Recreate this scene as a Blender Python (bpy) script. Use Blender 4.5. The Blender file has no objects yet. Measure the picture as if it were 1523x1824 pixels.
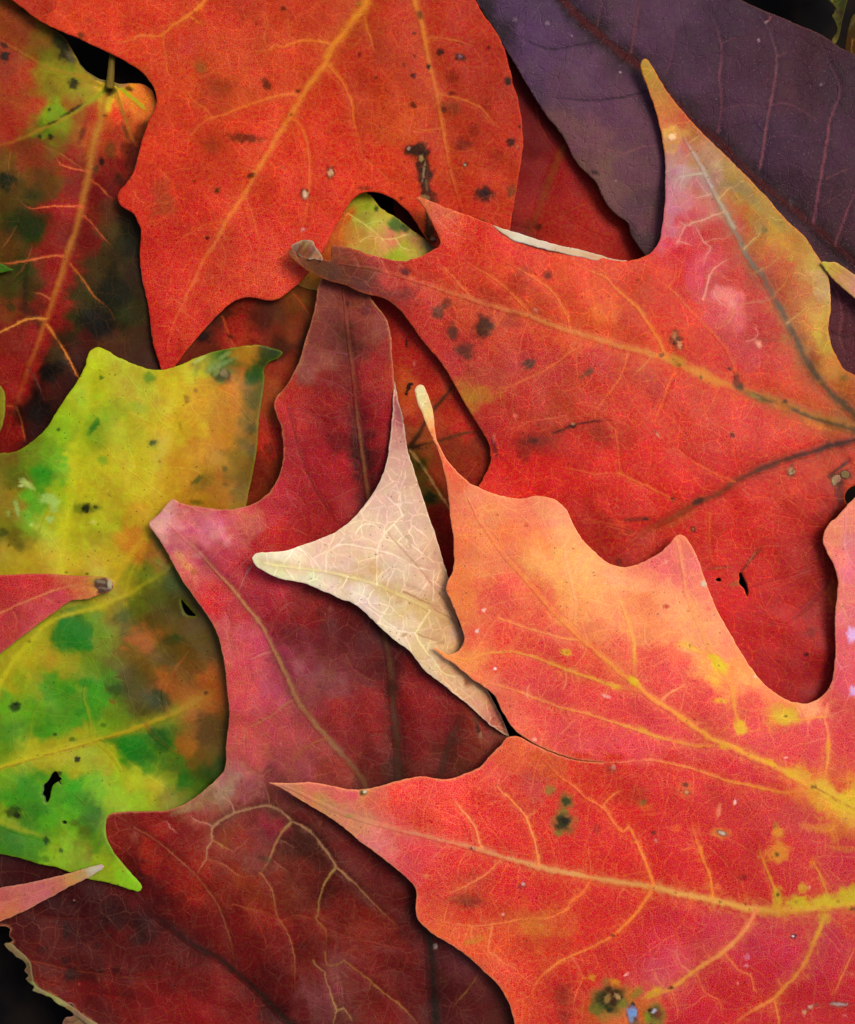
import bpy, math, random
import numpy as np
from mathutils import Vector
from mathutils.geometry import delaunay_2d_cdt

# ---------------------------------------------------------------- camera, sky, sun, exposure
W, HGT = 1523.0, 1824.0
S = 0.14 / W                 # metres per photo pixel on the ground plane
CAMH = 0.30                  # camera height above z = 0 (metres)
sc = bpy.context.scene
col = sc.collection
cam_d = bpy.data.cameras.new("camera"); cam = bpy.data.objects.new("camera", cam_d); col.objects.link(cam)
cam.location = (0, 0, CAMH)
cam_d.sensor_fit = 'VERTICAL'; cam_d.sensor_height = 24
cam_d.lens = 24 * CAMH / (HGT * S)
cam_d.clip_start = 0.005; cam_d.clip_end = 50
sc.camera = cam

SUN_EL, SUN_AZ = math.radians(60), math.radians(55)      # azimuth clockwise from the top of the picture
L = Vector((math.sin(SUN_AZ) * math.cos(SUN_EL), math.cos(SUN_AZ) * math.cos(SUN_EL), math.sin(SUN_EL)))
world = bpy.data.worlds.new("World"); sc.world = world; world.use_nodes = True
wn = world.node_tree.nodes; wl = world.node_tree.links
bg = wn.get("Background") or wn.new("ShaderNodeBackground")
sky = wn.new("ShaderNodeTexSky"); sky.sky_type = 'NISHITA'; sky.sun_disc = False
sky.sun_elevation = SUN_EL; sky.sun_rotation = SUN_AZ
wl.new(sky.outputs[0], bg.inputs[0]); bg.inputs[1].default_value = 0.08
sky.dust_density = 5.0; sky.ozone_density = 0.6; sky.air_density = 0.7
sun_d = bpy.data.lights.new("sun", 'SUN'); sun = bpy.data.objects.new("sun", sun_d); col.objects.link(sun)
sun_d.energy = 1.25; sun_d.angle = math.radians(23); sun_d.color = (1.0, 0.93, 0.82)
sun.rotation_euler = (-L).to_track_quat('-Z', 'Y').to_euler()
sun.location = (0.3, 0.2, 0.6)
sc.view_settings.view_transform = 'Standard'; sc.view_settings.look = 'None'
sc.view_settings.gamma = 1; sc.view_settings.use_curve_mapping = False
sc.view_settings.exposure = 0.8
sc.render.engine = 'CYCLES'

# ---------------------------------------------------------------- helpers
def P(s):
    return [tuple(float(v) for v in t.split(',')) for t in s.split()]
def lin(h):
    c = np.array([int(h[i:i + 2], 16) / 255 for i in (0, 2, 4)])
    return np.where(c <= .04045, c / 12.92, ((c + .055) / 1.055) ** 2.4)
def CP(s):
    out = []
    for t in s.split():
        x, y, h = t.split(',')
        out.append((float(x), float(y), *lin(h)))
    return np.array(out)
_rng = np.random.RandomState(7)
_T = _rng.rand(256, 256)
def vnoise(x, y, seed=0):
    x = np.asarray(x, float) + seed * 17.31; y = np.asarray(y, float) + seed * 41.7
    xi = np.floor(x).astype(int); yi = np.floor(y).astype(int)
    fx = x - xi; fy = y - yi
    fx = fx * fx * (3 - 2 * fx); fy = fy * fy * (3 - 2 * fy)
    a = _T[xi & 255, yi & 255]; b = _T[(xi + 1) & 255, yi & 255]
    c = _T[xi & 255, (yi + 1) & 255]; d = _T[(xi + 1) & 255, (yi + 1) & 255]
    return a + (b - a) * fx + (c - a) * fy + (a - b - c + d) * fx * fy
def fbm(x, y, seed=0, o=3):
    s = 0; a = 1; t = 0
    for k in range(o):
        s = s + a * vnoise(np.asarray(x) * 2 ** k, np.asarray(y) * 2 ** k, seed + k * 3); t += a; a *= .5
    return s / t            # 0..1
def catmull(pts, step, closed):
    p = [np.array(q[:2], float) for q in pts]; n = len(p); out = []
    rng = range(n if closed else n - 1)
    for i in rng:
        if closed: a, b, c, d = p[i - 1], p[i], p[(i + 1) % n], p[(i + 2) % n]
        else: a, b, c, d = p[max(i - 1, 0)], p[i], p[i + 1], p[min(i + 2, n - 1)]
        l = np.linalg.norm(c - b)
        if l < 1e-6: continue
        inside = -60 < b[0] < W + 60 and -60 < b[1] < HGT + 60
        k = max(1, int(round(l / (step if inside else step * 4))))
        # centripetal-ish tangents
        la = max(np.linalg.norm(b - a), 1e-3); lc = max(np.linalg.norm(d - c), 1e-3)
        m1 = .5 * ((c - b) / l + (b - a) / la) * l * min(1, la / l * 1.5)
        m2 = .5 * ((d - c) / lc + (c - b) / l) * l * min(1, lc / l * 1.5)
        for j in range(k):
            t = j / k; t2 = t * t; t3 = t2 * t
            out.append(b * (2 * t3 - 3 * t2 + 1) + m1 * (t3 - 2 * t2 + t) + c * (-2 * t3 + 3 * t2) + m2 * (t3 - t2))
    if not closed: out.append(p[-1])
    return np.array(out)
class TPS:
    def __init__(s, pts):
        a = np.array(pts, float); s.p = a[:, :2] / 500; n = len(a)
        r = np.linalg.norm(s.p[:, None] - s.p[None], axis=2)
        K = s.k(r) + np.eye(n) * .004
        Q = np.hstack([np.ones((n, 1)), s.p])
        M = np.vstack([np.hstack([K, Q]), np.hstack([Q.T, np.zeros((3, 3))])])
        s.w = np.linalg.solve(M, np.concatenate([a[:, 2], np.zeros(3)]))
    @staticmethod
    def k(r):
        return np.where(r > 1e-9, r * r * np.log(r + 1e-12), 0)
    def __call__(s, x, y):
        x = np.asarray(x) / 500; y = np.asarray(y) / 500
        z = s.w[-3] + s.w[-2] * x + s.w[-1] * y
        for i, (a, b) in enumerate(s.p):
            z = z + s.w[i] * s.k(np.hypot(x - a, y - b))
        return z
def poly_dist(x, y, pl):
    """distance to an open polyline and parameter 0..1 along it"""
    d = np.full(x.shape, 1e9); t = np.zeros(x.shape)
    seg = np.linalg.norm(np.diff(pl, axis=0), axis=1); tot = seg.sum(); acc = 0
    for i in range(len(pl) - 1):
        a = pl[i]; v = pl[i + 1] - a; l2 = max((v * v).sum(), 1e-9)
        u = np.clip(((x - a[0]) * v[0] + (y - a[1]) * v[1]) / l2, 0, 1)
        dd = np.hypot(x - a[0] - u * v[0], y - a[1] - u * v[1])
        m = dd < d; d = np.where(m, dd, d); t = np.where(m, (acc + u * seg[i]) / tot, t); acc += seg[i]
    return d, t
ZK = .62      # how tightly the pile is pressed together
def sstep(a, b, x):
    t = np.clip((x - a) / (b - a), 0, 1); return t * t * (3 - 2 * t)

# a vein: V("x,y x,y ...", width0, width1, "rrggbb", strength, [end colour], [name])
class V:
    def __init__(s, pts, w0, w1, c, a=.8, c1=None, name='vein', halo=None, part=True, pw=None):
        s.pw = pw or (2.4 if halo else 1)
        s.pts = np.array(P(pts)) if isinstance(pts, str) else np.array(pts)
        s.line = catmull(s.pts, 9, False)
        s.w0, s.w1, s.c, s.a, s.name, s.halo, s.part = w0, w1, lin(c), a, name, halo, part
        s.c1 = lin(c1) if c1 else s.c

class Surface:
    """one continuous sheet of a leaf: traced outline, heights (mm), pigment, veins, blemishes, some painted glare and shade"""
    def __init__(s, outline, heights, colors, veins=(), spots=(), holes=(), rim='c08050', rim_a=.5, rim_w=2.2,
                 gain=1.0, seed=1, relief=1.0, und=.35, zfun=None, blotch=.16, warp=16, twig=None, slit=None,
                 net=1.0, step=3.0, spacing=3.6, under=None, vgain=1.0, fringe=0):
        s.fringe = fringe
        s.out = catmull(P(outline) if isinstance(outline, str) else outline, step, True)
        s.holes = [catmull(P(h), 3.0, True) for h in holes]
        s.tps = TPS(P(heights)) if heights else None
        s.cp = CP(colors); s.veins = list(veins); s.seed = seed; s.gain = gain; s.vgain = vgain
        s.spots = spots; s.rim = lin(rim); s.rim_a = rim_a; s.rim_w = rim_w; s.relief = relief; s.und = und
        s.zfun = zfun; s.blotch = blotch; s.warp = warp; s.twig = twig; s.slit = slit; s.net = net
        s.spacing = spacing; s.under = lin(under) if under else None
        j = fbm(s.out[:, 0] / 7, s.out[:, 1] / 7, seed + 50, 2) - .5
        if slit is not None: j = j * (poly_dist(s.out[:, 0], s.out[:, 1], np.array(slit[0]))[0] > 12)
        k = np.where(j == 0, 0, fbm(s.out[:, 0] / 7, s.out[:, 1] / 7, seed + 60, 2) - .5)
        s.out = s.out + np.stack([j, k], 1) * 2.1
    def zbase(s, x, y):
        z = s.zfun(x, y) if s.zfun else s.tps(x, y)
        if s.slit is not None:
            line, rad, amp = s.slit
            pl = np.array(line); d, t = poly_dist(x, y, pl)
            yl = np.interp(x, pl[:, 0], pl[:, 1])
            sgn = np.where(y < yl, 1.0, -1.0)
            fade = sstep(pl[-1][0] + 5, pl[-1][0] - 60, x)
            z = z + amp * sgn * np.exp(-(d / rad) ** 2) * fade
        return z * ZK
    def z(s, x, y, veins=True):
        z = s.zbase(x, y)
        z = z + s.und * (fbm(x / 90, y / 90, s.seed + 5, 2) - .5) * 2
        if veins:
            z = z + .12 * s.relief * (vnoise(x / 27, y / 27, s.seed + 9) - .5) * 2 + .22 * s.relief * (vnoise(x / 58, y / 58, s.seed + 19) - .5) * 2
            dep = np.zeros(len(z))
            for v in s.veins:
                w = max(v.w0, v.w1); m = v.line.min(0) - w * 4 - 50; M = v.line.max(0) + w * 4 + 50
                q = np.nonzero((x > m[0]) & (x < M[0]) & (y > m[1]) & (y < M[1]))[0]
                if not len(q): continue
                d, t = poly_dist(x[q], y[q], v.line)
                ww = v.w0 + (v.w1 - v.w0) * t
                dep[q] += s.relief * np.minimum(.024 * ww + .03, .24) * np.exp(-(d / (ww * 1.1 + 2)) ** 2) * sstep(0, .05, t + .02) * sstep(1.0, .9, t)
                if w > 4.5: dep[q] += .42 * s.relief * np.exp(-(d / 27) ** 2) * sstep(1.0, .8, t)
            z = z - .65 * (1 - np.exp(-dep / .65))
        return z
    def rgb(s, x, y, edge=None):
        sd = s.seed
        wx = x + s.warp * 2 * (fbm(x / 55, y / 55, sd, 3) - .5) + 22 * (vnoise(x / 19, y / 19, sd + 8) - .5) + 11 * (vnoise(x / 7, y / 7, sd + 2) - .5)
        wy = y + s.warp * 2 * (fbm(x / 55, y / 55, sd + 20, 3) - .5) + 22 * (vnoise(x / 19, y / 19, sd + 9) - .5) + 11 * (vnoise(x / 7, y / 7, sd + 3) - .5)
        num = np.zeros((len(x), 3)); den = np.zeros(len(x))
        for cx, cy, r, g, b in s.cp:
            w = 1 / ((wx - cx) ** 2 + (wy - cy) ** 2 + 160) ** 2.2
            num += w[:, None] * np.array([r, g, b]); den += w
        c = num / den[:, None]
        n = fbm(x / 34, y / 34, sd + 11, 4) - .5
        c = c * np.exp(s.blotch * 2.4 * n)[:, None]
        n2 = fbm(x / 13, y / 13, sd + 31, 3) - .5          # slight hue drift
        c[:, 1] *= np.exp(.8 * s.blotch * 4 * n2); c[:, 2] *= np.exp(-.4 * s.blotch * 4 * n2)
        for v in s.veins:
            w = max(v.w0, v.w1) * (4 if v.halo else 2.2) + 6; m = v.line.min(0) - w; M = v.line.max(0) + w
            q = np.nonzero((x > m[0]) & (x < M[0]) & (y > m[1]) & (y < M[1]))[0]
            if not len(q): continue
            jx = 1.3 * (vnoise(x[q] / 10, y[q] / 10, sd + 21) - .5) + 1.9 * (vnoise(x[q] / 3.1, y[q] / 3.1, sd + 22) - .5)
            jy = 1.3 * (vnoise(x[q] / 10, y[q] / 10, sd + 23) - .5) + 1.9 * (vnoise(x[q] / 3.1, y[q] / 3.1, sd + 24) - .5)
            d, t = poly_dist(x[q] + jx, y[q] + jy, v.line)
            nn = fbm(x[q] / 7, y[q] / 7, sd + 13, 3); nl = vnoise(x[q] / 28, y[q] / 28, sd + 14)
            ww = (v.w0 + (v.w1 - v.w0) * t) * (.5 + 1.0 * nn); ww = np.where(ww < 4, ww * .82, ww)
            if s.fringe:
                a = s.fringe * v.a * np.exp(-(d / (ww * 1.7 + 3)) ** 2) * (.2 + 1.6 * np.clip(nn - .2, 0, 1)) * sstep(1, .8, t)
                c[q] = c[q] + ((v.c + (v.c1 - v.c) * t[:, None]) * .9 - c[q]) * np.clip(a, 0, 1)[:, None]
            if v.halo:
                hc, hw, ha = v.halo; hw = hw * (.5 + nl)
                a = ha * np.exp(-(d / hw) ** 2) * (.5 + nn) * sstep(1.02, .8, t)
                c[q] = c[q] + (lin(hc) - c[q]) * np.clip(a, 0, 1)[:, None]
            a = v.a * 1.3 * np.exp(-(d / (ww * .52 + .25)) ** 2) * (.65 + .6 * nl)
            a = a * sstep(1.0, .62, t) ** .6
            vc = v.c + (v.c1 - v.c) * (t ** v.pw)[:, None]
            c[q] = c[q] + (vc * s.vgain - c[q]) * np.clip(a, 0, 1)[:, None]
        for sp in s.spots:
            px, py, rx, ry, ang, h, a = sp[:7]; soft = sp[7] if len(sp) > 7 else .45
            R = max(rx, ry) * 2.2
            q = np.nonzero((np.abs(x - px) < R) & (np.abs(y - py) < R))[0]
            if not len(q): continue
            ca, sa = math.cos(math.radians(ang)), math.sin(math.radians(ang))
            u = ((x[q] - px) * ca + (y[q] - py) * sa) / rx; vv = (-(x[q] - px) * sa + (y[q] - py) * ca) / ry
            sz = max(3.0, min(rx, ry) * .6)
            r = np.hypot(u, vv) + 1.1 * (fbm(x[q] / sz, y[q] / sz, sd + 77 + int(px), 3) - .5)
            al = a * sstep(1 + soft, 1 - soft, r)
            c[q] = c[q] + (lin(h) - c[q]) * al[:, None]
        if edge is not None:
            nn = fbm(x / 14, y / 14, sd + 90, 2)
            a = s.rim_a * np.exp(-(edge / (s.rim_w * (.4 + 1.2 * nn))) ** 2)
            c = c + (s.rim - c) * np.clip(a, 0, 1)[:, None]
        return np.clip(c * s.gain, 0.0008, .92)

def raster_inside(poly, x, y):
    """even-odd test of many points, by 1 px scanlines"""
    x0 = int(poly[:, 0].min()) - 3; y0 = int(poly[:, 1].min()) - 3
    w = int(poly[:, 0].max()) + 4 - x0; h = int(poly[:, 1].max()) + 4 - y0
    cross = [[] for _ in range(h)]
    n = len(poly)
    for i in range(n):
        ax, ay = poly[i]; bx, by = poly[(i + 1) % n]
        if ay == by: continue
        if ay > by: ax, ay, bx, by = bx, by, ax, ay
        for r in range(max(0, int(math.ceil(ay - y0 - .5))), min(h, int(math.ceil(by - y0 - .5)))):
            yy = r + y0 + .5
            cross[r].append(ax + (bx - ax) * (yy - ay) / (by - ay))
    m = np.zeros((h, w), bool)
    for r, c in enumerate(cross):
        c.sort()
        for a, b in zip(c[::2], c[1::2]):
            m[r, max(0, int(round(a - x0))):max(0, int(round(b - x0)))] = True
    xi = np.floor(x - x0).astype(int); yi = np.floor(y - y0).astype(int)
    ok = (xi >= 0) & (yi >= 0) & (xi < w) & (yi < h)
    res = np.zeros(x.shape, bool); res[ok] = m[yi[ok], xi[ok]]
    return res
def edge_field(lines, x, y, rad=13):
    if not len(x): return np.zeros(0)
    pts = np.vstack(lines); x0 = int(min(pts[:, 0].min(), x.min())) - rad - 2; y0 = int(min(pts[:, 1].min(), y.min())) - rad - 2
    w = int(max(pts[:, 0].max(), x.max())) + rad + 3 - x0; h = int(max(pts[:, 1].max(), y.max())) + rad + 3 - y0
    D = np.full((h, w), 99.0, np.float32)
    dense = []
    for l in lines:
        nx = np.roll(l, -1, 0)
        for t in (0, .33, .66): dense.append(l + (nx - l) * t)
    dense = np.vstack(dense)
    bx = np.floor(dense[:, 0]).astype(int); by = np.floor(dense[:, 1]).astype(int)
    for dx in range(-rad, rad + 1):
        for dy in range(-rad, rad + 1):
            if dx * dx + dy * dy > rad * rad: continue
            dd = np.hypot(bx + dx + .5 - dense[:, 0], by + dy + .5 - dense[:, 1])
            np.minimum.at(D, (by + dy - y0, bx + dx - x0), dd)
    return D[np.floor(y - y0).astype(int), np.floor(x - x0).astype(int)]

def to_world(x, y, zb, z):
    """photo pixel -> place on the sheet at its own height (metres)"""
    k = S * (CAMH - zb * .001) / CAMH
    return np.stack([(x - W / 2) * k, (HGT / 2 - y) * k, z * .001], 1)
def new_mesh(name, co, faces, rgba, mat, parent, org, label=None):
    me = bpy.data.meshes.new(name)
    co = co - np.array(org)
    if isinstance(faces, np.ndarray):
        k = faces.shape[1]
        me.vertices.add(len(co)); me.vertices.foreach_set('co', co.astype(np.float32).ravel())
        me.loops.add(faces.size); me.loops.foreach_set('vertex_index', faces.astype(np.int32).ravel())
        me.polygons.add(len(faces)); me.polygons.foreach_set('loop_start', np.arange(0, faces.size, k, dtype=np.int32))
        me.update(calc_edges=True)
    else:
        me.from_pydata(co.tolist(), [], faces)
    at = me.attributes.new('pigment', 'FLOAT_COLOR', 'POINT')
    at.data.foreach_set('color', rgba.astype(np.float32).ravel())
    me.polygons.foreach_set('use_smooth', np.ones(len(me.polygons), bool))
    me.materials.append(mat); me.update()
    o = bpy.data.objects.new(name, me); col.objects.link(o)
    if parent: o.parent = parent
    else: o.location = org
    if label: o['label'] = label
    return o

def cdt(points, loops, fine):
    cons = []; k = 0; P2 = []
    for l in loops:
        P2 += [Vector(p) for p in l]; cons.append(list(range(k, k + len(l)))); k += len(l)
    P2 += [Vector(p) for p in points]
    edges = []
    for c in cons[1:]: edges += [(c[i], c[(i + 1) % len(c)]) for i in range(len(c))]
    r = delaunay_2d_cdt(P2, edges, [cons[0]], 1, 1e-3)
    vs = np.array([tuple(v) for v in r[0]]); fs = np.array([f for f in r[2] if len(f) == 3])
    orig = r[3]
    return vs, fs, orig
def build_sheet(sf, name, mat, parent, org, label=None, thick=.16):
    out = sf.out
    x0, y0 = out.min(0); x1, y1 = out.max(0)
    def grid(sp):
        ys = np.arange(y0, y1, sp * .866); P_ = []
        for i, yy in enumerate(ys):
            xs = np.arange(x0 + (sp / 2 if i & 1 else 0), x1, sp); P_.append(np.stack([xs, np.full(len(xs), yy)], 1))
        p = np.vstack(P_); return p + (_rng.rand(*p.shape) - .5) * sp * .45
    g = grid(sf.spacing)
    inf = (g[:, 0] > -25) & (g[:, 0] < W + 25) & (g[:, 1] > -25) & (g[:, 1] < HGT + 25)
    g = g[inf]; gc = grid(16); inc = (gc[:, 0] > -20) & (gc[:, 0] < W + 20) & (gc[:, 1] > -20) & (gc[:, 1] < HGT + 20)
    g = np.vstack([g, gc[~inc]])
    extra = []
    for sp in sf.spots:
        px, py, rx, ry = sp[:4]; R = max(rx, ry) * 1.4 + 2
        if R > 34: continue
        st = 1.8 if R < 16 else 2.4
        a, b = np.meshgrid(np.arange(px - R, px + R, st), np.arange(py - R, py + R, st)); q = np.stack([a.ravel(), b.ravel()], 1)
        q = q[np.hypot(q[:, 0] - px, q[:, 1] - py) < R] + (_rng.rand((np.hypot(q[:, 0] - px, q[:, 1] - py) < R).sum(), 2) - .5) * .8
        extra.append(q)
    nrm = np.roll(out, -1, 0) - np.roll(out, 1, 0); nrm /= np.maximum(np.linalg.norm(nrm, axis=1), 1e-6)[:, None]
    nrm = np.stack([-nrm[:, 1], nrm[:, 0]], 1)
    for o_ in (1.6, -1.6, 3.6, -3.6): extra.append(out + nrm * o_)
    g = np.vstack([g] + extra)
    ins = raster_inside(out, g[:, 0], g[:, 1])
    for h in sf.holes: ins &= ~raster_inside(h, g[:, 0], g[:, 1])
    g = g[ins]
    e = edge_field([out] + sf.holes, g[:, 0], g[:, 1])
    g = g[e > 1.1]
    v, f, orig = cdt(g, [out] + sf.holes, True)
    if sf.holes:
        c = v[f].mean(1); bad = np.zeros(len(f), bool)
        for h in sf.holes: bad |= raster_inside(h, c[:, 0], c[:, 1])
        f = f[~bad]
    x, y = v[:, 0].copy(), v[:, 1].copy()
    ed = edge_field([out] + sf.holes, x, y)
    onb = np.zeros(len(v), bool); nb = len(out) + sum(len(h) for h in sf.holes)
    for i, o_ in enumerate(orig):
        if any(k < nb for k in o_): onb[i] = True
    ed[onb] = 0
    rgb = sf.rgb(x, y, ed)
    zb = sf.zbase(x, y); z = sf.z(x, y)
    # orientation: photo y runs down, so flip
    a, b, c = v[f[:, 0]], v[f[:, 1]], v[f[:, 2]]
    ar = (b[:, 0] - a[:, 0]) * (c[:, 1] - a[:, 1]) - (b[:, 1] - a[:, 1]) * (c[:, 0] - a[:, 0])
    f = np.where((ar > 0)[:, None], f[:, ::-1], f)
    z = z - .07 * np.exp(-(ed / 1.6) ** 2)               # rounded margin
    top = to_world(x, y, zb, z)
    rgba = np.hstack([rgb, np.full((len(x), 1), sf.net)])
    # boundary edges -> rim wall down to a coarse underside
    E = np.vstack([f[:, [0, 1]], f[:, [1, 2]], f[:, [2, 0]]]); key = E.min(1) * len(v) + E.max(1)
    u, idx, cnt = np.unique(key, return_index=True, return_counts=True)
    be = E[idx[cnt == 1]]
    bv = np.unique(be); remap = -np.ones(len(v), int); remap[bv] = np.arange(len(bv)) + len(v)
    zlow = z[bv] - thick
    lowr = to_world(x[bv], y[bv], zb[bv], zlow)
    ucol = (rgb[bv] * .5 + .5 * (sf.under if sf.under is not None else rgb[bv] * .8 + .02)) 
    wall = np.vstack([np.stack([be[:, 1], be[:, 0], remap[be[:, 0]]], 1), np.stack([be[:, 1], remap[be[:, 0]], remap[be[:, 1]]], 1)])
    # underside (coarse)
    ow = out[::3]; gi = grid(16); gi = gi[raster_inside(out, gi[:, 0], gi[:, 1])]
    for h in sf.holes: gi = gi[~raster_inside(h, gi[:, 0], gi[:, 1])]
    e2 = edge_field([out], gi[:, 0], gi[:, 1]); gi = gi[e2 > 9]
    v2, f2, _ = cdt(gi, [ow] + [h for h in sf.holes], False)
    if len(f2):
        if sf.holes:
            c = v2[f2].mean(1); bad = np.zeros(len(f2), bool)
            for h in sf.holes: bad |= raster_inside(h, c[:, 0], c[:, 1])
            f2 = f2[~bad]
        X2, Y2 = v2[:, 0].copy(), v2[:, 1].copy(); zb2 = sf.zbase(X2, Y2)
        d2 = edge_field([out], X2, Y2)
        z2 = sf.z(X2, Y2, False) - thick - .12 - .95 * sstep(0, 14, d2)
        bot = to_world(X2, Y2, zb2, z2)
        a, b, c = v2[f2[:, 0]], v2[f2[:, 1]], v2[f2[:, 2]]
        ar = (b[:, 0] - a[:, 0]) * (c[:, 1] - a[:, 1]) - (b[:, 1] - a[:, 1]) * (c[:, 0] - a[:, 0])
        f2 = np.where((ar < 0)[:, None], f2[:, ::-1], f2) + len(v) + len(bv)
        bc = sf.rgb(X2, Y2) * .6 + .06
    else:
        bot = np.zeros((0, 3)); bc = np.zeros((0, 3)); f2 = np.zeros((0, 3), int)
    co = np.vstack([top, lowr, bot]); F = np.vstack([f, wall, f2])
    RG = np.vstack([rgba, np.hstack([ucol, np.zeros((len(bv), 1))]), np.hstack([bc, np.zeros((len(bc), 1))])])
    o = new_mesh(name, co, F, RG, mat, parent, org, label)
    build_veins(sf, mat, parent, org)
    return o

def ribbon(line, w0, w1, nacr=7):
    n = len(line); t = np.linspace(0, 1, n)
    tg = np.gradient(line, axis=0); tg /= np.maximum(np.linalg.norm(tg, axis=1), 1e-6)[:, None]
    nr = np.stack([-tg[:, 1], tg[:, 0]], 1)
    hw = np.maximum((w0 + (w1 - w0) * t) * 1.25, 2.0) * sstep(1.04, .9, t) ** .5 + .3
    u = np.linspace(-1, 1, nacr)
    p = line[:, None] + nr[:, None] * (u[None, :, None] * hw[:, None, None])
    idx = np.arange(n * nacr).reshape(n, nacr)
    a = idx[:-1, :-1].ravel(); b = idx[1:, :-1].ravel(); c = idx[1:, 1:].ravel(); d = idx[:-1, 1:].ravel()
    return p.reshape(-1, 2), np.tile(u, n), np.stack([a, d, c, b], 1)
def build_veins(sf, mat, parent, org):
    items = []
    for v in sf.veins:
        if not v.part: continue
        l = catmull(v.pts, 3.0, False)
        ok = (l[:, 0] > -40) & (l[:, 0] < W + 40) & (l[:, 1] > -40) & (l[:, 1] < HGT + 40)
        if ok.sum() < 4: continue
        i0, i1 = np.nonzero(ok)[0][[0, -1]]; l = l[i0:i1 + 1]
        wob = (fbm(l[:, 0] / 10, l[:, 1] / 10, sf.seed + 40, 2) - .5) * 2.2
        l = l + np.stack([wob, -wob], 1) * 0
        items.append((v, ribbon(l, v.w0, v.w1, 9 if max(v.w0, v.w1) > 5 else 7)))
    if items:
        allp = np.vstack([it[1][0] for it in items]); x, y = allp[:, 0].copy(), allp[:, 1].copy()
        ok = raster_inside(sf.out, x, y)
        ed = edge_field([sf.out], x, y); rgb = sf.rgb(x, y, ed); zb = sf.zbase(x, y); z = sf.z(x, y)
        k = 0
        for v, (p, u, q) in items:
            n = len(p); sl = slice(k, k + n); k += n
            w = max(v.w0, v.w1)
            prof = np.clip(1 - u * u, 0, 1)
            dz = np.where(np.abs(u) > .99, -.03, .012 + (.005 * w + .005) * prof ** 1.5)
            co = to_world(x[sl], y[sl], zb[sl], z[sl] + dz)
            keep = ok[sl][q].all(1); qq = q[keep]
            for h in sf.holes:
                qq = qq[~raster_inside(h, p[qq].mean(1)[:, 0], p[qq].mean(1)[:, 1])]
            if len(qq) < 6: continue
            used = np.unique(qq); rm = -np.ones(n, int); rm[used] = np.arange(len(used))
            rg = np.hstack([rgb[sl], np.full((n, 1), .25 * sf.net)])
            new_mesh(v.name, co[used], rm[qq], rg[used], mat, parent, org)
    if sf.twig:
        n_per, length, h, al = sf.twig; tw = []; R = random.Random(sf.seed)
        tc = lin(h)
        gx0, gy0 = -30, -30; G = 2.0; gw = int((W + 60) / G); gh = int((HGT + 60) / G)
        occ = np.zeros((gh, gw), np.int32)
        yy, xx = np.mgrid[0:gh, 0:gw]
        cx = (xx.ravel() + .5) * G + gx0; cy = (yy.ravel() + .5) * G + gy0
        occ[~raster_inside(sf.out, cx, cy).reshape(gh, gw)] = -1
        def cell(p): return int((p[1] - gy0) / G), int((p[0] - gx0) / G)
        def mark(l, k):
            for p in l:
                a, b = cell(p)
                if 0 <= a < gh and 0 <= b < gw and occ[a, b] == 0: occ[a, b] = k
        seeds = []; kid = 1
        for v in sf.veins:
            l = catmull(v.pts, 2.0, False); mark(l, kid); seeds.append((l, kid, 1)); kid += 1
        def grow(p0, an, own, maxl, bend):
            q = [np.array(p0)]; p = np.array(p0, float); n = 0
            while n < maxl / 4:
                an += R.gauss(0, bend); p = p + np.array([math.cos(an), math.sin(an)]) * 4; n += 1
                a, b = cell(p)
                if not (0 <= a < gh and 0 <= b < gw): break
                o_ = occ[a, b]
                if o_ == -1: break
                q.append(p.copy())
                if n > 3:
                    w_ = occ[max(a - 1, 0):a + 2, max(b - 1, 0):b + 2]
                    hit = w_[(w_ > 0)]
                    if len(hit) and (hit != own).any(): break
            return q
        for gen, (dens, mx, al_, w_) in enumerate(((n_per * .42, 230, 1.0, 1.9), (n_per * .40, 90, .7, 1.5))):
            new = []
            for l, k, _ in seeds:
                seg = 2.0 * len(l); side = R.choice((-1, 1))
                for _i in range(int(seg / 100 * dens * 2 + R.random())):
                    i = R.randrange(2, max(3, len(l) - 2))
                    if i + 2 >= len(l): continue
                    p0 = l[i]; d = l[i + 2] - l[i - 2]; side = -side
                    if not (-20 < p0[0] < W + 20 and -20 < p0[1] < HGT + 20): continue
                    an = math.atan2(d[1], d[0]) + side * R.uniform(.95, 1.5)
                    q = grow(p0, an, k, mx * R.uniform(.5, 1), .13 if gen == 0 else .2)
                    if len(q) < 4: continue
                    c_ = catmull(q, 2.0, False); mark(c_, kid); new.append((c_, kid, 1)); kid += 1
                    tw.append((catmull(q, 3.6, False), w_ * R.uniform(.75, 1.2), al_ * R.uniform(.45, 1)))
            seeds = new
        if tw:
            PP, UU, QQ, AA = [], [], [], []; off = 0
            for l, w, a in tw:
                p, u, q = ribbon(l, w, w * .6, 5); PP.append(p); UU.append(u); QQ.append(q + off); off += len(p)
                t = np.repeat(np.linspace(0, 1, len(l)), 5); AA.append(a * sstep(1.15, .7, t))
            p = np.vstack(PP); u = np.concatenate(UU); q = np.vstack(QQ); a = np.concatenate(AA)
            x, y = p[:, 0].copy(), p[:, 1].copy()
            ok = raster_inside(sf.out, x, y); ed = edge_field([sf.out], x, y); ok &= ed > 3
            for h_ in sf.holes: ok &= ~raster_inside(h_, x, y)
            rgb = sf.rgb(x, y, ed); nn = fbm(x / 9, y / 9, sf.seed + 3, 2)
            aa = np.clip(.75 * al * a * (1 - u * u) * (.3 + 1.3 * nn), 0, 1)[:, None]
            lum = rgb.mean(1)[:, None]
            rgb = rgb + (np.clip(rgb * .7 + tc * (.05 + 1.3 * lum), 0, .9) - rgb) * aa
            z = sf.z(x, y) + np.where(np.abs(u) > .99, -.012, .009 + .001 * (1 - u * u))
            co = to_world(x, y, sf.zbase(x, y), z)
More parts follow.
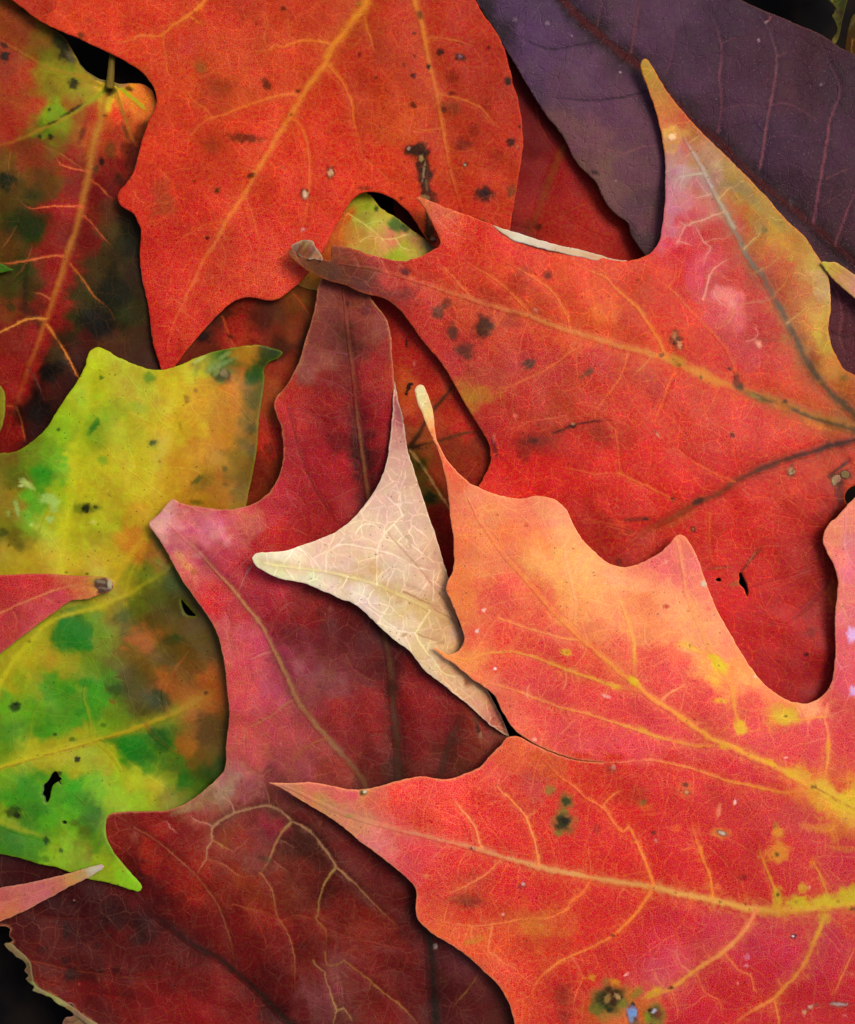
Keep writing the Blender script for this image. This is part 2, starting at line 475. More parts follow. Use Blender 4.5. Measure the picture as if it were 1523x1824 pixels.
            q = q[ok[q].all(1)]; used = np.unique(q); rm = -np.ones(len(p), int); rm[used] = np.arange(len(used))
            if len(q):
                o = new_mesh('fine_vein_network', co[used], rm[q], np.hstack([rgb, np.full((len(x), 1), .4 * sf.net)])[used], mat, parent, org)
                o['kind'] = 'stuff'

def leaf_material(name, netcol, net1=.35, net2=.18, grain=.10, rough=.48, spec=.2, bump=.5, trans=.25, specks=0.0, cell=.34, sheen=0.0):
    m = bpy.data.materials.new(name); m.use_nodes = True; nt = m.node_tree; N = nt.nodes; K = nt.links
    N.clear()
    def nd(t, **kw):
        n = N.new(t)
        for k, v in kw.items(): setattr(n, k, v)
        return n
    def math_(op, a, b=None, clamp=False):
        n = nd('ShaderNodeMath', operation=op); n.use_clamp = clamp
        for i, v in enumerate((a, b)):
            if v is None: continue
            if isinstance(v, (int, float)): n.inputs[i].default_value = v
            else: K.new(v, n.inputs[i])
        return n.outputs[0]
    def mixc(f, a, b, mode='MIX'):
        n = nd('ShaderNodeMix', data_type='RGBA', blend_type=mode)
        for s_, v in ((n.inputs[0], f), (n.inputs[6], a), (n.inputs[7], b)):
            if isinstance(v, (int, float)): s_.default_value = v
            elif isinstance(v, tuple): s_.default_value = v
            else: K.new(v, s_)
        return n.outputs[2]
    at = nd('ShaderNodeAttribute', attribute_name='pigment')
    geo = nd('ShaderNodeTexCoord')
    mp = nd('ShaderNodeMapping'); mp.inputs[3].default_value = (1000, 1000, 0); K.new(geo.outputs['Object'], mp.inputs[0])
    def noise(scale, det=3, rough_=.55, vec=None):
        n = nd('ShaderNodeTexNoise'); n.inputs['Scale'].default_value = scale; n.inputs['Detail'].default_value = det
        n.inputs['Roughness'].default_value = rough_; K.new(vec or mp.outputs[0], n.inputs['Vector']); return n
    wn_ = noise(.55, 2)
    sub = nd('ShaderNodeVectorMath', operation='SUBTRACT'); K.new(wn_.outputs['Color'], sub.inputs[0]); sub.inputs[1].default_value = (.5, .5, .5)
    scl = nd('ShaderNodeVectorMath', operation='SCALE'); K.new(sub.outputs[0], scl.inputs[0]); scl.inputs['Scale'].default_value = 1.3
    add = nd('ShaderNodeVectorMath', operation='ADD'); K.new(mp.outputs[0], add.inputs[0]); K.new(scl.outputs[0], add.inputs[1])
    def vor(scale, w):
        v = nd('ShaderNodeTexVoronoi', feature='DISTANCE_TO_EDGE', voronoi_dimensions='2D'); v.inputs['Scale'].default_value = scale
        K.new(add.outputs[0], v.inputs['Vector'])
        r = nd('ShaderNodeMapRange'); r.interpolation_type = 'SMOOTHSTEP'
        K.new(v.outputs['Distance'], r.inputs[0]); r.inputs[1].default_value = 0; r.inputs[2].default_value = w
        r.inputs[3].default_value = 1; r.inputs[4].default_value = 0; return r.outputs[0]
    n1 = vor(cell, .05); n2 = vor(cell * 3.3, .12); n3 = vor(cell * 8, .2)
    patch = noise(.16, 3); pm = nd('ShaderNodeMapRange'); K.new(patch.outputs['Fac'], pm.inputs[0])
    pm.inputs[1].default_value = .38; pm.inputs[2].default_value = .62
    amt = math_('MULTIPLY', at.outputs['Alpha'], math_('ADD', math_('MULTIPLY', pm.outputs[0], .8), .25))
    # paler reticulate veins over the pigment
    lift = mixc(1.0, mixc(1.0, at.outputs['Color'], (1.4, 1.4, 1.4, 1), 'MULTIPLY'), tuple(float(v) * .11 for v in lin(netcol)) + (1,), 'ADD')
    c = mixc(math_('MULTIPLY', math_('MULTIPLY', n1, amt), min(net1 * 1.9, 1.2), True), at.outputs['Color'], lift)
    c = mixc(math_('MULTIPLY', math_('MULTIPLY', n2, amt), net2 * 1.2, True), c, lift)
    c = mixc(math_('MULTIPLY', math_('MULTIPLY', n3, amt), net2 * .15, True), c, lift)
    # areole-sized mottling and grain
    g1 = noise(1.1, 5, .65); g2 = noise(7, 3, .7)
    f1 = math_('ADD', math_('MULTIPLY', math_('SUBTRACT', g1.outputs['Fac'], .5), grain * 4.0), 1.0)
    f2 = math_('ADD', math_('MULTIPLY', math_('SUBTRACT', g2.outputs['Fac'], .5), grain * 1.5), 1.0)
    hsv = nd('ShaderNodeHueSaturation'); K.new(c, hsv.inputs['Color']); K.new(math_('MULTIPLY', f1, f2), hsv.inputs['Value'])
    hue = math_('ADD', math_('MULTIPLY', math_('SUBTRACT', noise(1.7, 3).outputs['Fac'], .5), .045), .5); K.new(hue, hsv.inputs['Hue'])
    K.new(math_('SUBTRACT', 1.06, math_('MULTIPLY', n3, .12)), hsv.inputs['Saturation'])
    c = hsv.outputs[0]
    # tiny dark freckles
    dk = nd('ShaderNodeTexVoronoi', voronoi_dimensions='2D'); dk.inputs['Scale'].default_value = .55; K.new(add.outputs[0], dk.inputs['Vector'])
    dm = math_('MULTIPLY', math_('LESS_THAN', dk.outputs['Distance'], .07), math_('GREATER_THAN', noise(.5, 1).outputs['Fac'], .56))
    c = mixc(math_('MULTIPLY', dm, .7), c, (.35, .3, .3, 1), 'MULTIPLY')
    if specks:
        sk = nd('ShaderNodeTexVoronoi', voronoi_dimensions='2D'); sk.inputs['Scale'].default_value = 1.3; K.new(mp.outputs[0], sk.inputs['Vector'])
        sm = math_('MULTIPLY', math_('LESS_THAN', sk.outputs['Distance'], .085), math_('GREATER_THAN', noise(1.7, 1).outputs['Fac'], .55))
        c = mixc(math_('MULTIPLY', sm, specks), c, (.38, .32, .40, 1))
    pb = nd('ShaderNodeBsdfPrincipled'); K.new(c, pb.inputs['Base Color'])
    rr = math_('ADD', math_('MULTIPLY', math_('SUBTRACT', g1.outputs['Fac'], .5), .35), rough); K.new(rr, pb.inputs['Roughness'])
    pb.inputs['Specular IOR Level'].default_value = spec * .42
    if sheen:
        pb.inputs['Sheen Weight'].default_value = sheen; pb.inputs['Sheen Roughness'].default_value = .45
    hgt = math_('ADD', math_('MULTIPLY', n1, -.22), math_('MULTIPLY', n2, -.12))
    hgt = math_('ADD', hgt, math_('MULTIPLY', n3, -.05))
    hgt = math_('ADD', hgt, math_('MULTIPLY', g1.outputs['Fac'], .7))
    hgt = math_('ADD', hgt, math_('MULTIPLY', g2.outputs['Fac'], .22))
    bp = nd('ShaderNodeBump'); bp.inputs['Strength'].default_value = bump * .7; bp.inputs['Distance'].default_value = .00016
    K.new(hgt, bp.inputs['Height']); K.new(bp.outputs[0], pb.inputs['Normal'])
    tr = nd('ShaderNodeBsdfTranslucent'); K.new(c, tr.inputs['Color'])
    mx = nd('ShaderNodeMixShader'); mx.inputs[0].default_value = trans
    K.new(pb.outputs[0], mx.inputs[1]); K.new(tr.outputs[0], mx.inputs[2])
    out = nd('ShaderNodeOutputMaterial'); K.new(mx.outputs[0], out.inputs[0])
    return m
def thing(name, label, cat, px, py, z, group=None):
    o = bpy.data.objects.new(name, None); col.objects.link(o)
    o.empty_display_size = .01
    o.location = to_world(np.array([px]), np.array([py]), np.array([z]), np.array([z]))[0].tolist()
    o['label'] = label; o['category'] = cat
    if group: o['group'] = group
    return o, np.array(o.location)

# ================================================================ the ground under the leaves
def ground():
    m = bpy.data.materials.new('damp_soil'); m.use_nodes = True; nt = m.node_tree; N = nt.nodes; K = nt.links
    pb = N['Principled BSDF']; tc = N.new('ShaderNodeTexCoord')
    n1 = N.new('ShaderNodeTexNoise'); n1.inputs['Scale'].default_value = 140; n1.inputs['Detail'].default_value = 6; K.new(tc.outputs['Object'], n1.inputs[0])
    cr = N.new('ShaderNodeValToRGB'); cr.color_ramp.elements[0].color = (.0018, .0015, .0020, 1); cr.color_ramp.elements[1].color = (.010, .006, .004, 1)
    cr.color_ramp.elements[0].position = .4; cr.color_ramp.elements[1].position = .7
    K.new(n1.outputs['Fac'], cr.inputs[0]); K.new(cr.outputs[0], pb.inputs['Base Color']); pb.inputs['Roughness'].default_value = .9
    pb.inputs['Specular IOR Level'].default_value = .1
    n = 90; vs = []; fs = []
    ax = [math.copysign(abs(t) ** 2.2, t) * 4 for t in np.linspace(-1, 1, n)]
    for y in ax:
        for x in ax:
            h = -.014 + (.006 * (float(fbm(x * 60 + 50, y * 60 + 50, 3, 3)) - .5) if abs(x) < .5 and abs(y) < .5 else 0)
            vs.append((x, y, h))
    for j in range(n - 1):
        for i in range(n - 1): a = j * n + i; fs.append((a, a + 1, a + n + 1, a + n))
    me = bpy.data.meshes.new('ground'); me.from_pydata(vs, [], fs); me.materials.append(m)
    o = bpy.data.objects.new('ground', me); col.objects.link(o); o['kind'] = 'structure'; o['label'] = 'dark damp soil under the fallen leaves'
ground()

GM = 'fallen maple leaves'
ONLY = None

# ================================================================ maroon leaf scrap under everything, upper left
def leaf_maroon():
    t, o = thing('maple_leaf', 'very dark maroon leaf scrap seen in the gap beside the stalk at upper left', 'leaf', 240, 120, 1, GM)
    m = leaf_material('maroon_leaf', '501010', trans=.05)
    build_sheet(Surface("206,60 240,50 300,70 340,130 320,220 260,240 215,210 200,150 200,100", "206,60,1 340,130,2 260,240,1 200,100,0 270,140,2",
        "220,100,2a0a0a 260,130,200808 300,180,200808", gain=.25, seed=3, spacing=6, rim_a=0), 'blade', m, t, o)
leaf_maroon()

# ================================================================ left leaf: red with green and black blotches
def leaf_left():
    t, o = thing('maple_leaf', 'dark red and green blotched leaf with its stalk end showing at upper left', 'leaf', 195, 153, 6, GM)
    m = leaf_material('blotched_red_green_leaf', 'c07848', net1=.22, net2=.14, rough=.5, grain=.12)
    B = Surface(
        "195,143 178,140 147,119 130,92 113,65 78,41 40,-5 0,-60 -90,-110 -220,-60 -180,80 -260,200 -150,300 -240,460 -120,560 -190,700 -110,800 -60,900 40,930 150,880 280,850 300,720 316,620 300,500 308,350 292,210 277,178 270,160 255,150 239,148 212,148",
        "0,0,6.5 178,140,5.5 277,167,6 0,400,7 240,400,6.2 270,560,4.6 100,650,5.6 0,860,4 300,850,3 300,600,3 -200,400,6 130,92,5.5 120,300,6.6 200,300,5.4 -100,800,4",
        "30,60,8a3e1a 70,70,7e5a1c 10,100,8e2e16 40,140,a03820 60,190,a83a2a 20,220,a02818 110,60,2c3412 100,100,6a6418 90,160,7a7018 130,130,7a8a1a 110,150,8c8a1c 160,145,a08c28 190,160,a89a2c 225,170,b0702c 255,170,b0602c 240,200,b06030 255,240,4a2010 150,170,90901c 90,205,74a01a 75,235,507c10 140,200,9a5a20 60,250,6c2c14 160,210,a8301c 205,210,a82c20 195,180,98901e 225,220,8c3c1c 240,270,380e08 200,250,7a2614 210,290,560c08 15,300,6c4a1a 60,270,7a2c18 10,345,4a3812 60,350,40380e 100,330,5c3c10 120,290,8c2018 150,330,781010 90,380,801410 120,370,941a1a 60,420,203808 40,400,2a3c0c 20,440,503410 90,440,801814 110,470,881414 180,340,700c0c 210,380,3a1c0a 200,420,2c240a 230,430,1c1c06 160,420,6a0c0a 190,460,28200a 240,480,20140a 20,500,3a380c 60,510,3c2c0c 40,480,2c340c 100,520,941c1c 90,560,901616 50,560,4a1e0e 60,600,8c1414 20,600,7a1c10 20,560,703010 20,640,8c1c18 60,660,8e1a12 30,700,901a12 10,760,801410 50,740,380e06 60,690,300c08 90,660,10100a 110,640,3a2c10 130,620,400c08 130,570,203008 150,560,1c2008 180,580,0c0c06 150,520,302c10 200,520,14160a 220,560,1c2008 200,600,341c0c 240,600,28160a 255,640,2a140a 150,600,4a0c0a 160,640,3a100a 130,680,300a08 70,720,100a06 60,760,280a08 110,580,700e0e 230,330,2c1008 240,380,181408",
        [V("193,158 184,180 178,215 171,235 164,265 158,300 152,330 147,350 140,385 130,420 118,455 108,490 97,525 85,560 77,582 65,615 50,655 38,690 25,725 8,775", 13, 6, 'b4823c', .72, 'a0401c', name='midrib'),
         V("188,158 168,172 150,185 130,200 110,212 92,220 60,235 20,252 -20,262", 8, 4, '98a828', .8, 'a04a20', name='midrib'),
         V("205,160 212,180 222,210 232,240 245,265", 5, 4, '8c8828', .8, 'a05828'),
         V("210,152 225,165 245,182 264,200", 6, 4, 'a8c828', .85),
         V("178,150 140,135 80,118 50,100 15,80 -20,60", 5, 3, 'a08c28', .6, 'a05a28'),
         V("156,305 130,300 108,292 97,280", 3.5, 2, 'd06a48', .8), V("160,318 175,330 190,345 205,358", 3, 2, 'b85a30', .75),
         V("145,367 115,367 85,368 55,372 35,360", 3.5, 2, 'd86a4c', .85), V("147,383 165,400 185,425 198,438", 3, 2, 'c05a38', .8),
         V("112,455 90,456 60,462 25,468 -10,468", 4, 2.5, 'd0704a', .85), V("124,470 145,495 170,530 195,552 204,575", 3, 2, 'b46a34', .75),
         V("82,567 50,568 25,580 0,592 -20,598", 4, 3, 'd08c48', .85), V("82,577 100,602 120,635 135,665 150,690", 4, 2.5, 'd88444', .85),
         V("90,533 70,522 57,520", 3, 2, 'c07048', .6), V("28,725 38,750 46,790", 3, 2, 'c87040', .8), V("22,724 8,722", 3, 2, 'b05a34', .7),
         V("50,655 70,690 78,715", 2.5, 2, '5a3a38', .8), V("30,400 12,430 0,445", 2.5, 2, 'a06a3c', .5), V("57,440 40,480 20,500", 2.5, 1.5, 'a05a38', .4),
         V("160,310 100,270 60,255", 2.5, 1.5, 'b07848', .35), V("18,270 15,300 30,340", 2.5, 1.5, 'a06038', .4)],
        [(8, 100, 8, 10, 0, '0e1410', .95), (6, 80, 8, 4, 30, '1a1410', .8), (131, 149, 10, 9, 30, '1c200c', .95), (117, 92, 13, 20, -35, '1c200e', .9), (125, 100, 6, 12, -30, '706a54', .5), (14, 320, 17, 18, 0, '10200e', .97),
         (196, 158, 11, 13, 0, '1c1408', .9), (88, 195, 3, 4, 0, '2a1c08', .8), (130, 195, 22, 3, -30, '1c2008', .85), (92, 218, 12, 2.5, -25, '1c2c08', .8), (89, 243, 5, 5, 0, '14200a', .9), (70, 242, 4, 4, 0, '14280a', .9), (180, 288, 5, 8, 0, '0c0c06', .9), (170, 300, 4, 8, 10, '2c3010', .8),
         (197, 265, 10, 15, 10, '3c4010', .6), (228, 157, 9, 4, 25, '2c2c0c', .8), (40, 18, 9, 7, 10, '382c10', .7), (50, 20, 8, 6, 20, '1c2410', .8), (222, 232, 4, 16, -22, '3c3410', .7), (186, 205, 3, 3, 0, '28100c', .8), (163, 30, 3, 3, 0, '28100c', .8),
         (45, 400, 28, 26, 0, '18280a', .75, .6), (75, 390, 18, 14, 0, '1c2c0a', .7, .6), (175, 575, 34, 24, 0, '080906', .9, .6), (205, 520, 26, 30, 0, '12150a', .75, .6), (120, 600, 24, 18, 0, '182008', .7, .6), (90, 660, 22, 16, -20, '080806', .9, .6), (65, 730, 24, 30, -30, '080706', .92, .6), (235, 420, 26, 40, 0, '10130a', .8, .6), (195, 500, 14, 40, 10, '14180a', .7, .6), (145, 238, 5, 14, 20, '381408', .6), (45, 515, 5, 40, 4, '1c1408', .6, .6), (20, 548, 8, 8, 0, '20300a', .7), (55, 345, 12, 10, 0, '24300c', .6), (35, 740, 6, 30, -20, '140a08', .6)],
        rim='a07830', rim_a=.35, gain=np.array([.95, .85, .65]), seed=11, blotch=.2, warp=14, twig=(5, 40, 'c07040', .45), net=.8)
    B.cp[B.cp[:, 0] > 185, 2:] *= 2.0  # right side lifted; its colours already hold the orange leaf's shadow
    build_sheet(B, 'blade', m, t, o)
    # stalk rising out of the junction
    build_tube('leaf_stalk', [(195, 156, 3.6), (197, 135, 4.3), (199, 110, 4.0), (202, 85, 3.4), (206, 50, 2.4), (212, 0, 1)], [8, 6.5, 6, 6, 6, 6], '7a6428', '2c240c', m, t, o, 1.1)
def build_tube(name, pts, rad, ca, cb, mat, parent, org, gain=1.0):
    """a round stalk through (pixel x, pixel y, height mm) with radii in photo pixels"""
    p = np.array(pts, float); n = 10; N = len(p) * 5
    t = np.linspace(0, len(p) - 1, N); q = np.stack([np.interp(t, range(len(p)), p[:, k]) for k in range(3)], 1); r = np.interp(t, range(len(p)), rad) * S
    c = to_world(q[:, 0], q[:, 1], q[:, 2], q[:, 2]); vs = []; cs = []; fs = []
    tg = np.gradient(c, axis=0); A, B = lin(ca), lin(cb)
    for i in range(N):
        d = tg[i] / np.linalg.norm(tg[i]); u = np.cross(d, (0, 0, 1.)); u /= np.linalg.norm(u); v = np.cross(u, d)
        for k in range(n):
            a = k / n * 2 * math.pi; wv = 1 + .12 * (float(vnoise(i * .7, k * .9, 5)) - .5)
            vs.append(c[i] + (u * math.cos(a) + v * math.sin(a)) * r[i] * wv); f = .5 + .5 * math.sin(i * .3)
            cs.append(np.append((A + (B - A) * min(1, i / N * 1.2)) * gain * (.8 + .4 * float(vnoise(i * .5, k * .8, 9))), 0))
    for i in range(N - 1):
        for k in range(n): fs.append((i * n + k, i * n + (k + 1) % n, (i + 1) * n + (k + 1) % n, (i + 1) * n + k))
    fs.append(tuple(range(n))[::-1]); fs.append(tuple((N - 1) * n + k for k in range(n)))
    return new_mesh(name, np.array(vs), fs, np.array(cs), mat, parent, org)
leaf_left()

# ================================================================ middle under-leaf: brown red, veins meeting at (728,798)
def leaf_under_middle():
    t, o = thing('maple_leaf', 'shaded brown red leaf with dark veins, lying under the folded crimson leaf', 'leaf', 728, 798, 8, GM)
    m = leaf_material('brown_red_leaf', 'a05a30', net1=.2, net2=.12, grain=.12)
    s = Surface(
        "345,470 330,540 312,600 322,680 380,790 420,880 500,960 640,1010 760,1060 860,1010 960,930 1000,800 960,660 900,560 850,500 800,480 700,470 640,440 600,420 560,420 500,430 420,440",
        "350,600,4.8 550,560,6.6 430,900,4.6 480,750,6.4 728,798,10.6 800,700,12 860,600,12.4 860,850,12 900,1000,9.5 700,480,8.4 560,430,6.4 620,1000,5 960,800,12 720,650,10.6",
        "350,620,5a2010 380,560,3c1c10 430,590,8a2018 470,570,6a1c10 500,560,5c3010 545,520,70400f 530,600,70300f 560,500,382a0c 460,620,6a1c10 480,700,8a4018 500,660,7a2c14 480,780,a02818 490,860,7e3410 460,840,601c0c 440,600,8c3018 700,560,8c1a12 740,620,9c241c 770,660,8c1c14 720,700,a84a20 710,740,b85038 740,740,a03424 790,700,a02a1a 840,720,942018 840,760,a82c1e 820,800,7a2c18 860,800,7c2c1a 850,830,7a2818 730,770,a85a3c 740,830,3c3c0a 745,860,4a3c0c 765,880,44400f 780,850,7c2c14 790,900,7a2418 820,870,7c2818 770,930,701c10 800,980,901c18 790,950,802014 800,920,982018 900,800,7c2818",
        [V("728,798 745,775 768,735 790,710 805,690 830,660", 7, 4, '40281a', .8, name='midrib', halo=('5c3a1c', 12, .4)), V("728,800 760,790 790,783 825,772 870,768 900,766", 6, 4, '3c2412', .8, '6a3a1c', name='midrib'),
         V("728,800 745,820 762,845 780,875 800,905 815,930", 4.5, 3, 'a08450', .8, name='midrib'), V("728,798 715,840 700,900", 5, 4, '3c2c14', .7), V("728,798 700,790 660,780", 5, 4, '3c2c14', .7),
         V("396,565 405,590 420,620 440,640", 3.5, 2.5, 'a04a24', .7), V("520,520 540,545 560,575", 3, 2, 'b05020', .5), V("500,690 515,740 540,800", 3, 2, 'a04024', .5), V("840,720 860,700 900,690", 3, 2, '9a4424', .5), V("850,820 830,850 810,850", 3, 2, 'a04a2c', .5), V("700,650 720,660 760,650", 2.5, 1.5, 'a04a2c', .4), V("470,730 480,780 500,830", 3, 2, 'b04828', .4)],
        [(724, 610, 2.5, 8, 0, '100a10', .95, .3), (727, 612, 5, 10, 0, '6a2a20', .4), (728, 690, 4, 8, 20, '0a0608', .95, .3), (724, 700, 3, 5, 0, '0a0608', .95, .3), (732, 684, 5, 3, 20, '0a0608', .95, .3), (765, 885, 12, 9, 20, '14200a', .9), (740, 795, 14, 6, 15, '2a1c0c', .7), (362, 600, 12, 12, 0, '0e0a08', .9), (410, 600, 8, 3, 40, '1c100c', .8), (470, 560, 30, 24, 0, '2a160c', .7, .6), (500, 620, 20, 20, 0, '16160a', .7, .6), (545, 620, 15, 40, 10, '0e120a', .7, .6), (480, 800, 8, 12, 0, '301c0c', .5), (750, 830, 8, 10, 0, '182408', .6), (738, 648, 2, 5, 0, 'c08080', .4), (700, 700, 8, 20, 0, '4a2810', .5, .6)],
        rim_a=0, gain=np.array([1.2, .95, .8]), seed=17, spacing=4.2, blotch=.2, twig=(4, 40, 'b05a30', .4), net=.8)
    build_sheet(s, 'blade', m, t, o)
leaf_under_middle()

# ================================================================ deep red leaf between the orange leaf and the purple one
def leaf_deep_red():
    t, o = thing('maple_leaf', 'deep red leaf showing between the big orange leaf and the purple leaf', 'leaf', 945, 410, 5, GM)
    m = leaf_material('deep_red_leaf', 'b05028', net1=.12, net2=.08, grain=.08)
    s = Surface("870,0 790,120 730,260 700,360 730,440 800,500 950,570 1120,560 1230,500 1260,420 1180,260 1080,120 960,20",
        "870,0,5 800,300,5 950,300,6 1150,480,4 1250,420,4 960,560,4 700,360,5",
        "930,200,6a0c0c 960,300,7c100e 1020,330,98201a 1100,420,a02010 1060,380,a4200c 980,400,981e0a 930,430,740c08 1000,450,a8240e 950,250,640a0a 720,380,4a080a",
        [V("1003,262 992,290 980,320 968,350 958,380 948,405 940,430", 12, 9, '8a4818', .55, '6a3a14', name='midrib'), V("955,185 958,215 970,240 990,268", 3, 2, '9a3420', .5), V("950,410 990,390 1030,370 1070,350", 4, 2, 'a04a1c', .35), V("945,410 900,400 870,380", 3, 2, '8a3a14', .3), V("1000,380 1040,410 1090,430", 2.5, 1.5, 'a83a1c', .3)],
        [(960, 404, 6, 6, 0, '2a0c08', .8), (945, 400, 14, 10, 0, '5c2a10', .5)], rim_a=0, gain=np.array([1.0, .8, .8]), seed=23, spacing=4.2, blotch=.12)
    build_sheet(s, 'blade', m, t, o)
leaf_deep_red()

# ================================================================ purple oval leaf, upper right
def leaf_purple():
    t, o = thing('oval_leaf', 'large smooth edged purple leaf with a dark red midrib, upper right', 'leaf', 1523, 475, 9)
    m = leaf_material('purple_leaf', '8a5a78', net1=.25, net2=.2, grain=.13, rough=.5, spec=.3, bump=1.9, specks=.25, cell=.3, trans=.05)
    s = Surface(
        "848,0 862,25 879,51 896,79 916,112 935,145 955,178 978,212 1005,245 1013,262 1024,284 1045,308 1063,328 1070,345 1082,366 1100,385 1118,398 1122,415 1134,435 1150,458 1190,520 1260,600 1340,670 1420,720 1520,750 1640,730 1720,640 1770,500 1740,340 1660,210 1580,140 1523,96 1501,86 1463,62 1412,40 1357,16 1320,0 1260,-35 1150,-80 1020,-110 900,-100 820,-60",
        "848,0,9 1000,100,11 1150,450,9 1118,398,9 1300,250,9.6 1200,180,10 1500,600,9 1500,150,8 1700,500,9 1320,0,8 1007,250,9.5 1400,720,8 1300,-20,8 900,-100,9 1100,300,11 1450,280,10",
        "860,30,2a2030 885,60,3c2c44 905,20,55406c 940,60,604878 1000,60,5a406a 960,120,664c78 940,150,584264 1000,20,54406a 1050,130,684a70 1000,160,6a4a6c 1100,200,6c4868 1050,180,68486a 1050,260,80586a 1000,230,805c68 1120,300,745064 1160,400,70485a 1080,330,7c5c60 1060,300,80605f 1130,430,54404a 1140,370,684a5a 1160,250,6c4862 1090,120,583a58 1060,20,4c3450 1100,40,583c5c 1150,60,54385a 1150,100,5a3c5e 1180,160,4e3450 1230,60,48304c 1230,150,503454 1200,30,583e60 1290,40,442c48 1250,200,4c3048 1330,100,4c2e48 1330,200,503250 1320,260,482c44 1400,150,502c44 1400,80,482a42 1440,80,401e30 1450,130,442438 1400,280,482c48 1450,350,4a2c40 1500,250,4a2c48 1500,350,482a3e 1500,150,40283c 1480,430,482838 1500,600,5c2834 1500,560,602c3c 1520,520,603040 1420,330,442a40 1360,250,4a3050",
        [V("960,-60 980,-30 1007,2 1034,31 1069,62 1100,89 1134,113 1165,137 1196,172 1240,220 1275,246 1309,282 1361,330 1405,364 1446,398 1488,436 1515,460 1560,500 1640,580", 12, 13, '4c0c14', 1.0, '440c16', name='midrib', halo=('140a10', 18, .95)),  # dark halo paints the shadow lines along the midrib
         V("1354,299 1358,275 1362,247 1366,220 1371,192 1376,165 1381,137 1382,118 1383,100 1378,78 1371,55 1363,40 1354,27 1340,14 1326,7", 4.5, 4, '845066', .8, '4a3c58', halo=('241830', 7, .5)),
         V("1280,233 1283,210 1285,192 1283,165 1282,137 1285,110 1285,82 1280,60 1271,38 1262,22 1247,7", 4.5, 4, '7e4c66', .75, '44304c', halo=('241830', 7, .5)),
         V("1450,395 1455,360 1460,330 1465,300 1470,275 1474,245 1479,213 1488,190 1496,165 1492,145 1484,127 1473,105 1464,86 1450,80", 4.5, 4, '8a5068', .8, '44304c', halo=('241830', 7, .5)),
         V("1124,93 1127,75 1129,55 1133,35 1137,14 1140,-15", 4, 3, '7a4452', .6), V("1065,45 1067,28 1069,7 1070,-20", 3.5, 3, '6c4456', .5), V("1185,130 1192,115 1196,100 1198,70 1199,41", 3.5, 3, '704a64', .5),
         V("1069,70 1050,76 1034,79 1015,84 1000,86 978,87 960,81 944,75 930,66 916,58", 3.5, 3, '2c1c30', .75, '342440'), V("1153,161 1130,168 1113,172 1085,176 1062,178 1040,178 1014,176 995,174 975,170", 3.5, 3, '2c1a2c', .75, '402c48'),
         V("1179,259 1165,260 1148,261 1130,267 1110,273 1092,270 1076,264 1058,258 1041,254 1020,240", 3.5, 3, '8c6070', .6), V("1285,79 1300,70 1316,65", 3, 2, '6a4460', .5), V("1288,196 1305,190 1323,187 1348,190 1371,192", 3, 2, '744a60', .5),
         V("1375,186 1400,184 1422,192 1445,207 1470,222", 3, 2, '744a60', .5), V("1470,319 1485,312 1498,306 1523,296", 3, 2, '744a60', .5), V("1385,100 1398,95 1409,91", 3, 2, '744a60', .6), V("1362,247 1400,240 1440,245 1468,230", 2.5, 2, '6a4460', .4), V("1455,372 1490,350 1523,330", 2.5, 2, '744a60', .4),
         V("1488,436 1500,400 1515,360 1530,330", 4, 3, '8a4c62', .6), V("1300,330 1260,370 1240,400", 3, 2, '8a6070', .3), V("1490,520 1500,560 1495,600 1510,640", 4, 3, '8c5060', .6), V("1482,590 1505,600 1523,595", 3, 2, '301420', .7), V("1500,545 1523,530", 3, 2, '84485a', .6),
         V("1058,178 1055,200 1060,230", 2.5, 1.5, '7c5470', .5), V("1100,172 1098,150 1105,120", 2.5, 1.5, '7c5470', .4), V("1020,82 1015,110 1000,130", 2.5, 1.5, '7c5a80', .4), V("940,76 930,40 935,10", 2.5, 1.5, '705088', .4), V("978,87 985,120 975,160", 2.5, 1.5, '70507c', .35), V("1076,264 1070,300 1085,340 1110,380", 2.5, 1.5, '8c6070', .4)],
        [(1059, 307, 7, 4, 20, '24181c', .8), (1097, 322, 2, 2, 0, 'c0a0b0', .7), (1105, 128, 3, 2, -40, 'c0b0d0', .8), (1018, 64, 2, 2, 0, 'a898c0', .8), (975, 42, 4, 4, 30, '9a88a8', .7), (918, 35, 3, 3, 0, '9a88a8', .6), (1351, 72, 2.5, 2.5, 0, 'c0a0d0', .9), (1366, 38, 4, 2, -20, 'b8a0b0', .8), (1372, 33, 6, 1.5, -60, 'a06060', .7), (1410, 360, 5, 5, 0, '4a4448', .6), (1463, 150, 3, 3, 0, 'a890b8', .5), (890, 60, 20, 30, 30, '1c1420', .4, .6), (1125, 410, 10, 14, 20, '302428', .5, .6)],  # soft dark patch at upper left paints the orange leaf's shadow
        rim='8a6a50', rim_a=.3, rim_w=1.6, gain=np.array([.60, .47, .38]), seed=31, blotch=.13, warp=14, twig=(7, 34, '8a5c7c', .5), und=.5)
    build_sheet(s, 'blade', m, t, o)
leaf_purple()

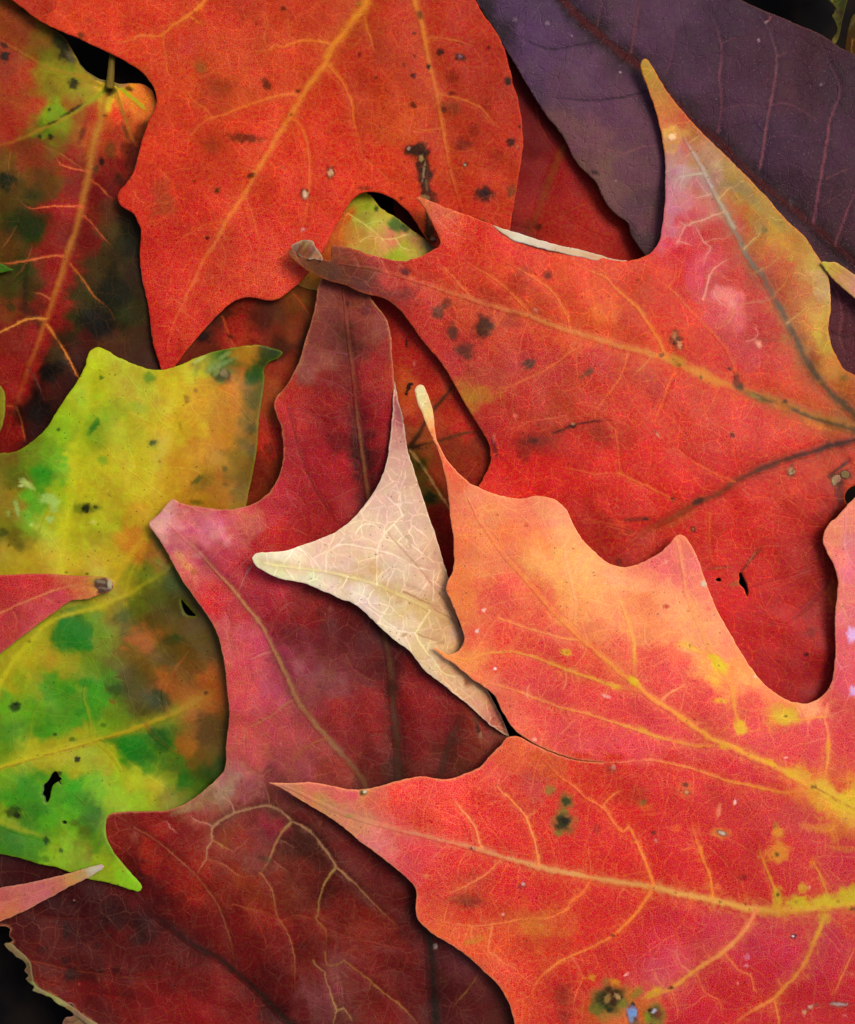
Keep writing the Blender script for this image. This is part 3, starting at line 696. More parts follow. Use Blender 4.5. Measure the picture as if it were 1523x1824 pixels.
# ================================================================ yellow green tip seen through the gap below the big orange leaf
def leaf_tip_gap():
    t, o = thing('maple_leaf', 'yellow green leaf tip with pink spots seen through the gap under the big orange leaf', 'leaf', 600, 480, 8, GM)
    m = leaf_material('yellow_green_tip', 'd0c070', net1=.35, net2=.15)
    s = Surface("654,345 660,347 668,358 677,369 690,378 705,386 720,398 735,410 750,420 763,430 777,440 790,452 770,475 700,500 600,520 520,500 500,440 540,380 600,340 640,325 652,330",
        "654,345,8 790,450,9 600,500,8 540,400,7.4 700,430,9.4 640,330,7 560,480,7.5",
        "655,360,8a8a20 645,390,909030 650,375,8c9424 680,385,a0942c 620,430,a8702c 640,440,b08038 670,420,c08a50 690,420,c8705a 700,430,c46c50 670,400,a8a03c 740,430,c07a4c 745,440,a8983c 700,452,8ca024 720,440,a8a030 640,455,a88c40 765,440,6c5c3c 600,410,b04818 610,390,a84a18 590,440,a04010 690,400,a8a040 730,420,a8a048",  # orange points at left paint a shadow gradient with red bounce light
        [V("620,380 650,400 680,425 700,450", 3, 2, 'c8b860', .6), V("650,400 670,395 690,393", 2.5, 2, 'c0b860', .5), V("680,425 705,425 725,415 740,420", 3, 2, 'd0c070', .6), V("640,430 660,420 680,425", 2.5, 2, 'c8b860', .5), V("705,425 715,440 735,448", 2.5, 2, 'd0c070', .5)],
        [(707, 400, 16, 12, 20, '30581c', .9), (722, 405, 8, 7, 0, '2c4418', .8), (671, 371, 4, 5, 0, '284010', .9), (765, 437, 14, 8, 20, '6c6444', .6), (655, 360, 6, 12, 0, '6a7c18', .5)],
        rim='a09030', rim_a=.4, gain=1.25, seed=37, spacing=4, blotch=.14)
    build_sheet(s, 'blade', m, t, o)
leaf_tip_gap()

# ================================================================ big orange red leaf, top
def leaf_top():
    t, o = thing('maple_leaf', 'big orange red leaf with black specks, filling the top left and centre', 'leaf', 690, -90, 13, GM)
    m = leaf_material('orange_red_leaf', 'e8904c', net1=.30, net2=.14, grain=.06, rough=.48)
    s = Surface(
        "-40,-60 -10,-20 24,2 50,22 78,41 105,54 137,67 165,80 191,92 214,103 236,116 251,127 263,140 270,150 275,160 278,172 278,183 273,198 266,212 258,232 251,253 246,272 242,290 238,304 232,317 222,330 213,341 210,350 211,359 216,367 226,373 236,379 242,387 246,396 250,405 252,416 250,438 249,460 251,480 254,501 258,521 263,542 266,561 268,580 270,597 273,614 278,631 283,648 290,668 298,680 306,668 309,655 324,634 338,617 352,600 365,584 379,569 394,554 410,540 423,533 437,529 447,529 457,531 472,534 488,535 501,529 512,521 526,509 541,495 552,482 560,470 568,458 575,447 586,426 596,406 606,388 616,372 625,359 636,349 645,344 656,342 666,342 677,344 689,348 701,354 710,361 718,369 727,377 735,386 743,398 752,414 762,428 776,442 800,470 840,490 880,470 902,440 908,412 911,390 915,369 920,338 925,307 929,280 932,258 931,235 929,212 925,190 921,170 914,150 911,133 906,116 902,97 894,78 879,51 870,38 862,27 848,2 830,-40 850,-120 800,-190 740,-150 690,-110 640,-190 520,-260 420,-180 300,-240 180,-150 60,-200 20,-110",
        "24,2,11 100,40,10.2 191,92,9.8 278,180,9.6 213,350,10.4 250,500,7.6 290,665,5.6 340,560,7.4 400,540,8.4 500,528,10 560,470,12 450,300,13 340,250,11.4 600,380,11.6 656,342,11 720,370,11.6 776,442,12 850,470,11 908,412,11.5 932,250,13 850,300,13 700,250,13.2 600,200,14 879,51,13 848,0,13 700,-100,14 300,-200,12 520,60,14",
        "60,8,a82c14 100,30,c83e1e 150,60,cc4020 200,60,d04026 250,30,d04228 300,60,cc4026 350,20,c84026 400,40,cc4630 230,90,cc4020 262,150,b85020 300,130,cc4428 260,200,c03a18 280,170,d04224 400,100,d05036 440,60,c84a30 450,130,d8583c 390,120,ca4c2c 350,110,ca4826 420,150,c44a22 380,170,b03c20 350,160,c84620 340,90,d25040 500,40,bc3c1c 550,60,b83814 500,110,c84426 440,30,ac3820 620,20,b43a14 560,130,c03414 660,60,a83818 700,30,b03418 690,100,a43214 640,100,b43010 720,70,b03416 760,60,ac2c10 820,50,a82a12 860,90,a82a12 800,140,a83018 880,120,a4280f 870,180,a4280f 900,220,ac2c12 300,250,cc3a1e 350,220,cc3e24 250,300,c03418 300,300,c8361e 250,350,c83424 330,330,ce3a24 400,280,cc4024 380,250,b83818 430,220,cc3c20 470,220,d23e26 350,380,c83222 300,380,c0301e 280,420,c42e20 290,360,9c3c1c 400,350,d03e28 450,400,cc3e30 350,450,c83828 430,450,d04836 500,350,cc3a20 480,290,d03c20 540,270,cc3418 560,320,d03a22 520,420,cc4030 500,460,d24c38 550,460,c43424 400,500,d24a38 300,500,c83a2e 280,560,be2c22 300,590,be2e24 300,640,b42820 330,590,c83c2e 480,500,d85440 460,525,d4503c 580,170,c43010 600,250,cc3010 560,220,cc3414 660,190,b8380f 640,150,b43410 690,210,c0441c 720,220,c44c24 690,230,c04820 650,280,cc3414 700,290,c83816 650,320,cc3414 700,330,d4401f 730,350,c83a18 745,400,c84c20 800,240,b03216 830,210,ac3014 760,170,ac3818 850,280,ac2e12 830,330,b42e10 850,380,b82c14 900,270,b4341a 900,340,b83818 900,390,b83218 870,420,b43014 800,400,c4321c 810,360,bc3014 770,300,b83414 580,390,c8341a 560,360,c8341c 520,380,cc3820",
        [V("690,-90 672,-60 658,-20 650,7 638,24 626,38 610,60 592,82 584,98 578,113 565,131 551,147 542,163 534,178 525,192 516,207 502,230 488,253 472,280 457,304 445,327 434,345 420,368 403,393 395,411 386,427 374,444 362,460 353,480 345,498 334,520 324,542 315,562 307,580 302,597 297,614 295,642", 13, 3, 'd08c20', .85, 'e0704c', name='midrib'),
         V("592,79 580,75 568,73 552,71 534,72 517,77 500,85 490,80 478,90 462,91 444,92 432,91 420,89", 5, 2.5, 'd8802c', .8, 'dc7040'), V("531,167 515,167 500,168 492,171 465,178 440,186 420,194 403,201 390,205 376,208 363,216 352,225 340,237 328,249 318,258 307,265", 5, 3, 'dc7c34', .8, 'd86838'),
         V("376,208 370,199 362,191 345,180 335,167 333,150", 3.5, 2, 'd87038', .65), V("362,2 358,7 348,17 335,27 322,36 307,44 297,54 287,63 267,62 246,63 235,69 222,72 208,72 191,70", 6, 3, 'dc8838', .75, 'd87040'), V("335,27 350,38 365,46", 4, 2.5, 'dc8034', .7),
         V("287,63 291,80 295,99 296,113 297,126 304,138 314,147", 3, 2, 'd87038', .6), V("403,394 388,396 369,398 358,403 348,410 336,417 324,423 305,440", 3, 2, 'dc7040', .5), V("437,352 445,370 451,386 455,405 460,428", 3, 2, 'dc6c40', .6), V("386,427 396,437 401,457 398,480", 3, 2, 'dc6c48', .5),
         V("578,113 585,115 595,126 606,140 614,152 619,164 625,178 628,191 629,205 630,218 635,235 640,253 642,268 647,280 655,290 664,297", 4.5, 2, 'd87c2c', .7, 'd05c30'), V("648,20 652,45 659,65 663,82 667,96", 4, 2, 'cc7428', .6),
         V("517,208 526,213 534,222 541,236 546,253 550,275 551,297 551,320 550,341 547,360 544,379 539,400 532,422", 4.5, 2.5, 'dc7434', .7, 'dc6840'), V("738,-40 739,0 744,16 749,31 753,52 758,75 762,96 766,116 771,133 775,150 778,164 780,178 784,198 787,218 791,239 794,259 798,279 802,300 807,320 812,338 817,355 821,372 826,400", 8, 3, 'c88028', .8, 'cc5c30', name='midrib'),
         V("759,67 778,67 797,70 813,73 828,77 845,85", 3.5, 2, 'c86c2c', .5), V("780,167 790,168 800,171 815,173 828,178 842,184 855,191 866,202 876,215 886,225 896,236", 4, 2, 'cc702c', .6), V("787,229 770,229 753,232 735,228", 3, 2, 'cc6c30', .5),
         V("324,542 316,537 307,533 295,535 283,537", 3, 2, 'd86c48', .6), V("323,549 330,558 338,566", 2.5, 2, 'd86c48', .5), V("434,348 410,350 395,345", 2.5, 2, 'd86c40', .3), V("512,30 515,60 510,90", 2.5, 2, 'cc7038', .35), V("470,20 478,40 470,70 478,92", 3, 2, 'd07040', .45), V("236,116 250,140 262,160", 2.5, 2, 'd06c38', .4),
         V("440,186 435,165 425,150", 3, 2, 'd07040', .5), V("457,304 430,300 400,290", 2.5, 2, 'd87040', .35), V("488,253 470,250 455,255", 2.5, 2, 'd87040', .4), V("794,262 830,270 850,262", 2.5, 2, 'c8602c', .4), V("802,300 830,298 860,300 880,315", 2.5, 2, 'c8602c', .4), V("800,285 780,310 770,330", 2.5, 2, 'cc602c', .4), V("647,280 680,310 700,330", 2.5, 2, 'd86838', .45), V("630,218 600,215 575,225", 2.5, 2, 'd06830', .35),
         V("237,340 243,352 260,365 275,372", 3, 2, 'd86848', .55), V("285,302 297,315 302,326", 3, 2, 'd86c40', .6), V("345,498 370,490 400,492", 2.5, 2, 'dc7050', .4)],
        [(505, 17, 5, 5, 0, '4c140c', .8), (475, 150, 12, 7, 55, '3c1c0c', .8), (437, 246, 30, 8, 3, '50200c', .8), (386, 338, 7, 7, 0, '9c3c14', .6), (386, 339, 4, 4, 0, '38200c', .9), (447, 312, 8, 4, -15, '4c240c', .85), (369, 423, 3.5, 3.5, 0, '4a0c08', .9), (288, 333, 15, 16, 0, '9c3c1c', .5, .6), (357, 120, 10, 12, 0, '7c5c2c', .6, .6), (393, 157, 26, 14, 0, '8c3c1c', .5, .6), (379, 259, 16, 13, 0, '903c20', .5, .6), (345, 323, 3, 3, 0, '7a200c', .8), (315, 333, 3, 3, 0, '8a200c', .6),
         (748, 27, 5, 9, -10, '5a3410', .85), (783, 94, 6, 7, 0, '3c1410', .9), (788, 92, 4, 5, 0, '2c1010', .8), (819, 102, 11, 7, 0, '2c100c', .9), (820, 101, 5, 2.5, 20, '8c6c80', .6), (763, 118, 4.5, 5, 0, '1c1008', .95), (736, 135, 5.5, 5, 20, '3c0c08', .9), (669, 139, 3.5, 3.5, 0, '5c1408', .8), (736, 188, 6, 6, 0, '4c1008', .85), (807, 137, 12, 9, 0, '70200f', .6, .6), (804, 191, 17, 11, 15, '70300f', .65, .6), (790, 195, 5, 6, 0, '4c1810', .8), (905, 145, 6, 7, 0, '1c1408', .95), (911, 253, 8, 8, 0, '2c0c0a', .95), (870, 85, 3, 3, 0, '4c1008', .9), (824, 256, 15, 12, 0, '601c14', .7, .6), (845, 232, 10, 10, 0, '74200f', .5, .6), (828, 293, 5, 5, 0, '3c2c14', .9), (828, 293, 2.5, 2.5, 0, 'b0a088', .9), (862, 345, 17, 13, 10, '2c0c10', .92), (862, 345, 8, 6, 0, '180810', .8), (911, 340, 9, 11, 0, '5c3c20', .75), (922, 262, 3, 3, 0, 'a06a50', .6), (925, 226, 3, 3, 0, '3c100a', .9), (885, 275, 12, 12, 0, '8c2814', .5, .6), (869, 185, 9, 9, 0, '7c2410', .5, .6), (640, 98, 4, 5, 0, '6c1c0c', .7), (738, 60, 4, 3, 0, '5a1c0c', .8), (739, 100, 3, 3, 0, '5a1c0c', .7), (720, 117, 4, 4, 0, '6c1c0c', .7), (700, 170, 4, 4, 0, '7a1c0c', .5), (530, 160, 4, 3, 0, '50280c', .9), (519, 203, 2.5, 2.5, 0, '6a3a10', .8), (637, 5, 5, 4, 0, '8c7020', .7), (895, 68, 3, 6, 0, '4c1010', .8), (820, 78, 8, 2, 20, '6c200f', .6), (804, 165, 6, 4, 0, '5c180f', .7),
         (589, 308, 7.5, 11, 0, '4a1c14', .9), (589, 308, 4.5, 7, 0, 'c8a078', .95), (543, 346, 8, 9.5, 0, '4a1c14', .85), (543, 346, 5, 6.5, 0, 'd0b898', .95), (540, 408, 4, 3, 0, 'c09088', .8), (503, 375, 4, 12, 0, 'b85040', .4), (504, 298, 3, 5, 0, '90704c', .4),
         (744, 268, 20, 13, 0, '28180f', .95, .35), (730, 268, 12, 8, 10, '30200f', .9), (752, 285, 12, 20, 0, '28180f', .95, .35), (758, 312, 13, 20, 0, '2a1810', .95, .35), (757, 338, 10, 16, 0, '2c1a10', .92), (768, 355, 12, 12, 30, '3c1a10', .85), (763, 385, 7, 26, 0, '2c1c12', .9), (765, 412, 9, 16, 0, '3c2c14', .9), (768, 428, 9, 8, 0, '1c1010', .95), (751, 282, 4, 5, 10, 'a08a50', .85), (755, 305, 2, 16, 8, '9a805c', .7), (760, 330, 2, 12, -5, '7a603c', .6), (757, 352, 8, 5, 0, '8a7048', .8), (765, 390, 2, 16, 0, '8a5038', .7), (771, 424, 4, 4, 0, 'a08060', .8), (728, 265, 3, 3, 0, 'b09888', .7),
         (650, 336, 12, 3, 0, '7c2c10', .8), (714, 353, 3, 3, 0, '6c1c0c', .8), (820, 378, 5, 8, 0, '902814', .6), (858, 395, 8, 5, 20, '4c3814', .7), (620, 380, 4, 8, 20, '9a200f', .5), (583, 295, 3, 3, 0, '8a300f', .5), (555, 310, 3, 8, 0, 'd06040', .4), (145, 63, 7, 6, 0, '4c2c10', .8), (90, 18, 5, 5, 0, '8c3018', .5), (160, 36, 6, 5, 0, '9c4020', .5)],
        rim='c04420', rim_a=.4, gain=np.array([1.0, .9, .85]), seed=41, blotch=.13, warp=16, fringe=.3, twig=(7, 38, 'e8884c', .65), und=.55, relief=1.1)
    build_sheet(s, 'blade', m, t, o)
leaf_top()

# ================================================================ yellow green leaf, left
def leaf_yellow_green():
    t, o = thing('maple_leaf', 'yellow and green leaf at the left, crimson leaf lying over its right side', 'leaf', -90, 1370, 9, GM)
    m = leaf_material('yellow_green_leaf', 'd8c860', net1=.16, net2=.14, grain=.12, rough=.42, spec=.4, bump=.35, trans=.28)
    s = Surface(
        "-60,835 -30,822 0,807 20,806 38,799 62,782 80,765 95,742 112,716 130,691 146,664 153,650 156,636 162,625 170,619 182,620 192,625 206,634 225,643 245,651 262,657 280,659 300,656 320,650 345,639 370,630 400,622 430,617 460,615 485,620 503,628 497,637 485,642 475,648 470,658 470,675 468,700 462,740 459,780 456,810 448,850 441,885 435,930 440,1000 448,1080 455,1180 458,1260 440,1350 420,1410 380,1440 320,1458 270,1458 235,1454 215,1451 201,1451 192,1453 189,1466 189,1487 196,1507 203,1520 212,1531 224,1545 236,1559 245,1568 251,1576 253,1582 250,1587 246,1588 232,1585 219,1581 188,1572 160,1567 123,1552 96,1543 68,1538 34,1528 0,1521 -60,1520 -160,1560 -150,1470 -260,1420 -150,1330 -280,1230 -190,1120 -250,1000 -120,960 -150,870",
        "0,807,9 165,622,10 280,659,9.3 400,622,9 503,628,8.2 440,885,7.6 300,900,8.6 300,1050,8 380,1250,7 350,1400,6.4 250,1455,6.6 190,1455,8 200,1510,8.8 250,1585,9.4 100,1543,9.2 0,1520,9.4 0,1300,10.6 100,1200,10.6 60,1000,9.4 200,800,9.8 -200,1200,10 450,1100,6",
        "20,815,70581c 60,800,6a7c14 30,850,5c6018 170,640,c0c41c 165,690,b8bc14 150,700,aab814 130,740,a0b810 110,780,8cac0c 90,800,70980c 60,830,70880c 80,850,3c8c18 100,830,68a010 110,880,a4b80c 130,830,c4bc18 200,680,b4a61c 250,680,b4b024 230,700,b8a020 300,700,ccb020 340,660,c8b020 350,700,d0981c 400,700,d07c1c 420,730,c87818 380,655,889060 400,640,2c6018 420,650,4c6014 440,635,b8781c 430,660,b8641c 480,630,2c3c10 498,630,18280c 490,640,1c2c0c 460,660,2c4c14 460,700,5c5018 400,770,c07c1c 300,780,ccac1c 340,760,d0a018 350,800,c88418 330,830,c88c14 230,770,b8b024 260,820,c8b020 200,820,c4b41c 170,760,88a020 200,740,9ca420 440,740,745814 440,800,604c10 450,760,8c5c14 420,850,745410 420,810,8c6414 380,860,b06c18 380,820,b07818 340,880,bc7c14 300,860,c8941c 250,850,c8b01c 200,880,bca822 150,870,c0b41c 180,930,b0ac1c 140,960,b0ac20 60,900,60a028 90,930,a8a820 50,930,789420 20,880,947418 20,910,8c7418 30,960,685c10 20,990,a88c1c 60,1000,b4941c 120,1000,c8a81c 120,940,c0b018 250,930,c89c1c 240,970,cc7c20 270,980,985c1c 290,960,6c5c18 200,1000,c0a01c 170,960,ac9c20 260,1010,607014 230,1020,989020 300,1040,34480c 280,1060,44480c 250,1070,505c10 220,1050,a08c14 320,1080,3c380c 130,1040,b4981c 60,1030,bca01c 180,1070,b09c18 230,1100,485010 200,1090,887418 280,1100,4c3c0c 330,1110,4c380c 170,1110,688c18 130,1130,207020 60,1150,a8a018 60,1180,b09c18 20,1210,ac9c18 90,1175,ac8c18 120,1190,98901c 150,1200,68881c 180,1160,708018 190,1210,487c1c 170,1230,388c24 250,1130,8c4c1c 220,1160,6c5018 200,1180,605c10 220,1200,504010 260,1180,5c440f 300,1180,483c0c 300,1220,904c1c 310,1240,884c18 320,1200,684410 380,1230,90481c 350,1260,904c18 230,1220,4c4010 280,1240,283408 270,1270,403c0c 360,1150,50400c 340,1190,603c0c 370,1300,4c340c 330,1330,8c541a 350,1350,60440f 320,1360,385c14 280,1310,285c14 290,1330,306418 230,1330,1c7c20 250,1350,287420 300,1350,486c14 100,1230,488c1c 50,1220,88941c 50,1260,5c981c 20,1250,609420 150,1260,3c8c24 30,1300,4c8818 80,1300,40881c 130,1290,449020 180,1290,6c9020 190,1260,68841c 150,1310,a0981c 60,1330,a8a01c 100,1340,b0a020 200,1355,a8a41c 140,1370,9c9c1c 30,1390,60901c 60,1400,38881c 30,1420,388c1c 130,1400,309020 130,1430,38881c 170,1400,68a41c 200,1400,90ac1c 240,1380,a0a820 260,1390,a0b01c 230,1430,90b01c 280,1400,a8a41c 300,1400,70881a 300,1420,706c1a 330,1390,206018 370,1370,244010 60,1450,307020 20,1460,80981c 120,1460,50981c 90,1470,489018 20,1490,2c6c18 60,1500,3c7c18 100,1480,68941c 150,1470,40781a 165,1440,387018 110,1500,84a820 130,1520,80a01c 150,1510,707c28 200,1540,90a818 180,1530,889818 230,1570,88bc18 205,1500,70901c 188,1480,7c9c14 180,1500,507c20",
        [V("-30,1260 0,1214 27,1173 55,1142 85,1110 125,1094 171,1082 222,1060 273,1031 305,1010", 9, 7, 'c4bc14', .8, 'b09c14', name='midrib'), V("-60,1390 0,1367 51,1350 102,1338 164,1321 205,1309 259,1290 300,1275 341,1255 393,1224", 8, 6, 'bcb018', .8, '9c601c', name='midrib', halo=('b0a41c', 14, .35)),
         V("0,1370 51,1354 102,1341 164,1324 205,1312 259,1293", 2.2, 2, '98581c', .6), V("-30,1455 0,1463 34,1477 68,1487 110,1500", 10, 8, 'b0a81c', .55, '789020'), V("109,1022 112,985 116,954 120,920 128,860 137,801 148,750 160,699 168,650", 16, 10, 'ccc818', .4, name='midrib', part=False), V("200,1040 230,990 260,950 285,890 297,830 305,780 312,733 330,680", 14, 8, 'd0a81c', .4, part=False), V("300,1010 330,985", 5, 4, 'a09418', .5),
         V("222,1060 232,1020 250,990", 5, 3, 'c0a81c', .4), V("164,1321 160,1280 150,1240 155,1210", 6, 4, 'a8a020', .4), V("259,1290 285,1320 320,1345", 7, 4, '90501c', .5), V("300,1275 290,1230 320,1180 345,1150", 5, 3, '98581c', .45), V("171,1322 200,1350 215,1375", 5, 3, 'b4a020', .5), V("85,1110 100,1080 95,1050", 4, 3, 'bca81c', .3), V("120,870 90,900 70,950", 5, 3, 'b8a41c', .3), V("240,830 280,800", 4, 3, 'ccb020', .3), V("62,880 40,840 10,860", 3, 2, '8c8420', .4)],
        [(167, 762, 13, 6, -50, '1c6c28', .85), (172, 752, 6, 8, 30, '2c7820', .7), (266, 672, 10, 9, 0, '3c7c18', .75, .6), (181, 673, 4, 4, 0, '2c5c18', .8), (273, 789, 6, 5, 0, '101c0c', .95), (273, 789, 10, 8, 0, '5c701c', .4), (152, 906, 25, 9, 0, '5c6c18', .7), (153, 906, 8, 9, 0, '14180c', .95), (170, 903, 5, 3, 0, '2c2c10', .8), (395, 668, 19, 13, 20, '2c2c24', .85), (398, 664, 6, 8, -40, '907c84', .8), (385, 662, 8, 5, -60, '8a9478', .7), (451, 670, 13, 16, 0, '1c481c', .8, .6), (395, 648, 30, 4, -25, '88a098', .45, .6), (355, 640, 14, 3, -30, 'b4bca0', .75), (400, 633, 12, 4, -30, '9cb098', .5), (333, 711, 6, 8, 0, '9c6420', .8), (348, 695, 4, 4, 20, '8c5c20', .7), (104, 765, 3, 3.5, 0, '185c10', .9), (184, 820, 9, 8, 0, '649c1c', .7, .6), (321, 760, 4, 7, 0, '9c7c1c', .6), (285, 822, 3, 3, 0, '8c5c18', .7),  # grey-green streaks near the top edge are painted wet glare
         (244, 725, 16, 9, 10, '84a41c', .6, .6), (352, 855, 12, 5, -40, '3c4c10', .8), (360, 860, 22, 12, -35, '5c5814', .5, .6), (195, 880, 4, 4, 0, '94701c', .5), (450, 765, 10, 8, 0, '2c3c10', .7, .6), (400, 835, 5, 5, 0, '4c4810', .7), (350, 895, 12, 5, 0, '44480f', .6), (75, 845, 18, 14, 20, '2c8c18', .7, .6), (48, 862, 14, 5, 35, 'c0d0b0', .7), (88, 890, 18, 9, 10, 'a8c8a0', .75), (38, 865, 5, 3, 0, 'c8d8c8', .8), (95, 905, 8, 8, 0, 'a8c8a0', .6), (30, 905, 4, 14, -10, '98b8a0', .6), (88, 925, 8, 6, 0, 'a0c4a8', .65), (50, 920, 5, 14, 0, '6cac48', .5), (165, 930, 7, 4, 0, 'd0c090', .7), (55, 935, 3, 3, 0, 'b0c8a0', .6), (15, 915, 3, 6, 0, '80a070', .6),  # whitish green flecks are wet glare painted into the colour
         (128, 1132, 36, 27, 15, '1c7024', .92, .3), (118, 1115, 18, 12, 0, '207428', .8), (150, 1148, 16, 12, 20, '1c7424', .8), (27, 1258, 10, 8, 0, '182c0c', .9), (28, 1255, 4, 2, 0, '0c140a', .9), (137, 1353, 5.5, 5, 20, '140c0c', .95, .3), (208, 1228, 18, 17, 0, '28380c', .8, .6), (280, 1248, 17, 18, 0, '243008', .75, .6), (200, 1250, 6, 4, 0, '7c4428', .7), (305, 1140, 20, 10, 0, '28340c', .6, .6), (313, 1135, 7, 6, 0, '1c3c0c', .6), (235, 1325, 26, 16, -10, '187420', .85, .5), (250, 1345, 20, 16, 0, '1c6c20', .8, .5), (278, 1305, 14, 10, 0, '1c501c', .85, .5), (290, 1325, 14, 18, 10, '1c5018', .8, .5), (272, 1350, 24, 10, 20, '28641c', .6, .6), (200, 1320, 18, 6, 0, '1c7420', .7), (150, 1215, 14, 8, 0, '1c8030', .7, .6), (125, 1230, 10, 7, 0, '288428', .7, .6), (140, 1270, 10, 6, 0, '2c7420', .6), (183, 1292, 5, 4, 0, '28400c', .6), (97, 1308, 4, 3, 0, '1c300c', .8), (127, 1318, 5, 4, 0, '1c4810', .7), (105, 1378, 5, 4, 0, '0c0808', .9),
         (24, 1448, 13, 11, 0, '14340f', .85), (30, 1453, 6, 5, 0, '10180c', .9), (82, 1497, 5, 7, 0, '14340c', .9), (108, 1515, 4, 4, 0, '184810', .9), (167, 1468, 20, 22, 0, '2c5c18', .7, .6), (150, 1480, 12, 10, 0, '5c5c28', .5), (133, 1465, 8, 6, 0, '4c4c2c', .6), (56, 1535, 16, 4, 10, '2c4c14', .5), (80, 1530, 10, 6, 0, '1c5c14', .6), (155, 1525, 10, 12, 0, '80704c', .45, .6), (270, 1370, 10, 8, 0, '3c7c1c', .6, .6), (60, 1100, 4, 3, 0, '7c6418', .6), (52, 1143, 3, 3, 0, '6c5414', .8), (118, 1020, 4, 2, 0, '5c5010', .8), (155, 1022, 3, 2, 0, '4c4410', .8), (110, 1090, 3, 3, 0, '6c6414', .7), (34, 972, 3, 3, 0, '5c5010', .7), (15, 972, 3, 3, 0, '5c4010', .7), (258, 1013, 3, 3, 0, '3c3c10', .7), (5, 950, 8, 8, 0, '2c3c10', .7), (220, 1155, 8, 4, 10, 'a05c28', .6), (366, 1235, 3, 3, 0, '28140c', .8)],
        holes=["99,1374 103,1379 105,1385 111,1386 106,1391 108,1399 102,1394 94,1399 90,1410 88,1422 83,1431 79,1430 77,1421 73,1417 75,1409 75,1401 82,1394 86,1388 91,1379",
               "323,1067 328,1073 335,1081 342,1089 349,1097 341,1098 334,1097 328,1092 324,1084 322,1075", "109,1464 115,1462 119,1466 114,1469"],
        rim='98a420', rim_a=.3, rim_w=2.0, gain=np.array([.92, .98, .35]), seed=53, blotch=.14, warp=12, twig=(3, 34, 'd0c830', .45), und=.7, relief=.6, net=.7, under='a8a060')
    q = (s.cp[:, 0] > 230) & (s.cp[:, 1] > 1000); s.cp[q, 2] *= 1.3; s.cp[q, 3] *= 1.12  # brightens colours that partly hold the crimson leaf's shadow
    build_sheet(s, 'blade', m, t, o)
leaf_yellow_green()

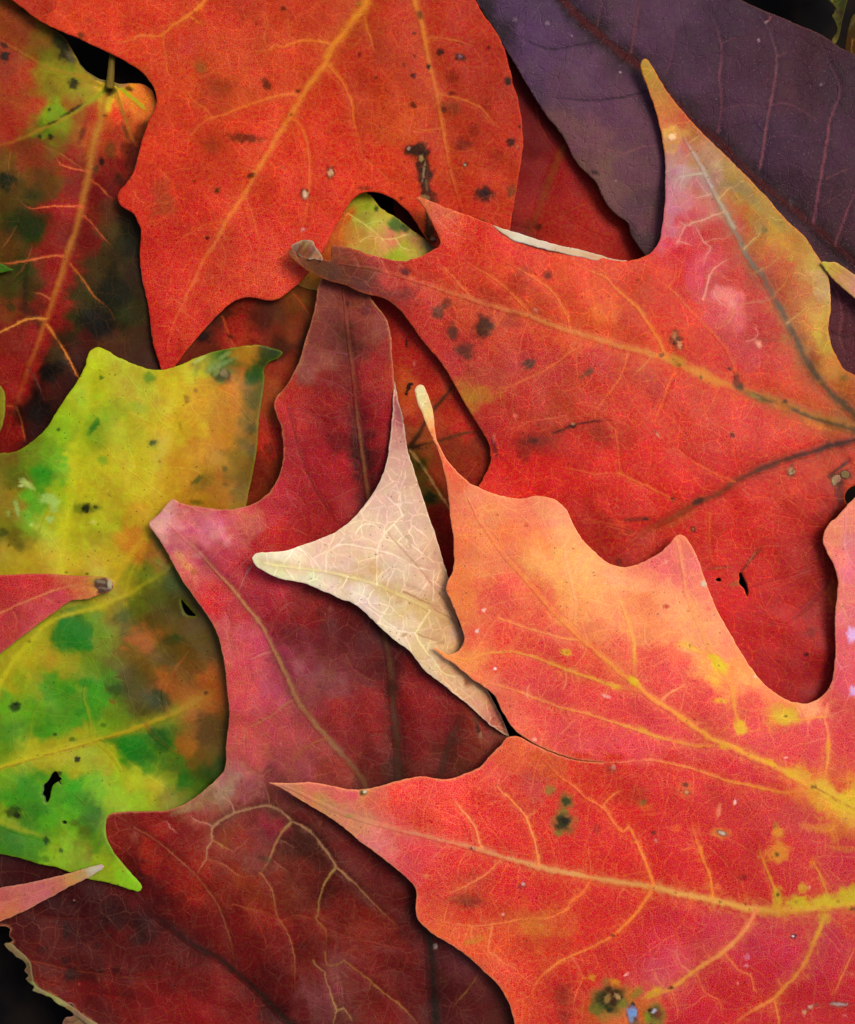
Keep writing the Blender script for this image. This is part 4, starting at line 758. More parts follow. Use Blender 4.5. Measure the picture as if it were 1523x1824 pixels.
# ================================================================ folded crimson leaf, centre
CREASE = np.array(P("700,640 702,690 708,715 718,750 725,801 736,836 753,890 765,925 777,961 790,1005 797,1026 806,1060 820,1105 833,1150 848,1190 865,1224 879,1251 893,1278 905,1309"))
def leaf_crimson():
    t, o = thing('maple_leaf', 'crimson leaf in the centre with one lobe folded over to its cream underside', 'leaf', 790, 1900, 9, GM)
    m = leaf_material('crimson_leaf', 'c89070', net1=.32, net2=.15, grain=.13, rough=.5, spec=.3, bump=.8, trans=.2)
    out = ("571,500 600,470 640,470 652,500 656,522 662,532 671,545 680,556 688,569 693,583 696,597 698,614 698,631 700,650 702,675 705,700 718,750 725,801 736,836 753,890 765,925 777,961 790,1005 797,1026 806,1060 820,1105 833,1150 848,1190 865,1224 879,1251 893,1278 905,1309 "
           "960,1345 1000,1450 990,1600 1010,1750 1060,1900 950,2020 800,2060 600,2040 420,2000 300,1930 165,1822 150,1812 137,1804 127,1790 118,1788 102,1780 88,1770 75,1765 61,1762 66,1755 58,1750 51,1743 54,1735 48,1726 50,1718 44,1709 36,1704 27,1695 20,1692 14,1682 22,1678 16,1668 17,1655 5,1650 -40,1650 -90,1620 -70,1550 -100,1500 -20,1490 60,1505 120,1520 170,1530 178,1500 180,1470 190,1455 201,1448 220,1446 246,1446 272,1445 300,1443 315,1438 328,1432 344,1423 358,1412 372,1400 386,1388 397,1375 402,1360 403,1323 406,1300 408,1282 408,1262 406,1244 403,1210 401,1190 398,1173 394,1153 389,1135 381,1117 372,1101 357,1079 341,1057 329,1040 318,1022 306,1000 294,978 283,961 273,947 264,931 273,924 283,916 291,905 300,896 306,890 311,890 317,894 335,899 355,902 374,905 393,907 414,907 434,903 452,897 468,887 482,874 492,859 498,845 502,829 505,812 505,795 503,776 500,757 494,743 490,730 488,720 490,710 497,701 505,693 514,681 522,666 531,649 538,627 544,605 551,583 557,562 562,543 564,528 566,512")
    H = TPS(P("600,510,12.6 650,700,14 500,720,12 500,850,12 285,910,13 268,930,13.4 380,1000,12.2 330,1050,11.6 400,1150,11.2 408,1300,10.4 395,1380,9.8 300,1443,9 246,1446,8.6 192,1452,7.4 200,1520,6.4 250,1600,6.6 100,1600,6 0,1560,6 50,1720,7.4 165,1820,7.4 300,1700,7.4 450,1600,10.4 500,1450,12.4 550,1250,13.2 700,1200,14.4 800,1100,14.6 720,850,14.4 905,1309,14 850,1350,13.6 700,1400,13 700,1600,11 770,1750,9.6 900,1800,10 1000,1600,10 500,1850,9 -80,1560,5.5 640,480,12.4"))
    s = Surface(out, None,
        "600,530,742e30 640,540,7c3438 570,540,803c44 650,570,883844 570,600,7c3440 590,560,6c2c34 670,590,904450 620,600,5c2426 560,640,8c4450 545,660,8c4c58 660,650,a0283c 680,620,a03444 530,700,a42430 515,690,b03c3c 580,680,84202c 580,710,981828 660,720,8c1420 690,670,a43038 510,740,b03038 500,720,b43c3c 520,800,a02832 600,760,8a1c24 600,790,6c1018 640,790,4c1014 640,830,541014 680,780,940c1c 690,740,981422 560,790,94121e 560,820,9c1424 600,830,a01424 580,860,981424 650,880,741018 620,880,9c1424 520,870,a42834 500,890,a82c3c 480,910,b43440 600,900,941420 570,910,8c1018 550,930,941418 640,900,8c1018 530,900,981420 290,920,d0a0a8 275,930,d8a8a8 310,930,cc8894 330,950,c05c78 320,970,b86078 380,950,d08098 360,930,c87080 350,900,b45458 430,960,c05860 410,930,c4606c 400,900,b4484c 450,930,c46860 490,950,b41c20 510,960,ac1418 470,980,b8383c 540,950,981014 400,1000,b84458 430,1000,b02c40 370,990,b44c60 350,1020,c46468 330,1010,c4706c 345,1035,c8645c 460,1000,b42c40 440,1030,b03444 500,1040,a82838 420,1090,a82c38 380,1070,c43038 360,1050,c84450 400,1110,c05058 500,1080,94202c 480,1060,a42c3c 460,1140,a83454 440,1120,b04058 430,1150,bc3c50 410,1160,c05058 420,1220,c0444c 450,1190,b43c50 480,1230,a8405c 440,1250,c04454 480,1200,a83c54 520,1130,6c2028 500,1110,84202c 540,1100,7c181c 560,1070,741418 600,1100,601014 630,1120,541012 650,1150,54181c 600,1130,581418 520,1180,90344c 540,1170,843440 500,1160,94304c 560,1200,84444a 590,1220,7c3840 540,1220,904048 600,1180,702c30 580,1160,6c2428 620,1200,682428 650,1190,5c1a1e 700,1180,5c1418 740,1190,701418 740,1230,7c1418 640,1240,7c1c24 440,1290,b44048 430,1320,b4484c 480,1280,a83c48 500,1310,a03c44 540,1280,94343c 560,1310,943438 530,1340,983c44 600,1270,8c2428 620,1300,80242a 660,1280,801418 670,1250,841418 760,1260,7c141a 720,1280,781418 780,1300,74141c 800,1240,741418 740,1330,781c20 680,1340,681c1c 700,1370,4c1c18 780,1340,5c1c18 760,1370,641c1c 830,1330,6c201c 820,1360,582018 870,1310,783028 880,1290,6c281f 850,1280,7a2420 540,1370,94404a 500,1360,984048 600,1370,88302c 650,1390,5c1c18 580,1390,802c2c 430,1370,b05c60 450,1350,b0484c 410,1390,a06868 400,1410,947068 370,1420,8c6c54 380,1440,9c5048 340,1435,8c6850 350,1450,8c3430 320,1450,7c3028 230,1460,742020 260,1460,801c20 210,1490,7c2420 220,1470,743028 300,1470,7c1c1c 280,1480,8c2020 330,1480,781c1c 450,1400,904450 430,1410,94484c 470,1390,84383c 480,1430,5a3024 500,1410,703030 480,1410,70302c 520,1390,8c3c40 480,1470,903048 460,1480,84404c 440,1460,743434 430,1490,8c3c34 410,1490,8c4c38 420,1510,84443c 540,1440,5c1c18 520,1430,5c2820 560,1430,641818 600,1460,541614 580,1440,5c1814 540,1510,462018 530,1490,4c2820 560,1520,44180f 620,1500,601010 650,1530,5c0e0c 700,1560,580a0a 680,1540,500c0c 460,1540,804c44 450,1520,84484c 480,1550,6c3c34 280,1530,8c2018 260,1510,8c2a20 300,1500,801c1c 230,1500,6c1c18 240,1530,4c1010 250,1560,3c0a0e 340,1570,902018 320,1550,882018 360,1590,8c2818 300,1560,701414 300,1610,58100f 280,1600,480c0f 430,1600,702018 400,1570,782018 430,1580,8c3c24 380,1640,64100e 350,1640,60100e 420,1630,680f10 480,1640,80281f 450,1610,7c301f 520,1600,6c2c1c 500,1570,702c24 560,1580,50180f 540,1560,60241c 580,1590,44140c 640,1600,581810 620,1580,500f0c 600,1620,6c1c14 640,1650,742418 670,1660,701c14 540,1660,6c1814 560,1640,74281c 540,1690,540c0c 500,1680,680f0f 560,1720,6c2c2c 550,1700,601810 600,1730,744448 580,1760,743c44 560,1780,704048 580,1800,683840 620,1760,6c3434 600,1810,58302c 640,1700,742c2c 660,1720,6c2020 640,1740,6c2c2c 660,1760,601818 660,1800,681c14 700,1720,601414 690,1690,681414 720,1780,540c0c 720,1740,540f0f 690,1800,6c1414 720,1650,500a08 740,1610,480a08 700,1600,54100c 480,1740,4c0a0c 500,1760,540c0c 450,1700,600f0c 480,1800,3c080a 430,1780,680f10 440,1820,700f10 540,1800,5c1c20 840,1700,5c2c38 820,1720,542430 860,1730,642c34 820,1780,4c181c 800,1750,4c1c1c 870,1790,542020 840,1810,4c181c 890,1810,4c2420 300,1780,780f12 350,1800,7c1012 250,1790,7c1410 200,1770,6c1010 180,1800,5c1010 150,1770,6c1414 120,1740,601810 80,1740,6c2014 100,1720,5c1410 100,1660,581414 60,1650,4c1012 90,1680,581410 200,1700,5c1410 180,1690,541010 200,1680,5c1210 220,1720,5c0f10 250,1650,300a0c 200,1640,340a0c 150,1600,3c0a10 100,1610,3c0a10 60,1560,340a0e 20,1550,380c10 150,1650,400a0e 160,1720,48100f 300,1700,540c0e 350,1750,640f10 300,1740,600f10 330,1690,580e10 60,1700,5c1c18 30,1680,50181a 400,1760,700f10",  # holds shadows below folded lobe and coral leaf; left pinks paint sky sheen
        [V("790,1900 782,1860 776,1821 773,1774 770,1722 766,1678 758,1620 740,1530 722,1440 711,1385 709,1340 705,1300 701,1261 698,1220 693,1169 684,1125 678,1080 672,1040 665,960 655,880 651,850 647,818 643,790 640,767 636,735 633,706 630,675 626,644 622,615 619,590 616,567 614,545 611,525 609,500", 12, 3.2, '1c1008', .85, 'b0704c', name='midrib', halo=('240c0a', 20, .62)),
         V("660,1430 647,1391 633,1371 609,1343 595,1328 582,1313 567,1297 555,1282 544,1268 534,1255 524,1237 517,1220 510,1203 500,1184 494,1171 488,1159 478,1138 468,1118 457,1102 444,1087 432,1072 420,1057 403,1037 386,1019 370,1001 355,985 341,972 328,961 312,945 297,930", 9, 2.6, '44201a', .9, 'c8986c', name='midrib', halo=('501c1c', 12, .4), pw=.6),
         V("760,1440 787,1371 800,1323 806,1307 814,1292 822,1275 831,1258", 9, 5, '3c2014', .75, '5c3828', halo=('3c1814', 16, .5), name='midrib'),
         V("620,1860 560,1850 540,1840 512,1821 498,1808 485,1794 470,1778 454,1763 438,1749 423,1736 410,1724 396,1712 372,1699 356,1691 341,1681 328,1671 314,1661 297,1649 280,1637 265,1623 253,1608 240,1590", 9, 6, '241408', .85, '300c0c', name='midrib', halo=('280a08', 16, .6)),
         V("239,1475 252,1482 266,1489 280,1499 294,1509 309,1522 324,1535 339,1548 352,1562 361,1574 369,1586 380,1601 389,1617 396,1635 403,1654 409,1672 413,1692 416,1712 418,1733", 3, 3.2, '9c5840', .85, '6c4028', halo=('4c1410', 9, .4)),
         V("379,1473 387,1466 396,1460 409,1453 423,1446 439,1442 454,1439 466,1436 478,1436 490,1440 502,1446 511,1454 520,1463 536,1471 551,1480 563,1492 572,1504 581,1515 589,1528 595,1537 599,1545 609,1553 619,1562 631,1573 643,1586 655,1597 667,1610 679,1622 691,1634 707,1650 722,1664", 4.2, 3, 'a88468', .9, '8c5c30', halo=('3c1a14', 10, .5)),
         V("379,1473 377,1485 377,1497 374,1504 369,1511 368,1521 367,1531 360,1540 355,1548 352,1562", 3.8, 2.4, 'b08468', .85), V("377,1497 387,1501 396,1507 405,1512 413,1518", 3, 2.2, 'a8784c', .85), V("413,1518 430,1508 444,1492 452,1485", 3, 1.6, '9c604c', .6), V("367,1531 380,1533 393,1538 407,1548 420,1559 440,1562 461,1561", 2.8, 2, 'a06048', .75),
         V("520,1463 511,1473 502,1483 494,1495 488,1507 483,1521 478,1535 470,1546 464,1555", 3.8, 3.2, 'a08058', .85, 'b08058'), V("464,1555 475,1570 485,1586 489,1610 493,1630 502,1646 512,1661 519,1680 524,1702 525,1735 524,1770", 3, 2, 'a87050', .85, '8c4c2c'), V("413,1612 440,1618 470,1625 493,1635", 2.4, 2, '9c5438', .6), V("488,1535 505,1548 520,1556", 2.4, 1.6, '8c6048', .6), V("500,1498 515,1505 528,1512", 2.4, 1.5, '8c6850', .5),
         V("379,1473 365,1466 350,1463 340,1455 341,1448", 3, 2, 'c08878', .8), V("417,1447 412,1432 405,1420 400,1414", 2.8, 2, 'b88878', .75), V("400,1414 390,1416 383,1420", 2.4, 1.6, 'b08878', .6), V("296,1462 305,1475 316,1486", 2.4, 1.8, 'b87870', .7), V("296,1462 280,1470 262,1474", 2.2, 1.6, 'a85850', .5), V("480,1435 475,1412 468,1390 466,1384", 2.8, 2, '9c6458', .75), V("466,1384 450,1376 438,1366", 2.2, 1.6, 'a86860', .6), V("466,1384 478,1372 490,1368", 2.2, 1.5, 'a86860', .6),
         V("599,1545 590,1555 582,1565 575,1580 570,1596 567,1612 567,1627 562,1636 565,1640 573,1648 579,1654 581,1675 580,1695", 3.4, 2.2, '9c8450', .85, '8c5030'), V("500,1640 530,1630 560,1640", 2.4, 1.6, '9c4c34', .6), V("580,1695 582,1718 600,1718 613,1711 623,1718 633,1726 644,1734 655,1743 668,1755 681,1767 695,1778 708,1787 724,1803 739,1820 750,1840", 3.4, 2.4, '94683c', .85), V("613,1711 622,1690 640,1678", 2.4, 1.6, '8c4c3c', .5), V("558,1710 565,1722 577,1729 580,1745 587,1763 592,1780 599,1801 594,1821 592,1845", 3, 2.2, 'a08058', .85), V("599,1801 612,1797 622,1808 628,1822", 2.6, 1.6, 'a08058', .7), V("660,1745 658,1762 648,1778", 2.4, 1.6, '8c5c3c', .6), V("603,1735 608,1760 610,1790", 2.2, 1.6, '8c6058', .5), V("655,1743 665,1720 675,1700", 2.4, 1.6, '8c4030', .5), V("681,1767 672,1740 700,1725 740,1740", 2.2, 1.5, '80342c', .4),
         V("850,1738 840,1754 828,1770 815,1785 805,1800", 2.8, 2, '7c5430', .75), V("579,1654 600,1662 613,1668 630,1670 647,1675 668,1680 688,1685 715,1690 739,1692", 2.8, 2, '8c4434', .6), V("567,1627 590,1640 620,1648 660,1625", 2.4, 1.6, '80382c', .5), V("631,1655 633,1630 640,1610", 2.2, 1.5, '7c3828', .5), V("633,1706 650,1690 688,1685 705,1665", 2.2, 1.6, '7c382c', .45), V("574,1450 570,1470 566,1485", 2.6, 1.8, '7c3c24', .5), V("500,1535 520,1570 540,1590 570,1596", 2.4, 1.6, '6c3828', .5), V("640,1680 620,1700 613,1711", 2.2, 1.5, '84483c', .5),
         V("40,1622 60,1630 102,1637 154,1637 190,1635", 2.6, 1.8, '5c2018', .5), V("48,1712 75,1716 119,1729 171,1734 222,1741 273,1740 324,1731 345,1722 358,1712 372,1702", 2.8, 3, '7c3420', .7, '44200f'), V("225,1740 227,1722 224,1705", 2.2, 1.6, '6c1c1c', .5), V("60,1740 90,1755 120,1762", 2.4, 1.6, '7c2820', .45), V("160,1770 190,1775 230,1780", 2.2, 1.6, '8c2820', .4), V("274,1595 275,1615 277,1640", 2.6, 2, '48181c', .5), V("332,1640 333,1660 338,1680", 2.6, 2, '6c281c', .5), V("415,1617 400,1615 389,1620", 2.2, 1.6, '80382c', .5), V("418,1675 440,1674 462,1680", 2.2, 1.6, '6c1c18', .5), V("455,1690 460,1715 468,1740", 2.4, 1.6, '64241c', .45), V("380,1790 400,1798 430,1795", 2.2, 1.6, '802820', .4),
         V("447,1009 440,1019 434,1029 429,1043 423,1057", 2.8, 2.4, 'b87878', .8), V("457,1108 440,1120 423,1132", 2.6, 2.4, 'b45c54', .6), V("478,1138 481,1125 485,1111 494,1098 502,1085 515,1075 525,1072", 2.6, 2, 'a04c44', .65), V("481,1161 461,1167 442,1178", 2.8, 2.2, 'c88878', .85), V("517,1249 498,1262 481,1277 466,1284 451,1292 438,1296 427,1299", 3, 2.4, 'b07458', .85), V("438,1296 434,1320 437,1345", 2.4, 1.8, 'c07c6c', .6), V("582,1314 568,1320 555,1326 542,1334 531,1343 524,1352 520,1360 528,1372", 3, 2.2, '9c5c40', .8), V("616,1166 622,1180 630,1193 643,1202 657,1210 671,1217 684,1222", 2.8, 2, '8c4c44', .6), V("500,1088 508,1078 520,1072 535,1083", 2.4, 1.6, 'a06058', .6), V("555,1225 575,1230 595,1228 605,1215", 2.2, 1.5, '985850', .5), V("500,1263 520,1249 540,1235", 2.6, 2, '9c6450', .6), V("612,1320 595,1312 580,1312", 2, 1.5, '8c4038', .4), V("660,1310 690,1306", 3, 2.4, '7c3c30', .7), V("775,1244 790,1240 805,1250 818,1260", 2.4, 1.8, '8c4838', .6), V("830,1325 850,1335 862,1345", 2.4, 1.8, '7c4434', .6),
         V("355,985 375,975 395,965", 2.4, 1.6, 'c87888', .45), V("420,1057 450,1050 480,1058", 2.4, 1.6, 'b04c50', .45), V("345,1020 355,1035 350,1050", 2.2, 1.6, 'cc8480', .45), V("420,1000 435,985 455,980", 2.4, 1.6, 'c05c68', .5), V("400,1090 408,1110 404,1130 412,1160 408,1185", 2.4, 1.8, 'd07c7c', .55), V("440,1186 445,1215 430,1240", 2.2, 1.6, 'cc7070', .5),
         V("514,726 519,747 524,767 532,795 541,822 549,843 558,863 568,882 580,900 600,928", 3, 2.6, '7c3428', .7, '5c2820'), V("514,728 545,732 570,748 590,758 612,765", 2.4, 1.8, '8c3c38', .5), V("633,706 618,697 602,685 578,676 555,668", 2.6, 2, '94444c', .6), V("580,790 600,810 640,825 640,850", 2.4, 1.8, '983038', .4), V("590,842 620,838 650,850", 2.2, 1.6, '983c3c', .4), V("622,630 600,628 570,622", 2.2, 1.8, '94505c', .45), V("640,767 660,755 685,748", 2.2, 1.6, '8c2028', .4), V("626,644 645,630 670,622", 2.2, 1.8, '94505c', .4), V("650,850 668,835 690,828", 2.2, 1.6, '8c1820', .4), V("505,800 540,790 575,800", 2.2, 1.6, 'a83c40', .3), V("510,870 530,885 545,910", 2.4, 1.8, 'a85040', .5)],
        [(619, 540, 4, 5, 0, '3c1c20', .8), (653, 552, 8, 10, 0, '5c2c38', .6), (335, 1010, 14, 6, 30, 'c89058', .75), (345, 1020, 7, 7, 0, 'a8543c', .7), (320, 990, 12, 6, 50, 'c89868', .6), (350, 990, 10, 5, 0, 'c898a0', .3), (533, 1190, 10, 12, 0, 'a87078', .45, .6), (570, 1090, 8, 8, 0, '4c1410', .5), (700, 1225, 12, 16, 0, '2c1410', .6, .6), (852, 1300, 3, 13, -15, '2c1c14', .9), (848, 1282, 5, 8, -20, '5c3c28', .7), (856, 1310, 3, 6, -10, '94805c', .6), (813, 1320, 10, 7, 0, '3c1c14', .6), (776, 1687, 3, 4, 0, '9c9ca0', .9), (130, 1606, 5, 5, 0, '100608', .9), (132, 1604, 2, 2, 0, '98605c', .8), (118, 1660, 7, 16, 0, '1c0608', .8, .5), (125, 1738, 14, 12, 0, '200a08', .85, .5), (118, 1712, 10, 8, 0, '240a08', .7, .5), (75, 1692, 12, 6, 0, '2c0c0a', .6, .5), (172, 1686, 6, 6, 0, '240a0a', .6, .5), (208, 1727, 7, 6, 0, '280c0a', .7, .5), (178, 1729, 4, 4, 0, '1c0a08', .8), (140, 1754, 2, 2, 0, 'c04038', .8), (465, 1530, 12, 5, 20, '2c2818', .5), (478, 1532, 8, 5, 20, '504c3c', .5), (638, 1480, 5, 4, 0, '7c3c30', .4), (500, 1325, 2, 3, 0, 'c09090', .6), (588, 1085, 6, 4, 0, '94504c', .3), (265, 1715, 20, 14, 0, '3c0a0c', .5, .6), (230, 1770, 14, 6, 0, '400a0c', .4, .6), (655, 1415, 10, 5, 0, '2c0f0c', .4, .6), (480, 1490, 20, 14, 20, '3c2420', .35, .6), (545, 1500, 26, 20, 0, '38201a', .4, .6), (240, 1490, 8, 10, 30, '8c5044', .5, .6), (395, 1412, 20, 8, -40, 'a08c6c', .5, .6), (330, 1440, 24, 6, -20, '9c8460', .6, .6), (372, 1405, 20, 5, -42, '98906c', .5, .6), (545, 965, 14, 8, 0, 'b0403c', .3, .6), (540, 1480, 8, 4, 0, '6c4438', .4)],
        rim='c88c68', rim_a=.65, rim_w=2.3, gain=np.array([.96, .80, .66]), vgain=.95, seed=61, zfun=lambda x, y: H(x, y), blotch=.19, warp=13, twig=(9, 38, 'c8886c', .85), und=.45, relief=1.3, step=3.0, net=1.0, under='a08068')
    s.cp[s.cp[:, 1] > 1450, 3] *= .8; s.cp[s.cp[:, 1] > 1450, 4] *= .72
    q = (s.cp[:, 1] > 1000) & (s.cp[:, 1] < 1420) & (s.cp[:, 0] > 380); s.cp[q, 3] *= 1.4; s.cp[q, 4] *= 1.3; s.cp[q, 2] *= 1.08
    q = s.cp[:, 1] < 720; s.cp[q, 4] *= .62; s.cp[q, 3] *= 1.08; s.cp[q, 2] *= .92
    s.cp[(s.cp[:, 0] < 280) & (s.cp[:, 1] > 1580), 2:] *= .75
    build_sheet(s, 'blade', m, t, o)
    # torn pale lip along the ragged lower left margin
    lip = Surface("8,1681 14,1679 22,1682 30,1690 38,1697 46,1703 52,1712 56,1722 58,1735 60,1747 66,1757 74,1762 90,1770 106,1779 122,1789 138,1800 152,1812 170,1822 190,1840 180,1846 160,1830 146,1818 132,1808 118,1796 104,1788 90,1776 74,1770 58,1764 62,1758 50,1748 46,1742 51,1738 44,1728 47,1720 40,1710 28,1704 24,1698 16,1692",
        None, "14,1684,94804c 40,1705,8c7848 52,1725,6c4c2c 56,1748,584028 66,1762,949058 90,1774,98944c 120,1792,9c7c40 150,1815,a88c60 180,1838,a89068 105,1784,a09c60", gain=.6, seed=63, zfun=lambda x, y: H(x, y) + .45, blotch=.25, warp=6, rim='b8a070', rim_a=.4, und=.25, net=0, spacing=2.6)
    build_sheet(lip, 'torn_edge', m, t, o, label='pale torn edge')
    # the lobe folded over, cream underside up
    def zf(x, y):
        x = np.asarray(x, float); y = np.asarray(y, float)
        d, _ = poly_dist(x, y, CREASE)
        tip = np.exp(-((x - 452) ** 2 + (y - 995) ** 2) / 120 ** 2) * 1.6
        return H(x, y) + .22 + 3.4 * (1 - np.exp(-d / 24)) + 1.2 * sstep(20, 220, d) + tip - .5 * np.exp(-((x - 850) ** 2 + (y - 1240) ** 2) / 90 ** 2)
    m2 = leaf_material('cream_underside', 'f0e4c0', net1=.45, net2=.15, grain=.06, rough=.6, spec=.25, bump=.7, trans=.1, cell=.3)
    fl = Surface("449,993 452,988 457,985 470,984 485,983 500,982 515,979 530,974 550,967 570,960 587,953 603,944 618,933 631,921 641,910 650,899 658,888 665,878 674,862 683,842 689,820 694,790 697,765 699,740 700,718 701,695 703,680 706,695 710,716 719,750 726,801 737,836 754,890 766,925 778,961 791,1005 798,1026 807,1060 821,1105 834,1150 849,1190 866,1224 880,1251 894,1278 906,1311 899,1309 888,1301 875,1292 858,1278 841,1262 824,1248 806,1234 790,1220 773,1208 759,1197 745,1180 732,1162 719,1151 705,1142 692,1131 681,1121 670,1110 660,1101 649,1090 637,1080 622,1072 606,1067 587,1058 568,1050 551,1042 534,1037 516,1034 500,1031 488,1027 478,1022 466,1015 457,1009 451,1001",
        None,
        "458,1000,d0d0a8 475,998,d8d8bc 500,990,e0dcc4 500,1020,ccd0a8 530,1000,dcccb4 560,1000,d8bca8 590,980,d4b49c 560,1030,c8ccac 620,960,ccb098 650,930,ccb49c 680,900,ccae9c 700,870,c8a898 700,850,bc9c8c 708,820,b49084 712,790,a87870 706,740,9c5c5c 702,700,9c4c50 720,850,b09080 600,1010,d4bcac 600,1040,d0c0b0 640,1060,d0c4b8 680,980,d0b69c 650,970,d4b8a0 720,950,ccb49c 740,930,bca090 745,980,c8ac94 760,990,c09c84 780,1010,bc9478 700,1020,ccb8a0 700,1050,c4ac88 660,1010,c8a878 650,1010,d0b094 620,1030,c0ac84 740,1040,ccac94 770,1050,c49c7c 790,1080,bc946c 650,1080,c8b8ac 690,1070,bcac84 680,1100,c8b8a0 740,1090,bca070 720,1120,c4b090 760,1110,b49c70 790,1120,b89468 815,1120,b89880 800,1060,c49c80 700,1130,c8b8a4 720,1150,c4b498 750,1160,c0a880 780,1150,b8946c 790,1190,c09c70 770,1190,c0ac8c 830,1200,b08460 810,1220,c09c78 820,1160,bc9468 850,1250,b88c70 860,1260,b88868 840,1230,b48c68 875,1275,b47c68 870,1240,a06448 890,1295,9c5848 885,1275,985044",
        [V("470,1003 500,1008 525,1011 551,1014 577,1018 602,1023 623,1028 643,1033 657,1037 671,1041 688,1049 705,1057 722,1064 739,1072 756,1081 773,1091 790,1100 807,1111 815,1118", 3.2, 5, 'dcd8a0', .63, 'b89c58', name='midrib', halo=('a88c50', 9, .45)),
         V("691,947 698,957 706,966 712,973 718,980 728,991 739,1003 752,1019 766,1036 778,1052 790,1067 801,1083 811,1098 818,1112 824,1125", 1.8, 2.8, 'a87860', .52, '8c4c34', name='crease_line'), V("718,1053 735,1061 753,1070 765,1075 778,1079", 2.6, 2, '90683c', .52), V("773,1085 795,1097 815,1112 824,1122", 2, 2.4, '90583c', .49), V("718,1133 732,1126 750,1132 768,1138 790,1146", 2.4, 2, 'a07850', .6),
         V("671,1043 671,1028 671,1012 671,996 672,981 677,966 684,954 692,943 701,934 710,926 718,918 730,905", 3.2, 2.4, 'f0e8c8', .63), V("701,934 712,948 725,964 738,975 753,987 762,996", 2.6, 2, 'f0e4cc', .59), V("580,1019 580,1002 582,985 592,977 602,971 620,970 637,973 650,976 664,978 672,981 686,984 701,988 715,996 729,1005 727,1020 731,1035", 3, 2.2, 'ece4cc', .63), V("633,951 637,943 643,937 656,932 665,934 673,941 681,947 684,953", 2.6, 2, 'ece4cc', .59), V("602,971 612,958 633,951", 2.4, 1.8, 'ece0cc', .49),
         V("667,1050 660,1058 655,1067 658,1077 667,1084 676,1090 684,1093 692,1095 701,1094 712,1094", 3, 2.2, 'e8e0c0', .59), V("684,1093 690,1083 695,1075", 2.4, 1.6, 'e4dcc0', .6), V("766,1087 759,1098 753,1108 746,1118 740,1128 745,1140 753,1152 760,1163 770,1173 780,1187 790,1200 808,1205 828,1203 832,1198", 3.2, 2.4, 'e4dca8', .59), V("739,1127 727,1127 715,1125 703,1118 691,1111 678,1100 668,1092 655,1083 640,1074", 3, 2, 'e8e0cc', .56), V("753,1152 762,1146 770,1144 785,1144 800,1145 803,1135 800,1125", 2.6, 2, 'd8c89c', .52), V("771,1070 772,1045 773,1019 776,1008", 2.4, 2, 'e0d0b4', .6), V("729,1005 745,1012 760,1015 773,1019", 2.4, 1.8, 'e4d4bc', .6),
         V("718,920 713,910 708,900 697,893 688,885 683,875", 2.8, 2, 'e8dccc', .56), V("712,905 714,890 712,877 700,873 688,874", 2.6, 1.8, 'e4d4c8', .52), V("684,900 670,905 655,908", 2.4, 1.8, 'e8dccc', .49), V("708,900 722,896 740,897", 2.4, 1.8, 'dccabc', .6), V("712,877 716,862 722,850 720,830", 2.4, 1.8, 'd0b8ac', .6), V("704,750 708,780 714,810 718,840", 2.2, 2, 'b88880', .5), V("571,1014 560,1000 545,985", 2.2, 1.6, 'ece8d0', .5), V("534,1012 533,995 540,982", 2, 1.6, 'ecead4', .5), V("620,1028 612,1042 600,1052", 2.4, 1.8, 'e8e4cc', .6), V("655,1067 640,1060 625,1055", 2.2, 1.6, 'e4dccc', .5), V("828,1203 838,1218 850,1228 862,1240", 2.4, 1.8, 'd0b48c', .6), V("790,1200 800,1215 820,1228 840,1245 855,1262", 2.2, 1.8, 'd0b090', .5), V("770,1173 755,1180 748,1178", 2.2, 1.6, 'd8ccb0', .5), V("790,1146 800,1165 820,1180 828,1203", 2.2, 1.8, 'c8b080', .5)],
        [(725, 955, 5, 5, 0, 'a08468', .5), (728, 972, 5, 6, 0, 'a48864', .5), (727, 973, 2.5, 3, 0, 'd8c8ac', .6), (833, 1217, 7, 7, 0, '8c4c28', .56), (831, 1216, 3, 3, 0, '6c3420', .56), (580, 970, 3, 2, 0, '94846c', .49), (590, 1046, 4, 2, 0, '94845c', .49), (618, 955, 5, 8, 0, 'b0a088', .4), (786, 1144, 7, 3, 0, '8c5c34', .49), (720, 1131, 6, 3, -20, '98784c', .49), (665, 1012, 10, 12, 0, 'b89460', .5, .6), (695, 1055, 16, 6, 25, 'b09458', .4, .6), (740, 1048, 18, 4, 20, '98784c', .35, .6), (710, 1070, 8, 5, 0, 'a48450', .4), (877, 1278, 8, 3, 40, '7c3828', .5), (609, 1002, 3, 2, 0, 'a49070', .6), (775, 985, 3, 3, 0, '94785c', .5), (745, 1095, 20, 5, 0, 'b09864', .35, .6), (800, 1112, 18, 5, 28, 'a08050', .4, .6)],
        rim='ecdcc0', rim_a=.5, rim_w=2.0, gain=np.array([1.06, .98, .90]), seed=67, zfun=zf, blotch=.07, warp=8, twig=(4, 22, 'ecdcc0', .4), und=.3, relief=.9, spacing=3.0, under='8c1a20')
    build_sheet(fl, 'folded_lobe', m2, t, o, label='pale cream folded over lobe')
leaf_crimson()

